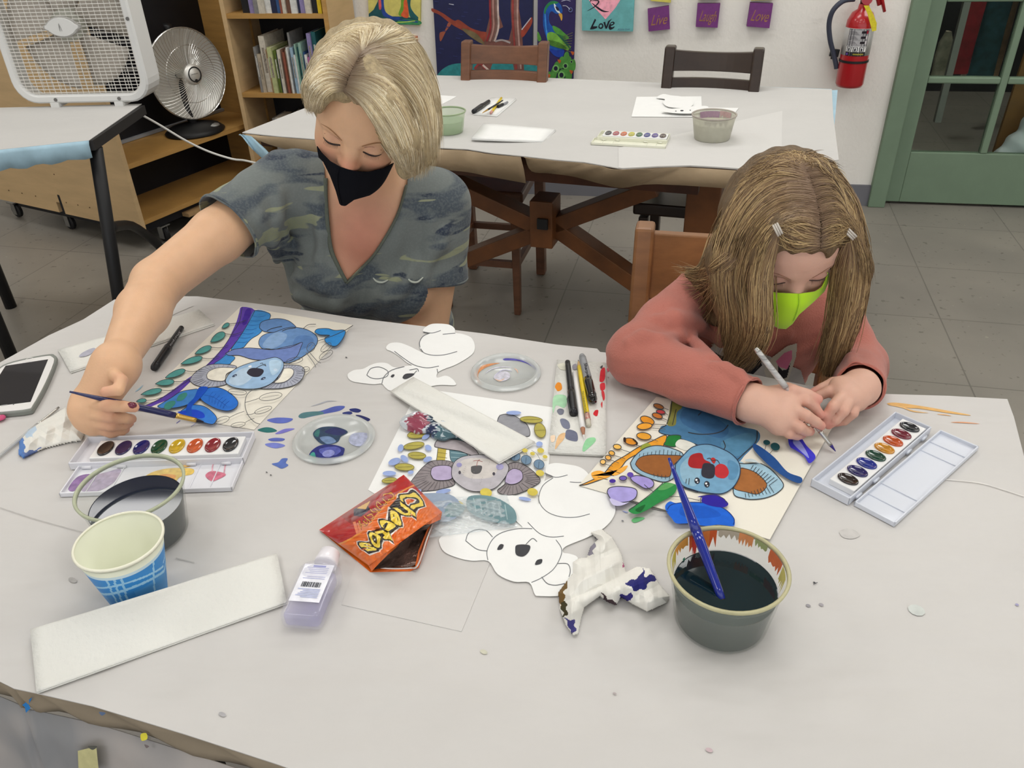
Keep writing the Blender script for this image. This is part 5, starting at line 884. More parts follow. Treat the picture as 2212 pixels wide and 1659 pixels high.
# crumpled clear sleeve over the lower part of the print
def wavysheet(px4, n, hf, z0):
    V = []
    for i in range(n + 1):
        for j in range(n + 1):
            u, v = i / n, j / n; x = (1 - u) * (1 - v) * px4[0][0] + u * (1 - v) * px4[1][0] + u * v * px4[2][0] + (1 - u) * v * px4[3][0]; y = (1 - u) * (1 - v) * px4[0][1] + u * (1 - v) * px4[1][1] + u * v * px4[2][1] + (1 - u) * v * px4[3][1]
            V.append(P(x, y, z0 + hf(u, v)))
    return V, [(i * (n + 1) + j, (i + 1) * (n + 1) + j, (i + 1) * (n + 1) + j + 1, i * (n + 1) + j + 1) for i in range(n) for j in range(n)]
def crinkle(u, v, s=1.):
    return .5 * abs(math.sin(9 * u + 5 * v + 2 * math.sin(6 * v))) + .3 * abs(math.sin(17 * v - 7 * u + 3 * math.sin(5 * u))) + .2 * abs(math.sin(31 * u + 23 * v))
V, Fc = wavysheet([(882, 1078), (1095, 1068), (1118, 1138), (900, 1165)], 46, lambda u, v: .0015 + .008 * crinkle(u, v) * min(1, 6 * u, 6 * (1 - u), 6 * v, 6 * (1 - v)), T + .0012)
link('plastic_sleeve', V, Fc, M('clear_film', (226, 236, 240), .08, spec=1.0, alpha=.34, coat=1.), label='crinkled clear plastic wrap on the printed koala beside the chip bag', cat='plastic wrap', smooth=True)
# blank sheet corner under the chip bag
t, a = sheet_thing('paper_sheet', 'plain white sheet sticking out below the orange chip bag', 'paper', [(1060, 1212), (997, 1364), (738, 1306), (800, 1130), (1000, 1160)], T + .0001, m_paper2, .0006)
# white koala cutouts
def koala_cut(label, outl, lines, z, fills=(), tf=None, group=None):
    t, a = sheet_thing('koala_cutout', label, 'paper cutout', tf(outl), z, m_white, .0004, sm=4, group=group)
    a.tf = tf
    for l in lines: a.line(l, 1.5, (104, 106, 110))
    for f in fills: a.poly(f, (66, 66, 70))
    a.mb.build('drawn_lines', INK, t, usecol=True); return t
koala_cut('white koala cutout with drawn face half covered by the folded towel, nearest the woman',
    [(190, 470), (240, 440), (310, 430), (370, 400), (430, 382), (500, 385), (550, 415), (600, 420), (640, 408), (700, 402), (660, 380), (600, 330), (540, 292), (500, 275), (498, 250), (530, 225), (600, 222), (680, 250), (740, 280), (790, 300), (760, 260), (765, 205), (800, 165), (850, 145), (790, 135), (800, 105), (850, 75), (920, 70), (1000, 80), (1040, 110), (1046, 142), (1100, 152), (1170, 180), (1200, 240), (1190, 300), (1130, 350), (1040, 400), (960, 430), (905, 460), (900, 500), (960, 485), (1000, 495), (1040, 530), (1040, 560), (900, 560), (700, 600), (540, 605), (490, 580), (460, 548), (400, 552), (320, 545), (230, 530), (195, 505)],
    [[(790, 135), (860, 145), (930, 125)], [(945, 155), (1000, 150), (1046, 146)], [(770, 270), (800, 305), (870, 322), (960, 318), (1060, 292)], [(845, 145), (790, 170), (762, 215), (764, 260)], [(560, 290), (640, 350), (720, 400), (820, 422), (915, 408)], [(340, 480), (370, 430), (430, 415), (480, 430), (510, 455), (500, 490), (440, 508), (380, 504), (340, 480)], [(460, 548), (480, 490), (540, 440), (640, 412)], [(680, 440), (740, 430), (752, 452)], [(715, 470), (738, 445)], [(900, 430), (905, 460)]],
    T + .0012, [[(625, 500), (650, 470), (718, 468), (700, 490), (650, 512)], [(530, 492), (545, 475), (562, 478), (548, 498)]], tf=c3)
koala_cut('white koala cutout with drawn face in front of the chip bag', [(1178,1015),(1182,1005),(1200,1000),(1225,1003),(1250,1008),(1268,1020),(1282,1040),(1310,1060),(1328,1090),(1326,1115),(1305,1140),(1270,1160),(1222,1180),(1216,1193),(1230,1196),(1246,1202),(1249,1214),(1245,1240),(1232,1270),(1212,1286),(1165,1287),(1155,1283),(1143,1258),(1110,1256),(1075,1240),(1055,1212),(1020,1211),(990,1205),(960,1192),(949,1172),(952,1160),(975,1145),(1000,1133),(1030,1128),(1055,1132),(1075,1145),(1100,1146),(1128,1140),(1118,1128),(1100,1110),(1078,1095),(1068,1085),(1072,1075),(1090,1070),(1120,1072),(1163,1090),(1162,1060),(1175,1040),(1195,1030),(1180,1022)],
    [[(1176,1022),(1200,1031),(1226,1026)], [(1231,1041),(1250,1042),(1270,1040)], [(1195,1032),(1172,1050),(1164,1080),(1180,1104),(1210,1116),(1245,1117),(1274,1110)], [(1140,1128),(1165,1152),(1190,1160),(1218,1158)], [(1201,1166),(1213,1185),(1210,1205),(1195,1230),(1170,1248),(1148,1258)], [(1054,1210),(1052,1190),(1064,1165),(1085,1150),(1120,1142),(1150,1142)], [(1006,1168),(1012,1152),(1030,1144),(1050,1146),(1064,1160)], [(1006,1168),(1030,1186),(1052,1190)], [(1136,1176),(1150,1163),(1160,1170)], [(1205,1217),(1226,1218),(1232,1232),(1229,1246)], [(1170,1246),(1182,1260),(1200,1264),(1220,1260)]],
    T + .0018, [[(1113,1188),(1117,1177),(1144,1178),(1142,1192),(1130,1202),(1116,1199)], [(1074,1187),(1080,1176),(1088,1177),(1084,1186)], [(1156,1220),(1160,1210),(1171,1208),(1169,1217)]], tf=lambda p: p)
# folded towels
def towel(name, label, quad, z0, hf, n=14, mat=None, layers=2, group=None):
    cpt = sum(P(*q, z0) for q in quad) / 4; t = thing(name, label, 'paper towel', (cpt[0], cpt[1], z0), group)
    for k in range(layers):
        V, Fc = wavysheet([(x + (0 if k == layers - 1 else (1.5 - 1.5 * k)), y + (0 if k == layers - 1 else 3 - k)) for x, y in quad], n, lambda u, v: .0006 + k * .0016 + hf(u, v), z0)
        link('folded_layer', V, Fc, mat or m_tow, t, smooth=True, solid=.0008)
    return t
towel('paper_towel', 'long folded white paper towel at the lower left, in front of the blue cup', [(66, 1360), (598, 1196), (619, 1302), (79, 1496)], T + .0004, lambda u, v: .041 * (1 - v) ** 1.6 * math.exp(-((u - .40) / .30) ** 2) + .0008 * math.sin(8 * u) + .001, layers=2, n=22)
tw = towel('paper_towel', 'folded white paper towel draped over the koala print', [(893, 815), (1156, 955), (1077, 1000), (843, 846)], T + .004, lambda u, v: .014 * math.sin(math.pi * u) * (1 - v * .5) + .006 * math.sin(5 * u + 3 * v) * math.sin(3.1 * v) ** 2, layers=2, n=20)
tl = towel('paper_towel', 'paint-blotted paper towel holding pens and pencils', [(1203, 778), (1309, 784), (1308, 984), (1184, 978)], T + .0006, lambda u, v: 0, layers=3, n=4)
zt_ = T + .0006 + .0006 + .0032 + .0008
a = Art(lambda x, y, l: P(x, y, zt_ + .0002 + l)); a.tf = c4
for pts, c in (([(180, 350), (200, 318), (228, 325), (235, 370), (205, 388), (190, 372)], (228, 140, 40)), ([(170, 430), (260, 420), (275, 480), (250, 520), (190, 500), (165, 560)], (170, 214, 176)), ([(195, 545), (215, 525), (250, 535), (245, 568), (215, 575)], (120, 122, 136)), ([(220, 615), (250, 605), (290, 630), (300, 675), (280, 690), (240, 670)], (120, 124, 144)), ([(265, 760), (270, 700), (310, 695), (355, 720), (360, 780), (320, 784)], (110, 114, 136)), ([(180, 850), (195, 770), (220, 730), (262, 720), (250, 770), (215, 810)], (226, 186, 140)), ([(400, 840), (430, 770), (490, 755), (505, 780), (470, 820), (410, 868)], (150, 210, 160)), ([(485, 570), (500, 540), (525, 540), (515, 585)], (204, 40, 50)), ([(535, 290), (545, 220), (575, 200), (580, 270), (565, 310), (540, 312)], (204, 40, 52)), ([(540, 330), (575, 322), (578, 370), (545, 380)], (206, 50, 60)), ([(550, 390), (570, 388), (578, 440), (565, 460)], (208, 60, 66)), ([(545, 490), (558, 470), (556, 520)], (210, 70, 76)), ([(540, 195), (560, 180), (555, 205)], (70, 66, 70)), ([(320, 180), (350, 170), (355, 210), (325, 215)], (150, 146, 156)), ([(205, 170), (290, 165), (270, 215), (220, 210)], (214, 212, 196)), ([(145, 745), (180, 740), (175, 785), (150, 790)], (240, 214, 186))): a.poly(pts, c)
a.mb.build('paint_blots', INK, tl, usecol=True)
t_ = towel('paper_towel', 'flat folded paper towel under the woman\'s reaching arm', [(125, 756), (430, 669), (463, 700), (152, 804)], T + .0003, lambda u, v: .003 * math.sin(math.pi * u) * (1 - v), layers=2, n=10)
a = Art(lambda x, y, l: P(x, y, T + .0048 + l)); a.tf = c1; a.poly([(630, 555), (660, 520), (740, 485), (760, 500), (700, 545)], (176, 176, 190)); a.mb.build('paint_blots', INK, t_, usecol=True)
# ================================================================== OBJECTS ON THE TABLES
m_tub = M('tub_plastic', (206, 212, 200), .3, spec=.5, alpha=.13, coat=.3)
def tub(label, rim_px, zrim, rr, water_h, wcol, streaks=(), rimcol=(214, 214, 176), base_px=None, mat=None, wrough=.05):
    c = P(*rim_px, T + zrim); c = np.array([c[0], c[1], T + .0008]); t = thing('water_tub', label, 'tub', c); rb = rr * .80
    rad = lambda h: rb + (rr * .965 - rb) * h / zrim
    MB().lathe(c, [(0, 0), (rb * .96, 0), (rb, .003), (rad(zrim * .86), zrim * .86), (rad(zrim * .87) + .0015, zrim * .88), (rad(zrim), zrim - .002), (rad(zrim) - .001, zrim - .002), (rad(zrim * .87), zrim * .87), (rad(.003) - .0008, .0035), (0, .001)], 56).build('container', mat or m_tub, t, smooth=True)
    MB().lathe(c, [(rad(zrim) - .001, zrim - .004), (rr, zrim - .003), (rr + .0008, zrim), (rr - .001, zrim + .0012), (rad(zrim) - .001, zrim)], 56, closed=True).build('rim', M('rim_%d' % rimcol[0], rimcol, .35, noise=(40, .1), alpha=.85), t, smooth=True)
    MB().lathe(c, [(0, .0025), (rb - .003, .0025), (rad(water_h) - .0022, water_h), (rad(water_h) - .003, water_h - .0003), (0, water_h - .0003)], 56).build('water', M('water_%d_%d' % wcol[:2], wcol, wrough, spec=.6, alpha=wcol[3] if len(wcol) > 3 else 1), t, smooth=False)
    if streaks:
        a = Art(lambda x, y, l: c + UP * y + (UP * 0 + np.array([math.cos(x), math.sin(x), 0])) * (rad(y) - .0022 - l if y < zrim - .0005 else rad(zrim) + .0012 + l))
        for x0, y0, x1, y1, w_, col in streaks:
            n = 10; xs = np.linspace(x0, x1, n); V = []
            for i, x in enumerate(xs):
                e = .3 + .7 * abs(math.sin(i * 1.7 + x0)); V += [a.to(x, y1, a.k * .00004), a.to(x, y1 + (y0 - y1) * e, a.k * .00004)]
            a.k += 1; a.mb.add(V, [(2 * i, 2 * i + 1, 2 * i + 3, 2 * i + 2) for i in range(n - 1)], col=col)
        a.mb.build('paint_smears', INK, t, usecol=True)
    return t, c, rad
D = math.radians
tr, trc, trr = tub('large translucent tub of dark green paint water with a blue brush in it', (1573, 1226), .074, .0590, .047, (14, 34, 40), rimcol=(206, 200, 158),
    streaks=[(D(88), .050, D(122), .072, 0, (206, 92, 48)), (D(96), .036, D(104), .072, 0, (214, 120, 60)), (D(112), .040, D(118), .070, 0, (190, 60, 50)), (D(60), .062, D(86), .0725, 0, (180, 168, 150)), (D(124), .060, D(150), .073, 0, (214, 150, 70)), (D(150), .050, D(170), .073, 0, (206, 190, 90)), (D(48), .058, D(64), .073, 0, (214, 140, 90)), (D(30), .064, D(46), .073, 0, (150, 160, 110)), (D(2), .055, D(26), .073, 0, (206, 110, 70)), (D(-20), .05, D(0), .073, 0, (200, 190, 110)), (D(130), .02, D(134), .05, 0, (60, 140, 110))])
tl2, tlc, tlr = tub('translucent tub of navy paint water behind the blue paper cup', (281, 1050), .074, .0600, .047, (20, 26, 46), rimcol=(196, 202, 172))
tub('clear green-tinted water tub on the back table right of the blonde hair', (966, 240), .062, .055, .036, (186, 210, 178, .45), rimcol=(170, 190, 150), mat=M('tub_green', (196, 216, 178), .3, alpha=.28))
tub('cloudy water tub with purple smears on the back table', (1543, 247), .068, .062, .045, (214, 214, 190, .8), rimcol=(190, 180, 170), streaks=[(D(60), .030, D(120), .062, 0, (168, 140, 160)), (D(20), .045, D(60), .064, 0, (190, 160, 160)), (D(230), .045, D(300), .066, 0, (188, 168, 170))], mat=M('tub_cloudy', (214, 212, 196), .35, alpha=.6))
def stick(name, label, cat, a_, b_, parts, group=None, n=14):
    """parts: list of (part name, t0, t1, r0, r1, material)"""
    a_, b_ = np.array(a_), np.array(b_); t = thing(name, label, cat, (a_ + b_) / 2 - UP * 0, group); d = b_ - a_
    for pn, t0, t1, r0, r1, mt in parts:
        k = 7; ts = np.linspace(t0, t1, k); rs = np.linspace(r0, r1, k)
        MB().tube([a_ + d * x for x in ts], rs, n).build(pn, mt, t, smooth=True)
    return t
blue = M('brush_blue', (22, 40, 140), .15, coat=.6); gold = M('ferrule_gold', (214, 176, 96), .25, .9); silver = M('ferrule_silver', (196, 194, 190), .25, .9); brist = M('bristle_dark', (24, 20, 40), .6); navy = M('brush_navy', (24, 28, 84), .25, coat=.4)
E_ = P(1556, 1286, T + .047); Rm = P(1511, 1166, T + .076); dd = (Rm - E_); dd /= np.linalg.norm(dd)
tt_ = min(np.linspace(.1, .3, 400), key=lambda s: abs(829.5 - FPX * ((RC.T @ (E_ + dd * s - O))[1] / -(RC.T @ (E_ + dd * s - O))[2]) - 990))
stick('paint_brush', 'blue paint brush standing in the dark water tub', 'paint brush', E_ - dd * .035, E_ + dd * tt_, [('bristles', 0, .06, .001, .003, brist), ('ferrule', .06, .165, .0034, .0036, gold), ('handle', .165, .55, .0040, .0056, blue), ('handle_end', .55, 1, .0056, .0016, blue)])
# paper cup
cc = P(256, 1166, T + .084); cc = np.array([cc[0], cc[1], T + .0008]); t = thing('paper_cup', 'blue and white patterned paper cup, empty, at the left', 'cup', cc)
def cupr(h): return .028 + (.0435 - .028) * h / .084
MB().lathe(cc, [(0, .006), (.0275, .006), (.0278, 0), (.028, 0), (.0435, .082), (.0425, .0815), (.0278, .0065), (0, .007)], 48).build('cup_wall', M('cup_white', (226, 228, 206), .45), t, smooth=True)
MB().lathe(cc + UP * .082, [(.0425, 0), (.0448, -.0012), (.0452, .001), (.0435, .0025), (.0422, .001)], 48, closed=True).build('rim', M('cup_rim', (236, 234, 214), .4), t, smooth=True)
g = MB(); nA, nH = 200, 80; V = []
for j in range(nH + 1):
    for i in range(nA): th = 2 * math.pi * i / nA; h = .002 + .068 * j / nH; r = cupr(h) + .0004; V.append(cc + np.array([math.cos(th) * r, math.sin(th) * r, h]))
Fc = []; cl = []
for j in range(nH):
    for i in range(nA):
        Fc.append((j * nA + i, j * nA + (i + 1) % nA, (j + 1) * nA + (i + 1) % nA, (j + 1) * nA + i)); th = i / nA * 360; h = j / nH
        col = (52, 138, 208) if (h > .55 or math.sin(D(th * 3)) > .2) else (72, 150, 214)
        for k, (f0_, w_) in enumerate(((.50, .028), (.64, .022))):
            if abs(h - f0_ - .16 * math.sin(D(th * 1.5 + k * 12))) < w_: col = (156, 204, 234)
        for c0 in (262, 272, 282, 100, 112, 20, 32, 330): 
            if abs(((th - c0 - 14 * (h - .5)) + 180) % 360 - 180) < 1.7: col = (150, 200, 232)
        if h > .93: col = (200, 222, 232)
        cl.append(col)
link('printed_sleeve', V, Fc, MV('cup_print', .45, .4, .03), t, cols=cl, smooth=True)
# sanitizer bottle lying on its back
sb0, sb1 = P(650, 1372, T), P(722, 1200, T); bx = sb1 - sb0; L_ = np.linalg.norm(bx); bx /= L_; by = np.array([-bx[1], bx[0], 0]); bo = P(655, 1362, T + .0); bl_ = L_ * .66; bc_ = bo + bx * bl_ / 2 + UP * .0135
AX = (bx, by, UP); t = thing('sanitizer_bottle', 'small clear bottle of hand sanitizer with lilac gel and white cap', 'bottle', bc_ - UP * .013)
def rbox(c, h, r, ax, k=.004):
    p = Prim(); c = np.array(c); A = np.array(ax); h = np.array(h) - r; p.k = k; p.mode = 'u'
    def f(q): l = np.abs((q - c) @ A.T) - h; return np.linalg.norm(np.maximum(l, 0), axis=1) + np.minimum(l.max(1), 0) - r
    p.f = f; return p
bp_ = [rbox(bc_ - bx * .003, (bl_ / 2, .0225, .0125), .008, AX), cone(bc_ + bx * bl_ * .40, bc_ + bx * bl_ * .56, .012, .0085, .02)]
V, Fc = isosurf(bp_, bc_ - .07, bc_ + .07, .0012); link('bottle_body', V, Fc, M('bottle_clear', (226, 224, 238), .06, alpha=.2, coat=1., spec=.8), t, smooth=True)
V, Fc = isosurf([rbox(bc_ - bx * .006, (bl_ / 2 - .005, .0195, .0095), .006, AX)], bc_ - .07, bc_ + .07, .0016); link('gel', V, Fc, M('gel_lilac', (176, 168, 226), .08, alpha=.30, coat=.5, noise=(60, .0), rgb2=(200, 196, 226)), t, smooth=True)
MB().lathe(bc_ + bx * (bl_ / 2 + .004), [(0, 0), (.0125, 0), (.0130, .004), (.0118, .018), (.008, .0225), (0, .0235)], 28, ax=(by, UP, bx)).build('cap', M('cap_white', (236, 232, 238), .25, coat=.3), t, smooth=True)
lz = bc_ + UP * .0132; a = Art(lambda x, y, l: lz + by * x + bx * y + UP * l)
def R4(x0, y0, x1, y1, c): a.poly([(x0, y0), (x1, y0), (x1, y1), (x0, y1)], c, False)
R4(-.0165, -.023, .0165, .030, (236, 236, 244))
for i in range(7): R4(-.012, .0245 - i * .0026 - (.0 if i < 4 else 0), .012 - (i % 3) * .002, .0255 - i * .0026, (178, 182, 216)) if i != 4 else None
R4(-.008, .026, .006, .0285, (140, 146, 206))
xx = -.0105; rnd = random.Random(3)
while xx < .0105: w_ = rnd.choice((.0004, .0007, .0011)); R4(xx, -.003, xx + w_, .004, (40, 40, 50)); xx += w_ + rnd.choice((.0005, .0008))
for i in range(6): R4(-.0125, -.0065 - i * .0022, .012 - (i * 7 % 4) * .002, -.0056 - i * .0022, (176, 184, 220))
a.mb.build('back_label', INK, t, usecol=True)
# ---- chip bag: rows of small faces carry the print
bq = [(690, 1145), (872, 1026), (955, 1106), (796, 1222)]   # seam-left, seam-right, open-right, open-left
def bagpx(u, v): return tuple((1 - u) * (1 - v) * bq[0][i] + u * (1 - v) * bq[1][i] + u * v * bq[2][i] + (1 - u) * v * bq[3][i] for i in (0, 1))
def bagh(u, v):
    e = math.sin(math.pi * min(max(u, 0), 1)) ** .7; s_ = 1 - (1 - min(v * 1.7, 1)) ** 2.2
    w_ = .0022 * (abs(math.sin(11 * u + 7 * v + 2 * math.sin(9 * v))) + .7 * abs(math.sin(23 * v - 9 * u)) + .5 * abs(math.sin(37 * u + 5 * math.sin(8 * v)))) 
    return .0015 + (.030 * e + w_ * (.3 + e)) * s_ + (.006 * v * v * u)
nu, nv = 230, 170; uu = np.linspace(0, 1, nu + 1); vv = np.linspace(0, 1, nv + 1); V = []
for v in vv:
    for u in uu:
        x, y = bagpx(u, v); h = bagh(u, v); V.append(P(x, y, T + .002 + h))
Fc = [(j * (nu + 1) + i, (j + 1) * (nu + 1) + i, (j + 1) * (nu + 1) + i + 1, j * (nu + 1) + i + 1) for j in range(nv) for i in range(nu)]
ce = np.array([bagpx((i + .5) / nu, (j + .5) / nv) for j in range(nv) for i in range(nu)]); uvc = np.array([((i + .5) / nu, (j + .5) / nv) for j in range(nv) for i in range(nu)])
cl = np.empty((len(ce), 3)); cl[:] = (226, 108, 30); edge = .34 + .10 * np.sin(uvc[:, 0] * 5 + .6); cl[uvc[:, 1] < edge] = (178, 30, 34); cl[(uvc[:, 1] < edge - .2) & (uvc[:, 0] > .25) & (uvc[:, 0] < .8)] = (150, 34, 32); cl[(uvc[:, 0] > .86) & (uvc[:, 1] < .5)] = (184, 30, 32); cl[(np.abs(uvc[:, 1] - edge) < .015)] = (236, 150, 60)
def inpoly(pts, poly):
    x, y = pts[:, 0], pts[:, 1]; r = np.zeros(len(pts), bool); n = len(poly); j = n - 1
    for i in range(n):
        xi, yi = poly[i]; xj, yj = poly[j]
        if yi != yj: c_ = ((yi > y) != (yj > y)) & (x < (xj - xi) * (y - yi) / (yj - yi) + xi); r ^= c_
        j = i
    return r
def stamp(body, p0, p1, up, col, off=0., arc=0.):
    V_, F_ = text_polys(body, off); V0, _ = text_polys(body, 0); x0, x1 = V0[:, 0].min(), V0[:, 0].max(); p0, p1, up = map(lambda a: np.array(a, float), (p0, p1, up))
    q = np.array([p0 + (p1 - p0) * ((x - x0) / (x1 - x0)) + up * (y / .72 + arc * math.sin(math.pi * np.clip((x - x0) / (x1 - x0), 0, 1)) + .18 * math.sin((x - x0) * 9)) for x, y in V_])
    lo, hi = q.min(0), q.max(0); k = np.nonzero((ce[:, 0] > lo[0]) & (ce[:, 0] < hi[0]) & (ce[:, 1] > lo[1]) & (ce[:, 1] < hi[1]))[0]; sub = ce[k]; hit_ = np.zeros(len(k), bool)
    for f in F_:
        pl = q[f]; b0, b1 = pl.min(0), pl.max(0); m_ = (sub[:, 0] >= b0[0]) & (sub[:, 0] <= b1[0]) & (sub[:, 1] >= b0[1]) & (sub[:, 1] <= b1[1])
        if m_.any(): ii = np.nonzero(m_)[0]; hit_[ii[inpoly(sub[ii], pl)]] = True
    cl[k[hit_]] = col
for k in range(5): pl = [(762 + k * 9, 1128 + k * 2), (768 + k * 10, 1126 + k), (776 + k * 6, 1152 - k * 3), (770 + k * 6, 1154 - k * 3)]; cl[inpoly(ce, pl)] = (226, 130, 90)
cl[inpoly(ce, [(764, 1100), (790, 1088), (800, 1100), (780, 1116), (764, 1114)])] = (40, 34, 60); cl[inpoly(ce, [(770, 1098), (800, 1082), (790, 1100)])] = (230, 180, 90)
stamp('Crunchy', (840, 1058), (772, 1136), (15, 13), (60, 30, 20), .03); stamp('Crunchy', (840, 1058), (772, 1136), (15, 13), (224, 150, 60), 0)
for off, col in ((.135, (236, 228, 220)), (.095, (28, 18, 18)), (.02, (244, 216, 84))): stamp('Cheetos', (884, 1056), (780, 1180), (33, 25), col, off, .12)
t = thing('chip_bag', 'open red and orange bag of cheese snacks in the table middle', 'bag', P(820, 1130, T))
foil = bpy.data.materials.get('x') or MV('bag_print', .28, .6, .06, 30, coat=.5)
link('printed_front', V, Fc, foil, t, cols=[tuple(c) for c in cl], smooth=True)
def ring(pts): return [P(x, y, T + z) for x, y, z in pts]
lip = [(796, 1222, .0035), (800, 1236, .004), (826, 1205, .030), (862, 1180, .035), (880, 1155, .035), (893, 1138, .036), (925, 1134, .034), (948, 1128, .020), (955, 1106, .004)]
link('torn_flap', ring([(bagpx(u, 1.0)[0], bagpx(u, 1.0)[1], .002 + bagh(u, 1.0)) for u in np.linspace(0, 1, 9)]) + ring([(803, 1234, .003), (818, 1218, .018), (838, 1198, .024), (856, 1183, .028), (872, 1163, .031), (888, 1144, .032), (905, 1136, .033), (930, 1132, .028), (952, 1122, .010)]), [(i, 9 + i, 10 + i, i + 1) for i in range(8)], M('bag_orange', (226, 104, 28), .28, coat=.5, bump=(60, .4)), t, smooth=True)
link('foil_lining', ring([(808, 1232, .001), (826, 1206, .022), (845, 1190, .027), (870, 1165, .030), (890, 1142, .031), (928, 1133, .026), (938, 1128, .012)]) + ring([(822, 1222, .002), (840, 1216, .003), (862, 1205, .003), (884, 1190, .003), (900, 1170, .003), (918, 1150, .004), (930, 1136, .006)]), [(i, 7 + i, 8 + i, i + 1) for i in range(6)], M('foil_dark', (120, 100, 92), .3, .55, bump=(50, .8), noise=(25, .4)), t, smooth=True)
link('foil_bottom', ring([(806, 1230, .0045), (850, 1224, .007), (888, 1224, .0055), (905, 1216, .007), (920, 1170, .008), (935, 1132, .008), (895, 1140, .009), (860, 1180, .009), (826, 1212, .007)]), [(0, 1, 2, 3, 4, 5, 6, 7, 8)], M('foil_dark', (96, 74, 66), .3, .6), t)
MB().tube(crv(ring([(818, 1226, .004), (850, 1228, .003), (885, 1227, .004), (900, 1224, .007), (912, 1196, .010), (922, 1164, .012), (934, 1132, .012)]), 4, False), .0011, 6).build('torn_edge', M('foil_edge', (214, 206, 200), .3, .5), t)
link('printed_back', ring([(690, 1145, .001), (872, 1026, .001), (955, 1106, .002), (936, 1134, .004), (905, 1226, .003), (886, 1234, .001), (800, 1236, .001)]), [(0, 1, 2, 3, 4, 5, 6)], M('bag_orange', (226, 104, 28), .28), t, solid=.0004)
link('lower_lip', ring([(905, 1226, .002), (912, 1194, .002), (936, 1132, .003), (930, 1128, .012), (905, 1190, .013), (898, 1222, .009)]), [(0, 1, 4, 5), (1, 2, 3, 4)], M('bag_orange', (226, 104, 28), .28), t, solid=.0006); 
# ---- round lids
def lid(label, px, rr, puddles):
    c = P(*px); c[2] = T + .0012; t = thing('paint_saucer', label, 'saucer', c)
    MB().lathe(c, [(0, .0006), (rr * .80, .0006), (rr * .83, .0055), (rr * .93, .0075), (rr * .97, .003), (rr, .003), (rr, .0015), (rr * .95, .0012), (rr * .92, .006), (rr * .85, .004), (rr * .82, 0), (0, 0)], 64).build('lid_shell', M('lid_plastic', (226, 230, 228), .18, alpha=.42, coat=.6), t, smooth=True)
    a = Art(lambda x, y, l: P(x, y, T + .0022 + l)); puddles(a); a.mb.build('paint_puddles', MV('wet_paint', .12, .6, .25, 120, coat=.6), t, usecol=True)
def pud1(a):
    a.tf = c3
    a.poly([(1190, 470), (1230, 420), (1310, 390), (1400, 384), (1340, 400), (1270, 430), (1230, 470), (1235, 520), (1262, 560), (1220, 530)], (214, 140, 84)); a.poly([(1430, 350), (1500, 342), (1600, 360), (1680, 410), (1708, 455), (1690, 440), (1620, 390), (1530, 365), (1440, 362)], (72, 62, 176)); a.line([(1190, 470), (1220, 410), (1300, 365), (1360, 350)], 1.6, (50, 40, 90)); a.line([(1440, 345), (1560, 350), (1650, 390), (1706, 445)], 1.6, (50, 40, 150)); a.poly([(1350, 500), (1380, 460), (1440, 450), (1480, 470), (1470, 510), (1400, 530)], (206, 204, 218)); a.line([(1360, 510), (1400, 525), (1440, 505)], 3, (226, 190, 166), taper=True); a.line([(1515, 425), (1535, 440), (1545, 465)], 2.6, (226, 186, 164), taper=True); a.line([(1700, 500), (1715, 470)], 1.6, (90, 80, 160)); a.line([(1360, 490), (1420, 440), (1500, 450)], 2, (190, 188, 216), taper=True); a.line([(1280, 470), (1340, 430), (1420, 415), (1500, 420)], 2.5, (214, 212, 226), taper=True)
def pud2(a):
    a.tf = c2
    a.poly([(1390, 1185), (1400, 1145), (1460, 1115), (1560, 1112), (1640, 1135), (1662, 1160), (1610, 1190), (1580, 1235), (1500, 1255), (1440, 1240)], (40, 66, 96)); a.poly([(1480, 1150), (1560, 1120), (1650, 1150), (1600, 1180), (1520, 1170)], (34, 44, 100)); a.poly([(1440, 1200), (1520, 1190), (1570, 1230), (1500, 1250)], (110, 136, 176)); a.poly([(1395, 1180), (1410, 1145), (1440, 1135), (1430, 1190)], (50, 110, 110)); a.poly([(1352, 1370), (1370, 1310), (1440, 1262), (1540, 1255), (1620, 1275), (1638, 1300), (1600, 1390), (1540, 1404), (1420, 1400)], (30, 40, 120)); a.poly([(1440, 1290), (1560, 1270), (1610, 1300), (1560, 1340), (1460, 1330)], (84, 92, 176)); a.ell(1510, 1325, 50, 28, -10, (140, 146, 210)); a.poly([(1355, 1375), (1370, 1325), (1400, 1320), (1410, 1395)], (60, 150, 140)); a.poly([(1670, 1215), (1700, 1170), (1780, 1158), (1850, 1175), (1856, 1200), (1800, 1260), (1740, 1268), (1690, 1250)], (176, 182, 208)); a.poly([(1820, 1215), (1855, 1180), (1858, 1205), (1825, 1230)], (60, 60, 110)); a.poly([(1760, 1300), (1780, 1292), (1788, 1306), (1772, 1316)], (70, 60, 140))
lid('clear plastic lid used as saucer with orange and blue paint swirls', (1093, 808), .0545, pud1); lid('clear plastic lid used as saucer with dark blue paint puddles beside the open palette', (722, 952), .0565, pud2)
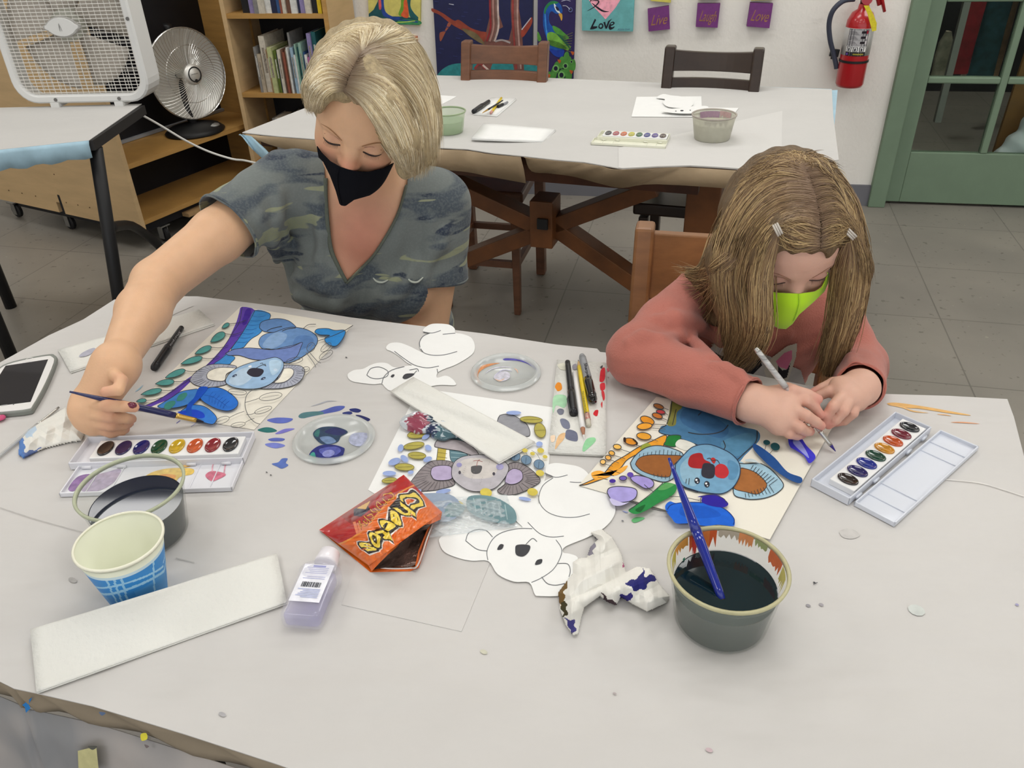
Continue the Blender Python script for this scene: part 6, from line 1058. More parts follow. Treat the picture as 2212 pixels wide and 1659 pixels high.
# ---- watercolour palettes
def palette(label, base, lidq, deck, cols, smear=(), seed=1, order=1, gray=(226, 226, 232)):
    """quads are given corner by corner along the long side first: a,b on the far long edge, c,d back on the near one"""
    B = [P(x, y, T + .011) for x, y in base]; o = sum(B) / 4; U = (B[1] - B[0] + B[2] - B[3]) / 2; Lg = np.linalg.norm(U); U /= Lg; Vv = np.cross(UP, U); V_ = (B[0] - B[3] + B[1] - B[2]) / 2; Wd = abs(V_ @ Vv); Vv = Vv if V_ @ Vv > 0 else -Vv
    o = np.array([o[0], o[1], T + .001]); t = thing('watercolor_palette', label, 'paint palette', o); mt = M('palette_%d' % gray[0], gray, .3, coat=.2); AXp = (U, Vv, UP)
    g = MB(); g.box(o + UP * .001, (Lg, Wd, .002), AXp)
    for s in (-1, 1): g.box(o + Vv * s * (Wd / 2 - .001) + UP * .006, (Lg, .002, .011), AXp); g.box(o + U * s * (Lg / 2 - .001) + UP * .006, (.002, Wd, .011), AXp)
    g.build('tray', mt, t, bevel=.0012)
    dc = o + U * deck[0] * Lg + Vv * deck[1] * Wd; dl, dw = deck[2] * Lg, deck[3] * Wd
    MB().box(dc + UP * .0065, (dl, dw, .009), AXp).build('pan_strip', M('palette_strip', (238, 238, 238), .3, coat=.3), t, bevel=.001)
    n = len(cols)
    for i, c_ in enumerate(cols):
        pc_ = dc + U * ((i + .5) / n - .5) * dl * .97 + UP * .0121; ru, rv = dl / n * .40, dw * .40
        MB().lathe(pc_, [(0, -.0004), (.6, -.0002), (.82, .0006), (.9, .0014), (1, .0006), (1.0, -.0015)], 28, ax=(U * ru, Vv * rv, UP)).build('paint_pan', M('pan_%d_%d_%d' % c_, c_, .1, coat=.8, noise=(90, .25)), t, smooth=True)
    Q = [P(x, y, T + .005) for x, y in lidq]; lo = sum(Q) / 4; U2 = (Q[1] - Q[0] + Q[2] - Q[3]) / 2; l2 = np.linalg.norm(U2); U2 /= l2; V2 = np.cross(UP, U2); w2 = abs(((Q[0] - Q[3] + Q[1] - Q[2]) / 2) @ V2); lo = np.array([lo[0], lo[1], T + .001]); A2 = (U2, V2, UP)
    g = MB(); g.box(lo + UP * .0008, (l2, w2, .0016), A2)
    for s in (-1, 1): g.box(lo + V2 * s * (w2 / 2 - .001) + UP * .0035, (l2, .002, .006), A2); g.box(lo + U2 * s * (l2 / 2 - .001) + UP * .0035, (.002, w2, .006), A2)
    for f in (-.36, -.22, .24, .36): g.box(lo + U2 * f * l2 + UP * .002, (.0012, w2, .0025), A2)
    g.build('lid', mt, t, bevel=.0008)
    h0 = o * .5 + lo * .5
    for f in (-.4, -.2, .2, .4):
        e0 = o + U * f * Lg + (-Vv if (lo - o) @ Vv < 0 else Vv) * (Wd / 2 + .001); MB().tube([e0 - U * .006 + UP * .004, e0 + U * .006 + UP * .004], .0022, 8).build('hinge', mt, t, smooth=True)
    if smear: 
        a = Art(lambda x, y, l: P(x, y, T + .0029 + l)); a.tf = smear[0]; smear[1](a); a.mb.build('paint_smears', MV('wet_paint', .12, .6, .25, 120, coat=.6), t, usecol=True)
    return t
rain = [(30, 22, 22), (42, 28, 84), (30, 34, 110), (24, 76, 44), (222, 180, 30), (216, 92, 40), (150, 30, 44), (34, 34, 40)]
def sm1(a):
    a.poly([(550, 1590), (620, 1510), (720, 1490), (700, 1540), (600, 1620), (552, 1622)], (140, 106, 160)); a.poly([(640, 1600), (700, 1520), (860, 1470), (960, 1450), (940, 1520), (840, 1600), (700, 1640)], (176, 160, 190)); a.poly([(1100, 1570), (1180, 1490), (1300, 1450), (1440, 1440), (1540, 1450), (1530, 1490), (1440, 1510), (1380, 1560), (1240, 1580)], (236, 200, 100)); a.poly([(1240, 1520), (1300, 1490), (1400, 1500), (1370, 1540), (1270, 1540)], (236, 160, 70)); a.poly([(1640, 1490), (1690, 1465), (1780, 1480), (1795, 1500), (1740, 1530), (1690, 1546), (1645, 1520)], (214, 120, 144)); a.line([(1690, 1470), (1692, 1430), (1700, 1400)], 3, (226, 170, 184)); a.line([(1785, 1480), (1790, 1440), (1800, 1400)], 3, (226, 170, 184)); a.poly([(1450, 1420), (1520, 1415), (1510, 1430), (1460, 1435)], (226, 180, 100))
palette('open white watercolor palette with paint-smeared lid behind the navy water tub', [(186, 944), (547, 934), (528, 990), (150, 1003)], [(168, 1008), (528, 996), (500, 1056), (130, 1069)], (.03, .0, .86, .66), rain, (c1, sm1))
rain2 = [(40, 26, 26), (34, 30, 100), (30, 48, 150), (22, 70, 54), (214, 146, 36), (206, 84, 30), (122, 24, 50), (30, 32, 42)]
palette('open pale grey watercolor palette right of the girl\'s hands', [(1752, 1036), (1934, 890), (2012, 924), (1836, 1079)], [(1842, 1086), (2032, 932), (2112, 966), (1936, 1134)], (.02, -.11, .88, .64), rain2, gray=(214, 218, 228))
palette('small open watercolor palette on the back table', [(1300, 282), (1446, 290), (1444, 304), (1288, 296)], [(1284, 300), (1444, 306), (1436, 320), (1276, 308)], (.02, .1, .92, .7), [(40, 40, 46), (190, 90, 100), (220, 110, 60), (214, 206, 70), (44, 106, 60), (60, 60, 150), (96, 76, 160), (90, 70, 66)][::1], gray=(232, 232, 214))
# ---- phone
t = thing('smartphone', 'white smartphone in a grey case at the left edge', 'phone', P(40, 830)); q = crv([(14, 784), (60, 772), (106, 764), (118, 766), (122, 778), (100, 830), (74, 876), (62, 886), (10, 892), (-60, 897), (-72, 890), (-60, 850), (-10, 800)], 3)
def lay(px, z0, z1, nm, mt, bev=0): MB().prism([P(x, y, z1)[:2] for x, y in px], z0, z1).build(nm, mt, t, bevel=bev)
lay(q, T + .0008, T + .009, 'case', M('case_grey', (126, 130, 124), .45), .002)
def shr(px, k): c_ = np.mean(px, axis=0); return [tuple(c_ + (np.array(p) - c_) * k) for p in px]
lay(shr(q, .93), T + .0088, T + .0106, 'front_face', M('phone_white', (236, 234, 232), .2, coat=.4), .0006)
lay([(12, 790), (104, 776), (66, 868), (-46, 882)], T + .0105, T + .0108, 'screen', M('phone_screen', (10, 10, 26), .05, coat=1.))
a = Art(lambda x, y, l: P(x, y, T + .0108 + l)); a.line([(53, 779), (62, 773), (72, 774), (64, 780), (54, 780)], 1, (214, 212, 208)); a.line([(2, 876), (16, 874)], 1.6, (150, 150, 150)); a.ell(29, 873, 1.6, 1.6, 0, (90, 90, 90), n=8); a.mb.build('button_marks', INK, t, usecol=True)
# ---- pens, pencils, brushes
bp, gp, pk, yl, wh, rub = M('pen_black', (26, 27, 32), .35), M('pen_grey', (146, 148, 152), .35), M('pencil_wood', (206, 170, 120), .7), M('pencil_yellow', (226, 196, 36), .35), M('pencil_white', (232, 230, 228), .35), M('eraser_pink', (206, 150, 140), .7)
zz = zt_
def gt(pts, z): return [P(x, y, z) for x, y in pts]
s_ = stick('felt_pen', 'slim black felt pen on the paint-blotted towel', 'pen', *gt([(1226, 782), (1239, 893)], zz + .006), [('barrel', 0, .62, .0042, .0048, bp), ('cap', .6, 1, .0056, .0060, bp)])
g = MB(); g.tube(gt([(1228, 853), (1226, 862), (1232, 890)], zz + .010), [.0008, .0014, .0014], 6); g.build('pen_clip', bp, s_)
s_ = stick('pencil', 'white pencil lying between the black pen and yellow pencil', 'pencil', *gt([(1241, 806), (1262, 948)], zz + .0045), [('barrel', 0, .86, .0036, .0036, wh), ('wood_tip', .86, .95, .0036, .0014, M('tip_brown', (170, 120, 92), .6)), ('lead', .95, 1, .0014, .0003, wh)])
s_ = stick('pencil', 'yellow pencil with lettering and white eraser on the blotted towel', 'pencil', *gt([(1249, 777), (1272, 919)], zz + .0045), [('lead', 0, .03, .0003, .001, bp), ('wood_tip', .03, .12, .001, .0036, pk), ('barrel', .12, .84, .0037, .0037, yl), ('ferrule', .84, .93, .0040, .0040, M('ferrule_white', (226, 206, 190), .3, .4, noise=(300, .5), rgb2=(170, 40, 40))), ('eraser', .93, 1, .0037, .0036, M('eraser_grey', (206, 200, 184), .7))], n=6)
a = Art(lambda x, y, l: P(x, y, zz + .0086 + l)); put_text(a, 'TICONDEROGA', (1256, 845), (1264, 893), (4.5, -1), (60, 90, 60)); a.mb.build('printed_lettering', INK, s_, usecol=True)
s_ = stick('marker_pen', 'grey marker pen with glossy black cap on the blotted towel', 'marker', *gt([(1257, 768), (1282, 868)], zz + .0072), [('barrel_end', 0, .06, .0042, .0058, gp), ('barrel', .06, .56, .0058, .0068, gp), ('cap', .54, .95, .0072, .0066, M('cap_gloss', (14, 14, 18), .12, coat=.8)), ('cap_end', .95, 1, .0066, .004, M('cap_gloss', (14, 14, 18), .12))])
a = Art(lambda x, y, l: P(x, y, zz + .0142 + l)); put_text(a, 'Sharpie', (1261, 784), (1268, 815), (6.5, -2), (30, 30, 36), .01, .3); a.mb.build('printed_lettering', INK, s_, usecol=True)
g = MB(); g.tube(gt([(1283, 842), (1286, 850), (1287, 868)], zz + .012), [.001, .0016, .0016], 6); g.build('pen_clip', M('cap_gloss', (14, 14, 18), .12), s_)
s_ = stick('marker_pen', 'black capped marker lying left of the blue koala painting', 'marker', *gt([(392, 708), (332, 796)], T + .0078), [('barrel', 0, .55, .0044, .0055, bp), ('cap', .5, .97, .0068, .0064, bp), ('cap_end', .97, 1, .0064, .005, bp)])
a = Art(lambda x, y, l: P(x, y, T + .0136 + l)); put_text(a, 'Sharpie', (388, 714), (366, 746), (4, 2.6), (170, 170, 174), 0, .3); a.mb.build('printed_lettering', INK, s_, usecol=True)
stick('paint_brush', 'thin clear-handled brush sticking out under the crumpled tissue at left', 'paint brush', *gt([(127, 880), (-10, 992)], T + .004), [('ferrule', 0, .35, .0016, .0024, silver), ('handle', .35, 1, .0028, .0022, M('clear_grey', (196, 196, 194), .15, alpha=.7))])
# woman's brush and girl's brush
hb0, hb1 = P(150, 846, T + .094), P(443, 912, T + .004); stick('paint_brush', 'dark blue brush with gold ferrule held in the woman\'s hand', 'paint brush', hb1, hb0, [('bristles', 0, .07, .0006, .0028, brist), ('ferrule', .07, .235, .0034, .0038, gold), ('handle', .235, .62, .0045, .0048, navy), ('handle_end', .62, 1, .0048, .0013, navy)])
gb0, gb1 = P(1632, 752, T + .120), P(1805, 975, T + .004); stick('paint_brush', 'clear-handled brush with white grip rings in the girl\'s hand', 'paint brush', gb1, gb0, [('bristles', 0, .06, .0005, .0024, M('bristle_violet', (56, 40, 130), .5)), ('ferrule', .06, .2, .0026, .0030, silver), ('handle', .2, .62, .0030, .0034, M('clear_pinkish', (190, 170, 164), .15, alpha=.8)), ('grip', .62, .97, .0042, .0036, M('grip_white', (214, 212, 210), .3, noise=(260, .45), stretch=(.1, .1, 1))), ('grip_end', .97, 1, .0040, .003, silver)])
# ---- crumpled tissues
def crumple(name, label, blobs, stains, h=.0022, amp=.009, base=(232, 230, 224), cat='tissue', rough=.85, freq=1., seed=0, coat=0.):
    pr = [ell(P(x, y, T + z), r, k=.018) for x, y, z, r in blobs]; cs = np.array([P(x, y, T) for x, y, z, r in blobs]); rg = np.random.default_rng(seed); ws = rg.normal(size=(7, 3)) * 95 * freq; ph = rg.uniform(0, 6, 7)
    def ex(q): return sum(np.abs(np.sin(q @ w_ + p_ + 1.5 * np.sin(q @ ws[(i + 3) % 7] * .5))) for i, (w_, p_) in enumerate(zip(ws, ph))) / 7 * amp * 2 - amp
    V, Fc = isosurf(pr, cs.min(0) - .07, cs.max(0) + np.array([.07, .07, .09]), h, extra=ex); V[:, 2] = np.maximum(V[:, 2], T + .0012 + .0 * V[:, 0]); vc = np.tile(np.array(lin(base)), (len(V), 1))
    for x, y, z, r, c_ in stains:
        d_ = np.linalg.norm((V - P(x, y, T + z)) * np.array([1, 1, .8]), axis=1) + .004 * np.sin(V[:, 0] * 700) * np.sin(V[:, 1] * 600); vc[d_ < r] = lin(c_)
    return link(name, V, Fc, MV('tissue_' + name if coat else 'tissue_mat', rough, .3, .05, 40, coat=coat), vcols=vc, smooth=True, label=label, cat=cat)
def crease(name, label, outline, hmax, stains, seed, base=(232, 230, 223), step=1.5, k=26, cat='tissue'):
    """crumpled paper: a sheet folded into sharp flat facets inside the outline"""
    o_ = np.array(outline, float); x0, y0 = o_.min(0); x1, y1 = o_.max(0); nx, ny = int((x1 - x0) / step), int((y1 - y0) / step); rg = np.random.default_rng(seed)
    fr = [(rg.normal(size=2) / k * f, rg.uniform(0, 1), a_) for f, a_ in ((.3, 1.), (.42, .9), (.6, .7), (.85, .4), (1.2, .2))]
    gx, gy = np.meshgrid(np.linspace(x0, x1, nx + 1), np.linspace(y0, y1, ny + 1)); q = np.c_[gx.ravel(), gy.ravel()]
    tri = lambda t: np.abs((t % 1) - .5) * 2
    z = np.zeros(len(q)); qq = q.copy()
    for f, p_, a_ in fr: t = qq @ f + p_; z += a_ * tri(t); qq = qq + (tri(t) - .5)[:, None] * np.array([f[1], -f[0]]) * 25
    z = z / sum(a_ for *_, a_ in fr); z = (z - z.min()) / (z.max() - z.min())
    A, B_ = o_, np.roll(o_, -1, axis=0); ed = np.full(len(q), 1e9)
    for a_, b_ in zip(A, B_): d_ = b_ - a_; t = np.clip(((q - a_) @ d_) / (d_ @ d_), 0, 1); ed = np.minimum(ed, np.linalg.norm(q - a_ - t[:, None] * d_, axis=1))
    h = .0015 + hmax * np.clip(ed / 26, 0, 1) ** .6 * (.25 + .75 * z); V = np.array([P(x, y, T + hh) for (x, y), hh in zip(q, h)])
    F_ = []; cc_ = []
    for j_ in range(ny):
        for i_ in range(nx):
            c = (x0 + (x1 - x0) * (i_ + .5) / nx, y0 + (y1 - y0) * (j_ + .5) / ny); F_.append((j_ * (nx + 1) + i_, (j_ + 1) * (nx + 1) + i_, (j_ + 1) * (nx + 1) + i_ + 1, j_ * (nx + 1) + i_ + 1)); cc_.append(c)
    cc_ = np.array(cc_); ok = inpoly(cc_, outline); cl_ = [base] * len(F_)
    for poly, col in stains:
        w_ = cc_ + np.c_[np.sin(cc_[:, 1] * .35), np.sin(cc_[:, 0] * .31)] * 2.2
        for k_ in np.nonzero(inpoly(w_, poly))[0]: cl_[k_] = col
    kk = np.nonzero(ok)[0]; us = sorted({v for f in kk for v in F_[f]}); mp_ = {a_: b_ for b_, a_ in enumerate(us)}
    return link(name, V[us], [[mp_[v] for v in F_[f]] for f in kk], MV('tissue_mat', .85, .2, .04, 40), cols=[cl_[f] for f in kk], label=label, cat=cat, solid=.0012, smooth=False)
crease('crumpled_napkin', 'crumpled white napkin stained blue and brown beside the dark water tub', [(1276, 1150), (1300, 1143), (1322, 1160), (1342, 1196), (1352, 1236), (1376, 1224), (1404, 1228), (1424, 1262), (1447, 1288), (1440, 1302), (1398, 1321), (1368, 1306), (1342, 1290), (1330, 1308), (1312, 1300), (1296, 1288), (1262, 1312), (1254, 1340), (1248, 1370), (1238, 1372), (1222, 1350), (1210, 1318), (1206, 1280), (1222, 1258), (1238, 1238), (1238, 1214), (1250, 1206), (1268, 1204), (1276, 1180), (1290, 1166)], .034,
    [([(1206, 1262), (1222, 1252), (1228, 1262), (1218, 1280), (1222, 1306), (1212, 1312), (1204, 1290)], (116, 90, 50)), ([(1210, 1300), (1222, 1300), (1226, 1330), (1218, 1335)], (66, 60, 36)), ([(1220, 1336), (1240, 1340), (1244, 1366), (1236, 1370)], (70, 66, 130)), ([(1262, 1160), (1290, 1162), (1280, 1200), (1264, 1196)], (140, 136, 150)), ([(1352, 1258), (1384, 1244), (1390, 1226), (1394, 1246), (1416, 1240), (1422, 1248), (1400, 1262), (1390, 1274), (1368, 1276)], (44, 44, 116)), ([(1336, 1286), (1366, 1282), (1364, 1298), (1340, 1296)], (54, 48, 120)), ([(1300, 1280), (1312, 1292), (1330, 1300), (1332, 1310), (1306, 1306)], (70, 54, 60)), ([(1342, 1216), (1352, 1220), (1348, 1228)], (180, 90, 130))], 12, k=46)
crease('crumpled_tissue', 'crumpled tissue with blue paint edge under the woman\'s hand at the left', [(40, 982), (42, 952), (58, 930), (84, 912), (112, 898), (140, 880), (160, 892), (172, 908), (182, 932), (176, 952), (156, 954), (128, 960), (96, 968), (66, 982), (50, 990)], .026,
    [([(38, 940), (52, 950), (56, 992), (38, 990)], (96, 136, 200)), ([(48, 978), (74, 972), (92, 966), (60, 992)], (110, 130, 180)), ([(56, 924), (80, 918), (70, 945), (54, 945)], (190, 208, 226))], 5, k=46)
crumple('foil_wrapper', 'shiny crumpled dark blue and pink wrapper under the folded towel', [(895, 908, .008, (.022, .02, .008)), (925, 920, .008, (.024, .016, .007)), (965, 940, .006, (.018, .012, .006))], [(905, 915, .01, .018, (150, 70, 90)), (940, 905, .012, .012, (40, 60, 80)), (960, 945, .006, .02, (74, 104, 114)), (900, 885, .01, .013, (36, 56, 76)), (932, 930, .01, .009, (40, 50, 84))], seed=6, amp=.005, base=(206, 212, 218), rough=.15, cat='wrapper', coat=.8)
crumple('candy_wrapper', 'small pink crumpled wrapper at the left edge of the table', [(-2, 903, .005, (.012, .008, .005))], [(-2, 900, .004, .006, (236, 200, 210))], seed=2, amp=.003, base=(206, 90, 130), rough=.2, cat='wrapper')
# ---- things on the back table
towel('paper_towel', 'stack of folded white napkins on the back table', [(1045, 266), (1200, 279), (1172, 306), (1018, 300)], T + .0006, lambda u, v: .004 * math.sin(3 * u + v), layers=3, n=6, mat=m_white)
t2 = towel('paper_towel', 'folded towel with pens on the back table', [(1062, 211), (1115, 212), (1072, 249), (1020, 245)], T + .0006, lambda u, v: 0, layers=2, n=3, mat=m_white)
sheet_thing('paper_sheet', 'white sheet on the back table touching the blonde hair', 'paper', [(940, 205), (987, 208), (955, 225), (930, 226)], T + .0004, m_white)
z2 = T + .005
stick('marker_pen', 'black marker lying beside the towel on the back table', 'marker', *gt([(1056, 219), (1023, 241)], T + .009), [('barrel', 0, .5, .006, .007, bp), ('cap', .45, 1, .0085, .0075, bp)]); stick('pencil', 'yellow pencil on the back table towel', 'pencil', *gt([(1083, 212), (1060, 244)], z2 + .004), [('barrel', 0, .9, .004, .004, yl), ('eraser', .9, 1, .004, .004, rub)]); stick('paint_brush', 'thin dark brush crossing the pencil on the back table', 'paint brush', *gt([(1086, 217), (1042, 244)], z2 + .011), [('handle', 0, .75, .002, .003, bp), ('bristles', .75, 1, .003, .001, gold)]); stick('felt_pen', 'short grey pen right of the pencil on the back table', 'pen', *gt([(1096, 221), (1076, 230)], z2 + .004), [('barrel', 0, .5, .004, .004, gp), ('cap', .5, 1, .005, .005, bp)])
sheet_thing('paper_sheet', 'large white sheet under cutouts on the back table', 'paper', [(1375, 209), (1515, 208), (1516, 232), (1596, 233), (1580, 253), (1364, 252)], T + .0014, m_white)
for lab, o_, z_ in (('white koala body cutout on the large sheet of the back table', [(1418, 211), (1432, 203), (1450, 206), (1470, 208), (1492, 214), (1497, 226), (1480, 233), (1445, 231), (1432, 222), (1436, 214)], .006), ('white koala face cutout at the edge of the back table sheet', [(1428, 240), (1450, 235), (1475, 233), (1500, 229), (1530, 230), (1515, 243), (1470, 245)], .009)):
    tq, aq = sheet_thing('koala_cutout', lab, 'paper cutout', o_, T + z_, m_white, .0005, sm=3)
    if z_ > .008: aq.ell(1473, 239, 4, 1.6, 0, (60, 60, 64), n=8); aq.ell(1491, 238, 1.6, 1, 0, (60, 60, 64), n=8); aq.ell(1460, 240, 1.6, 1, 0, (60, 60, 64), n=8); aq.mb.build('drawn_lines', INK, tq, usecol=True)
# ================================================================== PEOPLE
def hits(prims, px, off=0., t0=.55, tmax=1.75, n=90):
    """where lines of sight through pixels first meet a body (vectorised)"""
    px = np.asarray(px, float).reshape(-1, 2); r = np.array([ray(*p) for p in px]); r /= np.linalg.norm(r, axis=1)[:, None]
    t = np.full(len(px), t0); bd = np.full(len(px), 9.); bt = t.copy()
    for _ in range(n):
        d = combine(prims, O + r * t[:, None], off); b_ = d < bd; bd[b_] = d[b_]; bt[b_] = t[b_]
        t = np.where((d > .0003) & (t < tmax), t + np.maximum(d * .85, .0005), t)
    return O + r * bt[:, None]
def pxcut(V, Fc, poly, mode, test=None):
    """cut along the outline drawn by a pixel polygon seen from the camera spot; keep 'in' or 'out'"""
    pl = [(O, np.cross(ray(*poly[i]), ray(*poly[(i + 1) % len(poly)]))) for i in range(len(poly))]
    def drop(c, n):
        q = (c - O) @ RC; q = np.c_[1106 + FPX * q[:, 0] / -q[:, 2], 829.5 - FPX * q[:, 1] / -q[:, 2]]; i_ = inpoly(q, poly)
        return ~i_ if mode == 'in' else (i_ & (test(c, n) if test else True))
    return cut(V, Fc, pl, drop)
def decal(name, prims, box, step, layers, mat, parent, off=.0015):
    x0, x1, y0, y1 = box; nx = int((x1 - x0) / step); ny = int((y1 - y0) / step)
    px = np.array([(x0 + (x1 - x0) * i / nx, y0 + (y1 - y0) * j / ny) for j in range(ny + 1) for i in range(nx + 1)]); V = hits(prims, px, off)
    ce_ = np.array([(x0 + (x1 - x0) * (i + .5) / nx, y0 + (y1 - y0) * (j + .5) / ny) for j in range(ny) for i in range(nx)]); Fc = [(j * (nx + 1) + i, (j + 1) * (nx + 1) + i, (j + 1) * (nx + 1) + i + 1, j * (nx + 1) + i + 1) for j in range(ny) for i in range(nx)]
    cl = [None] * len(Fc)
    for poly, c in layers:
        for k in np.nonzero(inpoly(ce_, poly))[0]: cl[k] = c
    k = [i for i, c in enumerate(cl) if c is not None]; F2 = [Fc[i] for i in k]; used_ = sorted({i for f in F2 for i in f}); mp = {a: b for b, a in enumerate(used_)}
    return link(name, V[used_], [[mp[i] for i in f] for f in F2], mat, parent, cols=[cl[i] for i in k], smooth=True)
def strandmesh(name, paths, rad, cols, mat, parent):
    """paths (n,m,3): thin three-sided strands; cols (n,m,3) linear"""
    n, m_ = paths.shape[:2]; t = np.gradient(paths, axis=1); t /= np.linalg.norm(t, axis=2)[..., None] + 1e-9
    a_ = np.cross(t, np.array([.3, .2, .93])); a_ /= np.linalg.norm(a_, axis=2)[..., None] + 1e-9; b_ = np.cross(t, a_); pr = np.linspace(0, 1, m_); w_ = rad * (.55 + .45 * np.sin(np.pi * np.clip(pr * .9 + .1, 0, 1))) * np.where(pr > .8, (1.02 - pr) / .22, 1)
    V = np.stack([paths + (a_ * math.cos(q) + b_ * math.sin(q)) * w_[None, :, None] for q in (0, 2.094, 4.189)], 2).reshape(-1, 3)
    i, j, k = np.meshgrid(np.arange(n), np.arange(m_ - 1), np.arange(3), indexing='ij'); A = (i * m_ + j) * 3; f = np.stack([A + k, A + (k + 1) % 3, A + 3 + (k + 1) % 3, A + 3 + k], -1).reshape(-1, 4)
    return link(name, V, f, mat, parent, vcols=np.repeat(cols.reshape(-1, 3), 3, axis=0), smooth=True)
def hair(name, hull, groups, n, rad, palette_, root, parent, mat, jit=5., wav=0., lift=.004, m_=14, rng=np.random.default_rng(5)):
    """groups: neighbouring guide lines in pixels; strands run between neighbours over the hair hull"""
    allp = []; tot = sum(len(g) - 1 for g, _ in groups)
    for g, wgt in groups:
        G = [crv(l, 6, False) for l in g]; G = [np.array([np.interp(np.linspace(0, 1, m_), np.linspace(0, 1, len(q)), q[:, k]) for k in (0, 1)]).T for q in G]
        k = int(n * (len(G) - 1) / tot * wgt)
        for _ in range(k):
            s_ = rng.uniform(0, len(G) - 1.0001); i = int(s_); f = s_ - i; q = G[i] * (1 - f) + G[i + 1] * f; tt = np.linspace(0, 1, m_)
            q = q + rng.normal(size=2) * jit * (.25 + .75 * tt[:, None]) + np.c_[np.sin(tt * rng.uniform(4, 9) + rng.uniform(0, 6)), np.sin(tt * 5 + rng.uniform(0, 6))] * wav * (tt[:, None] ** .7); L_ = rng.uniform(.86, 1.04); q = np.array([np.interp(np.clip(tt * L_, 0, 1), tt, q[:, c]) for c in (0, 1)]).T; allp.append(q)
    A = np.array(allp); W_ = hits(hull, A.reshape(-1, 2), .001).reshape(len(A), m_, 3)
    for _ in range(2): W_[:, 1:-1] = (W_[:, :-2] + W_[:, 2:] + 2 * W_[:, 1:-1]) / 4
    out = (O - W_); out /= np.linalg.norm(out, axis=2)[..., None]; W_ = W_ + out * (rng.uniform(0, lift, size=(len(A), 1, 1)) * np.linspace(.4, 1, m_)[None, :, None])
    pal = np.array([lin(c) for c in palette_]); c0 = pal[rng.integers(0, len(pal), len(A))] * rng.uniform(.85, 1.12, (len(A), 1)); rt = np.array(lin(root)); f = np.clip(np.linspace(0, 1, m_) * 2.6, 0, 1)[None, :, None]
    return strandmesh(name, W_, rad, rt[None, None] * (1 - f) + c0[:, None] * f, mat, parent)
def headprims(w, s=1.):
    V3 = lambda a: w(*[x * s for x in a]); Rm_ = np.array([w(1, 0, 0) - w(0, 0, 0), w(0, 1, 0) - w(0, 0, 0), w(0, 0, 1) - w(0, 0, 0)])
    E = lambda c, r, k=.02, mode='u': ell(V3(c), [x * s for x in r], Rm_, k * s, mode); C = lambda a, b, ra, rb, k=.02: cone(V3(a), V3(b), ra * s, rb * s, k * s)
    L = [E((0, -.015, .028), (.073, .094, .087)), E((0, .022, -.030), (.061, .066, .082), .04), E((0, .044, -.080), (.043, .042, .036), .03), E((0, .042, .042), (.056, .046, .045), .03)]
    for q in (-1, 1): L += [E((q * .034, .050, -.036), (.026, .027, .025), .02), C((q * .012, .079, .021), (q * .044, .066, .019), .0085, .007, .014)]
    for q in (-1, 1): L += [E((q * .0315, .090, .001), (.016, .010, .0105), .012, 's')]
    for q in (-1, 1): L += [E((q * .0315, .0725, .0005), (.0165, .0135, .0125), .004), C((q * .018, .0815, -.0045), (q * .045, .0765, -.0065), .0022, .0018, .003), E((q * .073, -.008, -.018), (.008, .017, .030), .008)]
    L += [C((0, .081, .010), (0, .098, -.026), .0075, .0095, .014), E((0, .098, -.028), (.0118, .0110, .0095), .008)]
    for q in (-1, 1): L += [E((q * .0115, .091, -.031), (.0065, .008, .0065), .006)]
    L += [E((0, .090, -.074), (.022, .009, .008), .012), E((0, .082, -.106), (.017, .015, .014), .02)]
    return L
def frame(cols, pos): R_ = np.array(cols); return lambda l, f, u: pos + R_ @ np.array([l, f, u], float)
def skincols(V, base, spots):
    c = np.tile(np.array(lin(base)), (len(V), 1))
    for p, r, col, a_ in spots:
        w_ = a_ * np.exp(-(np.linalg.norm(V - np.array(p), axis=1) / r) ** 2); c = c * (1 - w_[:, None]) + np.array(lin(col)) * w_[:, None]
    return c
def tubeon(name, prims, lines, r, mat, parent, off=.0004, n=6, flat=None, cnt=5):
    g = MB()
    for l in lines:
        q = crv(l, cnt, False); W_ = hits(prims, q, off); rr = r * np.sin(np.linspace(.35, math.pi - .25, len(W_))) ** .6 if r < .0035 else r; g.tube(W_, rr, n, flat=flat)
    return g.build(name, mat, parent, smooth=True)
SKIN = MV('skin', .5, .35, .035, 45, sss=.12, bump=(350, .06)); HAIR = MV('hair_strands', .42, .5, .08, 30)
def arm(pts, rad): return chain(pts, rad, .02)
def hand(wr, wr_r, mcps, fingers, fr, k=.022):
    L = []
    for m_, r in mcps: L.append(cone(wr, m_, wr_r, r, k))
    for i in range(len(mcps) - 1): L.append(cone(mcps[i][0], mcps[i + 1][0], mcps[i][1], mcps[i + 1][1], .014))
    for f in fingers:
        n_ = len(f); L += [cone(f[i], f[i + 1], fr * (1.06 - .09 * i), fr * (1.06 - .09 * (i + 1)), .0016 if i else .0025) for i in range(n_ - 1)]
    return L
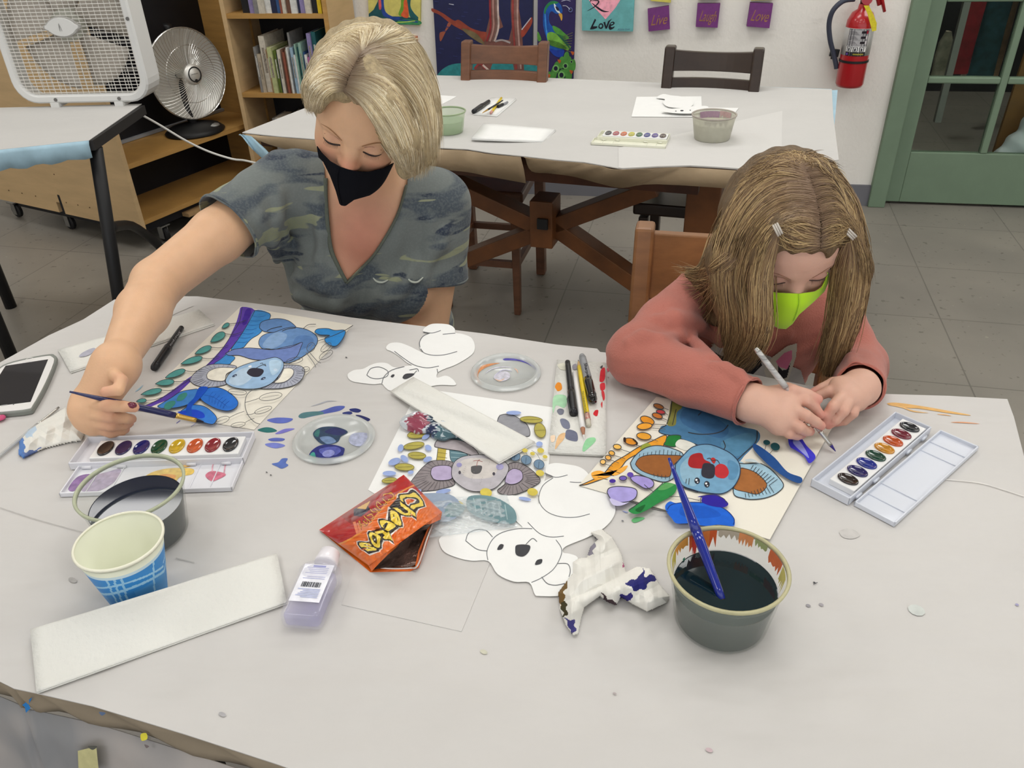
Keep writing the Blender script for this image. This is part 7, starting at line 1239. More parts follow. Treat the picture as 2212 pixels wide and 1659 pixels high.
# ------------------------------------------------------------------ WOMAN
hw_ = frame([[.9459, -.1516, .2868], [.0113, -.8681, -.4963], [-.3242, -.4727, .8194]], np.array([-.2243, 1.3328, 1.092]))
Rs = PY(612, 398, 1.46); Ls = PY(955, 440, 1.49); mid = (Rs + Ls) / 2; nb = mid + np.array([.004, -.005, .022])
elb = PY(340, 612, 1.22); wri = P(250, 790, .840); lel = PY(922, 715, 1.46); lwr = PY(800, 790, 1.36)
pel = np.array([mid[0] - .03, 1.56, .56]); Sx = (Ls - Rs) / np.linalg.norm(Ls - Rs); Tz = (nb - pel) / np.linalg.norm(nb - pel); Ty = np.cross(Tz, Sx); TA = (Sx, Ty, Tz)
def tq(x, y, z): return mid + Sx * x + Ty * y + Tz * z   # y<0 is the front
torso = [ell(tq(0, -.005, -.10), (.150, .098, .155), TA, .03), cone(tq(-.10, .0, -.005), tq(.10, 0, -.005), .055, .055, .04), ell(tq(0, .0, -.26), (.128, .092, .14), TA, .05), ell(pel, (.165, .125, .11), TA, .05)]
for s_ in (-1, 1): torso += [ell(tq(s_ * .066, -.088, -.150), (.066, .055, .062), TA, .030), cone(nb, (Rs if s_ < 0 else Ls) * .75 + nb * .25 - UP * .004, .046, .046, .03)]
wh_ = headprims(hw_) + [cone(hw_(0, -.030, -.055), nb - UP * .02, .050, .054, .03)]
G_ = lambda x, y, z: P(x, y, z)
wfing = [[G_(186, 872, .806), G_(236, 877, .817), G_(266, 878, .818), G_(290, 880, .812)], [G_(182, 892, .798), G_(238, 900, .800), G_(268, 903, .790), G_(284, 905, .780)], [G_(192, 909, .787), G_(240, 919, .784), G_(264, 918, .775), G_(278, 914, .769)], [G_(206, 922, .774), G_(240, 933, .770), G_(260, 931, .764), G_(270, 926, .760)], [G_(236, 800, .842), G_(262, 822, .846), G_(256, 842, .846), G_(228, 846, .846)]]
whand = hand(wri, .0215, [(G_(180, 866, .806), .0125), (G_(179, 888, .797), .0125), (G_(190, 905, .787), .012), (G_(205, 918, .777), .0105)], wfing, .0088)
warm = arm([Rs, Rs * .45 + elb * .55, elb, elb * .62 + wri * .38, wri], [.047, .046, .040, .039, .0235]); larm = arm([Ls, lel, lwr], [.050, .042, .028])
lh = [ell(lwr + np.array([-.05, -.03, -.01]), (.045, .03, .02), None, .02)]
for i_ in range(5): lh.append(cone(lwr + np.array([-.07, -.045 + i_ * .014, -.008]), lwr + np.array([-.12, -.05 + i_ * .014, -.02]), .009, .0075, .004))
body = torso + wh_ + warm + larm + whand + lh
wt = thing('person', 'blonde woman in camouflage tee and dark mask reaching out to paint', 'person', (pel[0], pel[1], 0))
V, Fc = isosurf(body, (-.78, .86, .44), (.06, 1.72, 1.24), .0030)
red_ = (196, 122, 104)
sp = [(hw_(0, .103, -.028), .018, (200, 120, 100), .75), (hw_(.036, .075, -.035), .024, (206, 128, 108), .6), (hw_(-.036, .075, -.035), .024, (206, 128, 108), .6), (tq(0, -.11, -.06), .08, (186, 116, 98), .75), (tq(.0, -.09, .0), .07, (190, 122, 102), .6)] + [(f[1], .012, (204, 140, 120), .5) for f in wfing] + [(f[-1], .012, (208, 140, 124), .6) for f in wfing] + [(hw_(s_ * .0315, .084, .006), .010, (186, 136, 120), .45) for s_ in (-1, 1)]
wb = link('body', V, Fc, SKIN, wt, vcols=skincols(V, (224, 180, 144), sp), smooth=True)
# tee shirt
m_camo = bpy.data.materials.new('camouflage_jersey'); m_camo.use_nodes = True; nt = m_camo.node_tree; b = nt.nodes['Principled BSDF']; b.inputs['Roughness'].default_value = .9; b.inputs['Specular IOR Level'].default_value = .15; b.inputs['Sheen Weight'].default_value = .15
tc = nt.nodes.new('ShaderNodeTexCoord'); last = None
for k_, (scl, st, lo_, hi_, ca, rot) in enumerate((((6, (1, 1, 4.), .48, .56, (78, 86, 94), .15)), (7, (1, 1, 5.), .60, .615, (146, 150, 122), -.15), (10, (1, 1, 3.6), .60, .64, (54, 62, 76), .2), (260, (1, 1, 1), .45, .62, (128, 134, 132), 0))):
    mp = nt.nodes.new('ShaderNodeMapping'); mp.inputs['Scale'].default_value = st; mp.inputs['Rotation'].default_value = (0, rot, 0); mp.inputs['Location'].default_value = (k_ * 3.1, k_ * 1.7, 1.3 * k_); nt.links.new(tc.outputs['Object'], mp.inputs[0])
    n1 = nt.nodes.new('ShaderNodeTexNoise'); n1.inputs['Scale'].default_value = scl; n1.inputs['Detail'].default_value = 2.; n1.inputs['Distortion'].default_value = .6 if k_ < 3 else 0; nt.links.new(mp.outputs[0], n1.inputs[0])
    r_ = nt.nodes.new('ShaderNodeMapRange'); r_.inputs[1].default_value = lo_; r_.inputs[2].default_value = hi_; r_.inputs[4].default_value = 1 if k_ < 3 else .25; nt.links.new(n1.outputs[0], r_.inputs[0])
    mx = nt.nodes.new('ShaderNodeMix'); mx.data_type = 'RGBA'; nt.links.new(r_.outputs[0], mx.inputs[0]); mx.inputs[7].default_value = (*lin(ca), 1)
    if last: nt.links.new(last.outputs[2], mx.inputs[6])
    else: mx.inputs[6].default_value = (*lin((112, 118, 116)), 1)
    last = mx
nt.links.new(last.outputs[2], b.inputs['Base Color'])
hemR = Rs * .53 + elb * .47; hemL = Ls * .46 + lel * .54; aR = (elb - Rs) / np.linalg.norm(elb - Rs); aL = (lel - Ls) / np.linalg.norm(lel - Ls)
off_ = .007
slv = chain([Rs + UP * .004, Rs * .5 + elb * .5, elb], [.048, .0545, .062], .035) + chain([Ls + UP * .002, Ls * .5 + lel * .5, lel], [.050, .057, .062], .035)
fold = []
for a_, b_, r_ in (((598, 470), (640, 640), .006), ((560, 470), (600, 560), .006), ((640, 600), (740, 640), .007), ((650, 640), (780, 670), .007), ((870, 620), (790, 660), .007), ((905, 560), (860, 640), .006), ((930, 480), (915, 600), .006), ((600, 420), (580, 520), .005), ((690, 440), (690, 560), .004), ((820, 640), (720, 690), .007), ((960, 500), (930, 560), .004)): fold.append((a_, b_, r_))
shirt0 = torso + slv; fp = []
for a_, b_, r_ in fold: q = hits(shirt0, [a_, ((a_[0] + b_[0]) / 2 + 6, (a_[1] + b_[1]) / 2), b_], off_ - r_ * .45); fp += [cone(q[0], q[1], r_ * .5, r_, .012), cone(q[1], q[2], r_, r_ * .5, .010)]
shirt = shirt0 + fp
exs = lambda q: .0016 * np.sin(q[:, 2] * 70 + 12 * np.sin(q[:, 0] * 14)) * np.sin(q[:, 0] * 38 + q[:, 2] * 11)
V, Fc = isosurf(shirt, (-.78, 1.05, .46), (.08, 1.74, 1.04), .0036, off=off_, extra=exs)
def dropS(c, n): return (((c - hemR) @ aR > 0) & (np.linalg.norm((c - hemR) - np.outer((c - hemR) @ aR, aR), axis=1) < .12)) | (((c - hemL) @ aL > 0) & (np.linalg.norm((c - hemL) - np.outer((c - hemL) @ aL, aL), axis=1) < .085) & (c[:, 0] > lel[0] - .09))
V, Fc = cut(V, Fc, [(hemR, aR), (hemL, aL)], dropS)
vneck = [(700, 330), (703, 440), (712, 530), (748, 610), (812, 545), (856, 470), (880, 400), (884, 330)]
V, Fc = pxcut(V, Fc, vneck, 'out', lambda c, n: (c[:, 1] < nb[1] + .035))
link('tee_shirt', V, Fc, m_camo, wt, smooth=True, solid=.0022, solid_off=-1)
tubeon('collar', shirt, [[(703, 385), (704, 440), (713, 530), (730, 575), (748, 610)], [(748, 612), (780, 580), (812, 545), (856, 470), (878, 400)]], .0042, M('collar_rib', (92, 98, 88), .9, bump=(300, .3)), wt, off=off_, flat=.5)
for l_ in ([(806, 600), (814, 608), (826, 610), (838, 605)], [(882, 603), (890, 609), (902, 609), (914, 599)]): tubeon('pocket_trim', shirt, [l_], .0022, M('trim_pale', (190, 196, 186), .8), wt, off=off_ + .001)
for pl_, ax_, ra_ in ((hemR, aR, .061), (hemL, aL, .063)):
    u_ = np.cross(ax_, UP); u_ /= np.linalg.norm(u_); v_ = np.cross(ax_, u_); th = np.linspace(0, 2 * math.pi, 41); ci = np.array([pl_ + (u_ * math.cos(q) + v_ * math.sin(q)) * ra_ - ax_ * .004 for q in th]); ci = snap(slv, ci, off_ + .0005, 3)
    MB().tube(ci, .0022, 6, caps=False).build('sleeve_hem', m_camo, wt, smooth=True)
# trousers and shoes (below the table)
kn = [np.array([pel[0] - .11, 1.16, .53]), np.array([pel[0] + .10, 1.16, .53])]; tr_ = [ell(pel - UP * .02, (.172, .13, .11), TA, .05)]
for k_ in kn: tr_ += chain([pel + (k_ - pel) * np.array([.6, .05, .3]), k_, np.array([k_[0], 1.22, .10])], [.085, .062, .046], .03)
V, Fc = isosurf(tr_, (-.6, .9, .02), (.1, 1.75, .75), .008); link('trousers', V, Fc, M('denim', (50, 62, 86), .85, bump=(200, .3)), wt, smooth=True)
for k_ in kn: V, Fc = isosurf([cone((k_[0], 1.24, .045), (k_[0], 1.10, .035), .042, .034), ell((k_[0], 1.16, .02), (.045, .12, .019))], (k_[0] - .1, .95, -.01), (k_[0] + .1, 1.35, .12), .006); V[:, 2] = np.maximum(V[:, 2], .001); link('shoe', V, Fc, M('shoe_dark', (40, 40, 44), .6), wt, smooth=True)
st = thing('stool', 'round wooden stool hidden beneath the blonde woman', 'stool', (pel[0], pel[1], 0)); MB().lathe((pel[0], pel[1], .40), [(0, 0), (.16, 0), (.17, .01), (.17, .025), (.155, .034), (0, .034)], 32).build('seat', lt, st, smooth=False)
for a_ in (45, 135, 225, 315): MB().tube([(pel[0] + .12 * math.cos(D(a_)), pel[1] + .12 * math.sin(D(a_)), .40), (pel[0] + .16 * math.cos(D(a_)), pel[1] + .16 * math.sin(D(a_)), 0)], .016, 8).build('leg', lt, st, smooth=True)
# mask
def mask(name, hp, w, s, poly, mat, parent, tipf=.104, tipu=-.114, seam=None, back=-.01):
    Rm_ = np.array([w(1, 0, 0) - w(0, 0, 0), w(0, 1, 0) - w(0, 0, 0), w(0, 0, 1) - w(0, 0, 0)]); W3 = lambda *a_: w(*[x * s for x in a_])
    mp_ = [p for p in hp if p.mode == 'u'][:4 + 4] + [cone(W3(0, .094, -.036), W3(0, tipf - .006, tipu + .006), .014 * s, .009 * s, .03), ell(W3(0, .062, -.072), (.050 * s, .042 * s, .045 * s), Rm_, .03)]
    V, Fc = isosurf(mp_, W3(0, 0, -.05) - .16, W3(0, 0, -.05) + .16, .0026, off=.0035); V, Fc = pxcut(V, Fc, poly, 'in'); f_ = Rm_[1]; c0_ = W3(0, back, 0)
    V, Fc = cut(V, Fc, [(c0_, f_)], lambda c, n: (c - c0_) @ f_ < 0)
    o = link(name, V, Fc, mat, parent, smooth=True, solid=.0016); 
    if seam: tubeon('mask_seam', mp_, [seam], .0012, mat, o, off=.0045)
    return o
mk = mask('face_mask', wh_, hw_, 1., [(684, 316), (694, 330), (712, 348), (735, 361), (765, 370), (797, 372), (830, 364), (852, 352), (868, 338), (872, 352), (860, 378), (835, 402), (800, 422), (765, 432), (748, 444), (740, 447), (733, 440), (725, 412), (712, 378), (698, 350), (688, 340)], M('mask_black', (9, 10, 18), .9, spec=.2), wt, seam=[(733, 362), (728, 385), (732, 420), (738, 442)])
dkl = M('lash_dark', (44, 30, 26), .6); brw = M('brow_brown', (158, 118, 84), .8)
def lidline(w, s, q): return [w(*(np.array(p) * s)) for p in ((q * .0175, .0845, -.0030), (q * .024, .0868, -.0056), (q * .0315, .0872, -.0066), (q * .039, .0850, -.0060), (q * .047, .0800, -.0036))]
def eyes(prims, w, s, parent, lash, brow, lr=.0016, br_=.0020):
    for q in (-1, 1):
        L_ = snap(prims, lidline(w, s, q), .0004); g = MB(); g.tube(crv(L_, 4, False), lr * np.sin(np.linspace(.5, 2.9, 17)) + .0002, 6)
        n_ = 12
        for i in range(n_):
            a_ = crv(L_, 4, False)[3 + i]; g.tube([a_, a_ + (w(q * .2 * (i / n_ - .3), .8, -.9) - w(0, 0, 0)) * .0058 * s], [.00035, .0001], 4)
        g.build('eyelashes', lash, parent, smooth=True)
        Bp = snap(prims, [w(*(np.array(p) * s)) for p in ((q * .014, .088, .0185), (q * .024, .088, .0225), (q * .036, .082, .0245), (q * .048, .070, .0190))], .0002); g = MB(); g.tube(crv(Bp, 4, False), br_ * np.sin(np.linspace(.6, 2.95, 13)), 6, flat=.5); g.build('eyebrow', brow, parent, smooth=True)
        Cp = snap(prims, [w(*(np.array(p) * s)) for p in ((q * .018, .084, .0060), (q * .0315, .088, .0105), (q * .046, .080, .0060))], -.0001); g = MB(); g.tube(crv(Cp, 4, False), .0006, 5); g.build('eyelid_crease', M('crease', (160, 108, 88), .7), parent, smooth=True)
eyes(wh_, hw_, 1., wt, dkl, brw)
nl = snap(whand, [G_(288, 873, .822)], .0)[0]; g = MB(); nd = (wfing[0][3] - wfing[0][2]); nd /= np.linalg.norm(nd); cvw = (O - nl) / np.linalg.norm(O - nl); u_ = np.cross(nd, cvw); u_ /= np.linalg.norm(u_); g.lathe(nl + cvw * .0002, [(0, .0012), (.6, .001), (1, -.0006)], 14, ax=(nd * .0062, u_ * .0046, np.cross(u_, nd) * -1. if (np.cross(u_, nd) @ cvw) < 0 else np.cross(u_, nd))); g.build('fingernail', M('nail_red', (110, 36, 60), .2, coat=.6), wt, smooth=True)
# hair
Rw = np.array([hw_(1, 0, 0) - hw_(0, 0, 0), hw_(0, 1, 0) - hw_(0, 0, 0), hw_(0, 0, 1) - hw_(0, 0, 0)])
hull = [ell(hw_(-.002, -.026, .028), (.092, .102, .094), Rw, .02), ell(hw_(.0, -.055, -.02), (.088, .08, .09), Rw, .04)] + chain([PY(835, 130, 1.33), PY(892, 235, 1.31), PY(893, 320, 1.275), PY(878, 362, 1.255)], [.050, .040, .036, .018], .03) + chain([PY(790, 165, 1.235), PY(838, 232, 1.19), PY(868, 300, 1.19), PY(880, 345, 1.21)], [.030, .026, .024, .018], .03) + chain([PY(730, 160, 1.25), PY(700, 195, 1.235), PY(682, 220, 1.24)], [.030, .026, .016], .03)
for x, y, r in ((722, 232, 15), (716, 262, 25), (735, 285, 28), (708, 300, 22), (760, 312, 24), (730, 320, 30), (790, 335, 19), (770, 345, 24), (715, 345, 25), (820, 352, 13)):
    c_ = PY(x, y, 1.27); d_ = (O - c_) / np.linalg.norm(O - c_); hull.append(cone(c_ - d_ * .01, c_ + d_ * .2, r / 1400., r / 1740. * .9, .006, 's'))
V, Fc = isosurf(hull, (-.42, 1.05, .92), (-.02, 1.55, 1.30), .0036, extra=lambda q: .0012 * np.sin(q[:, 0] * 260 + 40 * q[:, 2]))
hb_ = link('hair', V, Fc, M('blonde_base', (184, 164, 126), .6, noise=(60, .22), stretch=(3, 3, .6), bump=(90, .5)), wt, smooth=True)
WG = [([[(742, 196), (768, 222), (795, 262), (826, 308), (850, 342)], [(748, 190), (790, 210), (830, 262), (858, 318), (876, 362)], [(752, 178), (805, 190), (853, 250), (882, 322), (890, 384)], [(758, 160), (825, 160), (885, 220), (914, 300), (908, 388)], [(766, 142), (840, 130), (905, 190), (935, 270), (934, 368)], [(778, 120), (850, 100), (915, 150), (945, 225), (948, 325)], [(790, 100), (852, 78), (906, 115), (940, 185), (951, 270)], [(800, 84), (840, 62), (882, 78), (915, 115), (937, 170)]], 1.15),
      ([[(742, 196), (718, 196), (698, 212), (692, 238)], [(745, 188), (712, 184), (684, 206), (674, 240)], [(748, 175), (710, 165), (675, 185), (660, 215), (672, 244)], [(755, 160), (715, 140), (680, 150), (660, 180), (657, 214)], [(765, 140), (735, 115), (700, 115), (676, 140), (661, 172)], [(780, 115), (760, 90), (730, 85), (702, 100), (682, 128)], [(800, 95), (790, 70), (765, 62), (738, 72), (714, 92)], [(805, 82), (830, 58), (800, 52), (768, 58), (745, 68)]], 1.0),
      ([[(778, 120), (780, 95), (778, 72), (775, 58)], [(790, 100), (805, 80), (812, 66), (815, 55)], [(800, 95), (835, 75), (850, 66), (860, 60)], [(800, 110), (860, 92), (890, 88), (905, 84)]], .8)]
BL = [(218, 200, 162), (200, 180, 140), (232, 218, 186), (182, 160, 122), (210, 190, 150), (162, 140, 108), (240, 228, 200)]
hair('hair_strands', hull, WG, 4400, .00075, BL, (122, 100, 78), hb_, HAIR, jit=4., wav=2.)
# ------------------------------------------------------------------ GIRL
S_ = .93; gw = frame([[.9976, .0331, -.0606], [-.005, -.841, -.5411], [.0689, -.5401, .8388]], np.array([.4003, 1.0836, .9584]))
gRs = PY(1492, 652, 1.165); gLs = PY(1796, 672, 1.18); gm = (gRs + gLs) / 2; gn = gm + np.array([0, -.005, .022]); gel = P(1378, 768, .793); gwr = P(1622, 870, .798); gll = PY(1856, 790, 1.09); glw = P(1858, 838, .792)
gpl = np.array([gm[0], 1.27, .53]); Sx = (gLs - gRs) / np.linalg.norm(gLs - gRs); Tz = (gn - gpl) / np.linalg.norm(gn - gpl); Ty = np.cross(Tz, Sx); TA = (Sx, Ty, Tz)
def gq(x, y, z): return gm + Sx * x + Ty * y + Tz * z
gt_ = [ell(gq(0, -.005, -.085), (.118, .078, .115), TA, .03), cone(gq(-.08, 0, -.004), gq(.08, 0, -.004), .044, .044, .03), ell(gq(0, 0, -.2), (.105, .078, .11), TA, .05), ell(gpl, (.125, .10, .085), TA, .05)]
gh = headprims(gw, S_) + [cone(gw(0, -.028, -.05), gn - UP * .02, .040, .043, .03)]
K = lambda x, y, z: P(x, y, z)
gf = [[K(1706, 852, .812), K(1742, 866, .812), K(1760, 880, .800), K(1772, 896, .790)], [K(1706, 880, .806), K(1742, 898, .804), K(1762, 911, .792), K(1774, 920, .784)], [K(1698, 904, .794), K(1728, 924, .790), K(1742, 931, .780), K(1750, 932, .774)], [K(1684, 920, .784), K(1706, 936, .778), K(1722, 940, .770), K(1732, 939, .765)], [K(1668, 846, .812), K(1712, 842, .822), K(1744, 851, .816), K(1768, 862, .810)]]
ghand = hand(gwr, .0195, [(K(1700, 850, .810), .0115), (K(1702, 876, .804), .0115), (K(1695, 901, .794), .011), (K(1681, 919, .785), .010)], gf, .0078, .013)
gf2 = [[K(1812, 838, .802), K(1790, 846, .798), K(1768, 856, .790), K(1752, 862, .784)], [K(1822, 852, .800), K(1800, 878, .800), K(1786, 898, .786), K(1779, 914, .774)], [K(1836, 862, .796), K(1822, 888, .792), K(1806, 906, .780), K(1790, 918, .770)], [K(1850, 868, .788), K(1842, 892, .782), K(1824, 908, .768), K(1804, 913, .762)], [K(1826, 822, .796), K(1800, 826, .794), K(1776, 838, .790), K(1756, 848, .784)]]
ghand2 = hand(glw, .0195, [(K(1814, 836, .800), .0115), (K(1824, 850, .798), .0115), (K(1838, 860, .793), .011), (K(1850, 867, .786), .010)], gf2, .0078, .013)
garm = arm([gRs, gel, gel * .5 + gwr * .5, gwr], [.034, .031, .028, .022]); garm2 = arm([gLs, gll, glw], [.034, .030, .022])
gbody = gt_ + gh + garm + garm2 + ghand + ghand2
gp = thing('person', 'girl in rose sweatshirt and neon yellow mask bent over her painting', 'person', (gpl[0], gpl[1], 0))
V, Fc = isosurf(gbody, (.1, .78, .42), (.62, 1.42, 1.10), .0026)
sp = [(gw(0, .1, -.036), .016, (198, 140, 124), .6), (gw(.033, .07, -.03), .02, (204, 144, 130), .5), (gw(-.033, .07, -.03), .02, (204, 144, 130), .5)] + [(f[-1], .011, (212, 130, 118), .7) for f in gf + gf2] + [(f[1], .010, (196, 132, 114), .4) for f in gf + gf2] + [(gw(s_ * .029, .078, .004), .010, (176, 124, 116), .45) for s_ in (-1, 1)]
link('body', V, Fc, SKIN, gp, vcols=skincols(V, (216, 172, 152), sp), smooth=True)
sl2 = chain([gRs, gRs * .5 + gel * .5, gel, gel * .5 + gwr * .5, gwr], [.040, .042, .041, .035, .0288], .03) + chain([gLs, gll, glw], [.040, .037, .0275], .03) + [cone(gn + np.array([-.03, .05, -.01]), gn + np.array([.03, .05, -.01]), .03, .03, .03)]
g0 = gt_ + sl2; fp = []
for a_, b_, r_ in (((1452, 680), (1560, 740), .007), ((1440, 700), (1540, 775), .006), ((1420, 690), (1500, 700), .006), ((1430, 735), (1500, 735), .005), ((1360, 740), (1420, 730), .005), ((1480, 600), (1560, 660), .008), ((1530, 660), (1560, 740), .006), ((1540, 790), (1590, 810), .003), ((1570, 800), (1620, 835), .003), ((1600, 745), (1700, 720), .005), ((1830, 760), (1850, 800), .004)): q = hits(g0, [a_, ((a_[0] + b_[0]) / 2, (a_[1] + b_[1]) / 2 - 6), b_], .004 - r_ * .45); fp += [cone(q[0], q[1], r_ * .5, r_, .010), cone(q[1], q[2], r_, r_ * .5, .010)]
gs = g0 + fp; V, Fc = isosurf(gs, (.08, .78, .46), (.64, 1.42, 1.0), .0032, off=.004, extra=lambda q: .0012 * np.sin(q[:, 0] * 60 + 10 * np.sin(q[:, 2] * 20)) * np.sin(q[:, 2] * 50 + q[:, 1] * 30))
cR = K(1618, 868, .798); aR = (gwr - gel) / np.linalg.norm(gwr - gel); cL = K(1866, 832, .792); aL = (glw - gll) / np.linalg.norm(glw - gll); nr = gn + UP * .035
V, Fc = cut(V, Fc, [(cR, aR), (cL, aL), (nr, UP)], lambda c, n: (((c - cR) @ aR > 0) & (np.linalg.norm(c - cR, axis=1) < .07)) | (((c - cL) @ aL > 0) & (np.linalg.norm(c - cL, axis=1) < .05)) | (((c - nr) @ UP > 0) & (np.linalg.norm((c - nr)[:, :2], axis=1) < .07)))
rose = M('rose_jersey', (186, 112, 98), .9, noise=(14, .06), bump=(420, .25), sheen=.2); link('sweatshirt', V, Fc, rose, gp, smooth=True, solid=.0018)
for pl_, ax_, ra_, ch_ in ((cR, aR, .033, sl2[:4]), (cL, aL, .033, sl2[4:6])):
    u_ = np.cross(ax_, UP); u_ /= np.linalg.norm(u_); v_ = np.cross(ax_, u_); ci = snap(ch_, np.array([pl_ + (u_ * math.cos(q) + v_ * math.sin(q)) * ra_ - ax_ * .003 for q in np.linspace(0, 2 * math.pi, 33)]), .0042, 3); MB().tube(ci, .0018, 6, caps=False).build('cuff', rose, gp, smooth=True)
lay_ = [([(1545, 740), (1600, 742), (1730, 800), (1745, 850), (1500, 850), (1520, 770)], (176, 170, 166)), ([(1500, 770), (1530, 752), (1556, 768), (1600, 775), (1640, 760), (1646, 790), (1620, 815), (1560, 830), (1500, 830)], (28, 26, 32)), ([(1537, 744), (1552, 740), (1548, 756)], (186, 178, 166)), ([(1668, 772), (1700, 748), (1722, 741), (1720, 770), (1710, 800), (1700, 826), (1660, 826), (1650, 800)], (190, 182, 168)), ([(1676, 780), (1695, 762), (1711, 756), (1711, 775), (1700, 798), (1682, 792)], (208, 118, 150)), ([(1681, 790), (1690, 800), (1700, 798), (1708, 784), (1700, 815), (1690, 820), (1680, 806)], (40, 36, 40))]
for x, y in ((1587, 788), (1600, 784), (1621, 775), (1623, 781), (1605, 790), (1588, 795), (1575, 786), (1612, 762), (1635, 770), (1560, 800)): lay_.append(([(x + 1.8 * math.cos(q), y + 1.8 * math.sin(q)) for q in np.linspace(0, 6.28, 9)[:-1]], (226, 214, 214)))
decal('cat_print', gt_, (1496, 1750, 736, 856), 1.5, lay_, MV('shirt_print', .8, .2, .05), gp, off=.0080)
tr_ = [ell(gpl - UP * .015, (.13, .105, .08), TA, .05)]
for s_ in (-1, 1): kx = gpl[0] + s_ * .075; tr_ += chain([(gpl[0] + s_ * .06, 1.22, .52), (kx, .98, .53), (kx, 1.04, .12)], [.065, .05, .038], .03); V, Fc = isosurf([ell((kx, 1.0, .05), (.036, .09, .034))], (kx - .1, .85, -.02), (kx + .1, 1.15, .12), .006); V[:, 2] = np.maximum(V[:, 2], .001); link('shoe', V, Fc, M('shoe_dark', (40, 40, 44), .6), gp, smooth=True)
V, Fc = isosurf(tr_, (.1, .8, .03), (.7, 1.45, .7), .008); link('leggings', V, Fc, M('leggings_dark', (44, 44, 52), .9), gp, smooth=True)
mk = mask('face_mask', gh, gw, S_, [(1560, 560), (1600, 580), (1625, 612), (1640, 628), (1680, 633), (1726, 635), (1762, 630), (1776, 622), (1784, 606), (1788, 590), (1793, 592), (1789, 612), (1781, 630), (1755, 655), (1726, 680), (1712, 700), (1698, 711), (1682, 710), (1662, 698), (1640, 684), (1600, 660), (1570, 620)], M('mask_neon', (190, 240, 30), .7, sheen=.3), gp, seam=[(1726, 635), (1727, 655), (1722, 676), (1714, 694)], back=-.03)
eyes(gh, gw, S_, gp, M('lash_brown', (70, 50, 44), .6), M('brow_light', (150, 110, 88), .8), .0008, .0010)
nl = snap(ghand2, [K(1798, 911, .768)], 0)[0]; cvw = (O - nl) / np.linalg.norm(O - nl); u_ = np.cross(cvw, (0, 0, 1)); u_ /= np.linalg.norm(u_); MB().lathe(nl + cvw * .0003, [(0, .001), (.7, .0008), (1, -.0006)], 12, ax=(u_ * .0055, np.cross(cvw, u_) * .0045, cvw)).build('fingernail', M('nail_blue', (110, 136, 180), .2, coat=.6), gp, smooth=True)
Rw = np.array([gw(1, 0, 0) - gw(0, 0, 0), gw(0, 1, 0) - gw(0, 0, 0), gw(0, 0, 1) - gw(0, 0, 0)])
gu = [ell(gw(0, -.020, .020), (.079, .094, .088), Rw, .02), ell(gw(0, .026, .062), (.058, .062, .038), Rw, .02), ell(gw(0, -.06, -.03), (.082, .06, .09), Rw, .04)] + chain([PY(1625, 470, 1.07), PY(1590, 560, 1.06), PY(1592, 640, 1.05), PY(1600, 720, 1.04), PY(1575, 795, 1.03)], [.036, .040, .036, .026, .010], .03) + chain([PY(1684, 498, .995), PY(1655, 560, 1.0), PY(1648, 630, .99), PY(1640, 700, .99), PY(1622, 750, 1.0)], [.014, .018, .018, .016, .010], .02) + chain([PY(1836, 500, 1.02), PY(1842, 580, 1.02), PY(1830, 660, 1.03), PY(1806, 740, 1.03), PY(1788, 800, 1.02)], [.016, .024, .024, .020, .010], .02) + chain([PY(1560, 600, 1.10), PY(1520, 600, 1.13), PY(1485, 592, 1.15)], [.03, .014, .006], .02) + chain([PY(1560, 560, 1.12), PY(1555, 680, 1.10)], [.03, .02], .03)
for x, y, r in ((1728, 578, 34), (1700, 590, 32), (1756, 575, 24), (1690, 560, 18), (1725, 605, 46), (1700, 640, 40), (1735, 640, 38), (1765, 590, 22), (1768, 555, 12), (1690, 680, 34)):
    c_ = PY(x, y, 1.02); d_ = (O - c_) / np.linalg.norm(O - c_); gu.append(cone(c_ - d_ * .01, c_ + d_ * .2, r / 1600., r / 1740. * .85, .006, 's'))
V, Fc = isosurf(gu, (.2, .86, .72), (.6, 1.3, 1.12), .0034, extra=lambda q: .001 * np.sin(q[:, 0] * 260)); hb_ = link('hair', V, Fc, M('brown_base', (122, 98, 68), .6, noise=(60, .3), stretch=(3, 3, .6), bump=(90, .5)), gp, smooth=True)
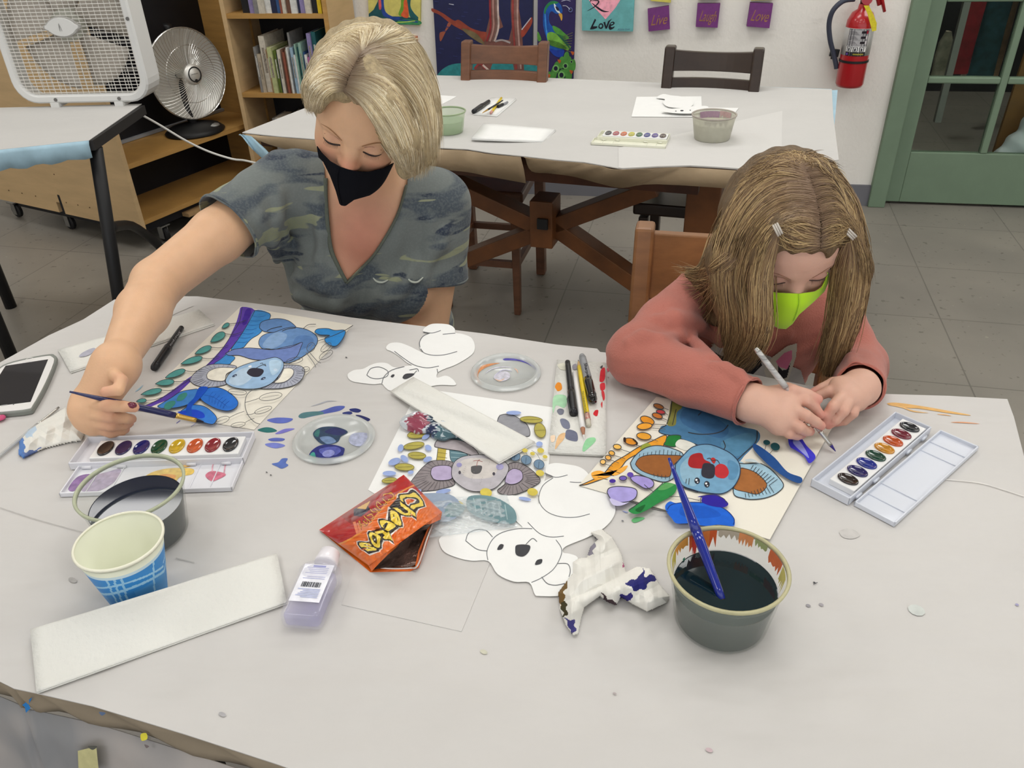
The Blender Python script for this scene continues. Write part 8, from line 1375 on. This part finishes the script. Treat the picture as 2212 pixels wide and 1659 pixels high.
GG = [([[(1770, 536), (1738, 540), (1706, 535), (1684, 500)], [(1771, 515), (1740, 510), (1710, 502), (1684, 497)], [(1771, 490), (1735, 480), (1705, 480), (1684, 495)]], .55),
      ([[(1684, 499), (1676, 540), (1662, 600), (1664, 680), (1652, 740), (1600, 800)], [(1682, 497), (1664, 545), (1646, 610), (1650, 690), (1630, 760), (1570, 805)], [(1680, 497), (1650, 545), (1628, 620), (1640, 700), (1610, 770)]], 1.3),
      ([[(1771, 490), (1725, 470), (1670, 500), (1640, 560), (1630, 640), (1640, 720), (1610, 790)], [(1768, 455), (1710, 445), (1650, 485), (1612, 560), (1600, 650), (1622, 730), (1580, 800)], [(1760, 418), (1690, 408), (1625, 455), (1580, 540), (1566, 630), (1592, 710), (1550, 790)], [(1748, 382), (1680, 374), (1608, 425), (1560, 515), (1545, 600), (1565, 690)], [(1733, 355), (1665, 352), (1598, 400), (1548, 490), (1532, 570), (1490, 592)]], 1.),
      ([[(1773, 536), (1795, 530), (1822, 520), (1838, 508)], [(1775, 512), (1798, 505), (1822, 502), (1838, 507)], [(1776, 488), (1805, 480), (1826, 488), (1839, 504)]], .4),
      ([[(1838, 508), (1816, 545), (1796, 590), (1794, 660), (1785, 730), (1770, 790)], [(1838, 508), (1838, 560), (1826, 630), (1810, 710), (1790, 780), (1775, 826)], [(1840, 508), (1862, 570), (1856, 640), (1832, 720), (1806, 800)], [(1842, 500), (1868, 560), (1872, 630), (1850, 700), (1815, 780)]], 1.2),
      ([[(1777, 488), (1812, 475), (1842, 500), (1866, 560), (1868, 620)], [(1768, 440), (1812, 430), (1846, 478), (1866, 540), (1872, 600)], [(1752, 388), (1800, 384), (1838, 430), (1856, 490), (1866, 560)], [(1735, 352), (1780, 350), (1822, 392), (1846, 450), (1860, 515)]], .9),
      ([[(1745, 385), (1690, 372), (1640, 380), (1600, 410)], [(1738, 362), (1700, 345), (1660, 350), (1625, 375)], [(1735, 352), (1722, 338), (1700, 336), (1680, 340)], [(1735, 352), (1745, 340), (1765, 342), (1785, 350)], [(1738, 365), (1770, 352), (1800, 366), (1825, 395)]], .8),
      ([[(1600, 560), (1560, 600), (1520, 600), (1475, 585)], [(1590, 520), (1545, 560), (1510, 585), (1460, 578)], [(1570, 620), (1545, 650), (1530, 690), (1520, 740)]], .35)]
BR = [(160, 132, 92), (140, 112, 76), (180, 152, 108), (118, 92, 64), (196, 168, 120), (150, 122, 84), (104, 80, 56)]
hair('hair_strands', gu, GG, 4600, .0006, BR, (124, 98, 76), hb_, HAIR, jit=7., wav=8., lift=.007, rng=np.random.default_rng(11))
for x, y, a0, a1 in ((1680, 496, (1676, 488), (1685, 506)), (1838, 506, (1834, 501), (1843, 511))):
    c_ = hits(gu, [(x, y)], .004)[0]; ax_ = hits(gu, [a1], .004)[0] - c_; ax_ /= np.linalg.norm(ax_); tdir = np.cross(ax_, (O - c_)); tdir /= np.linalg.norm(tdir); g = MB()
    for k_ in (-1, 0, 1): g.tube([c_ + tdir * k_ * .0028 + (ax_ * math.cos(q) * .0075 + np.cross(ax_, tdir) * math.sin(q) * .006) for q in np.linspace(0, 2 * math.pi, 21)], .0014, 6, caps=False)
    g.build('hair_tie', M('clear_elastic', (196, 188, 178), .3), gp, smooth=True)
sc = bpy.context.scene
sc.view_settings.view_transform = 'Standard'; sc.view_settings.look = 'None'; sc.view_settings.gamma = 1; sc.view_settings.use_curve_mapping = False
sc.view_settings.exposure = EXPO
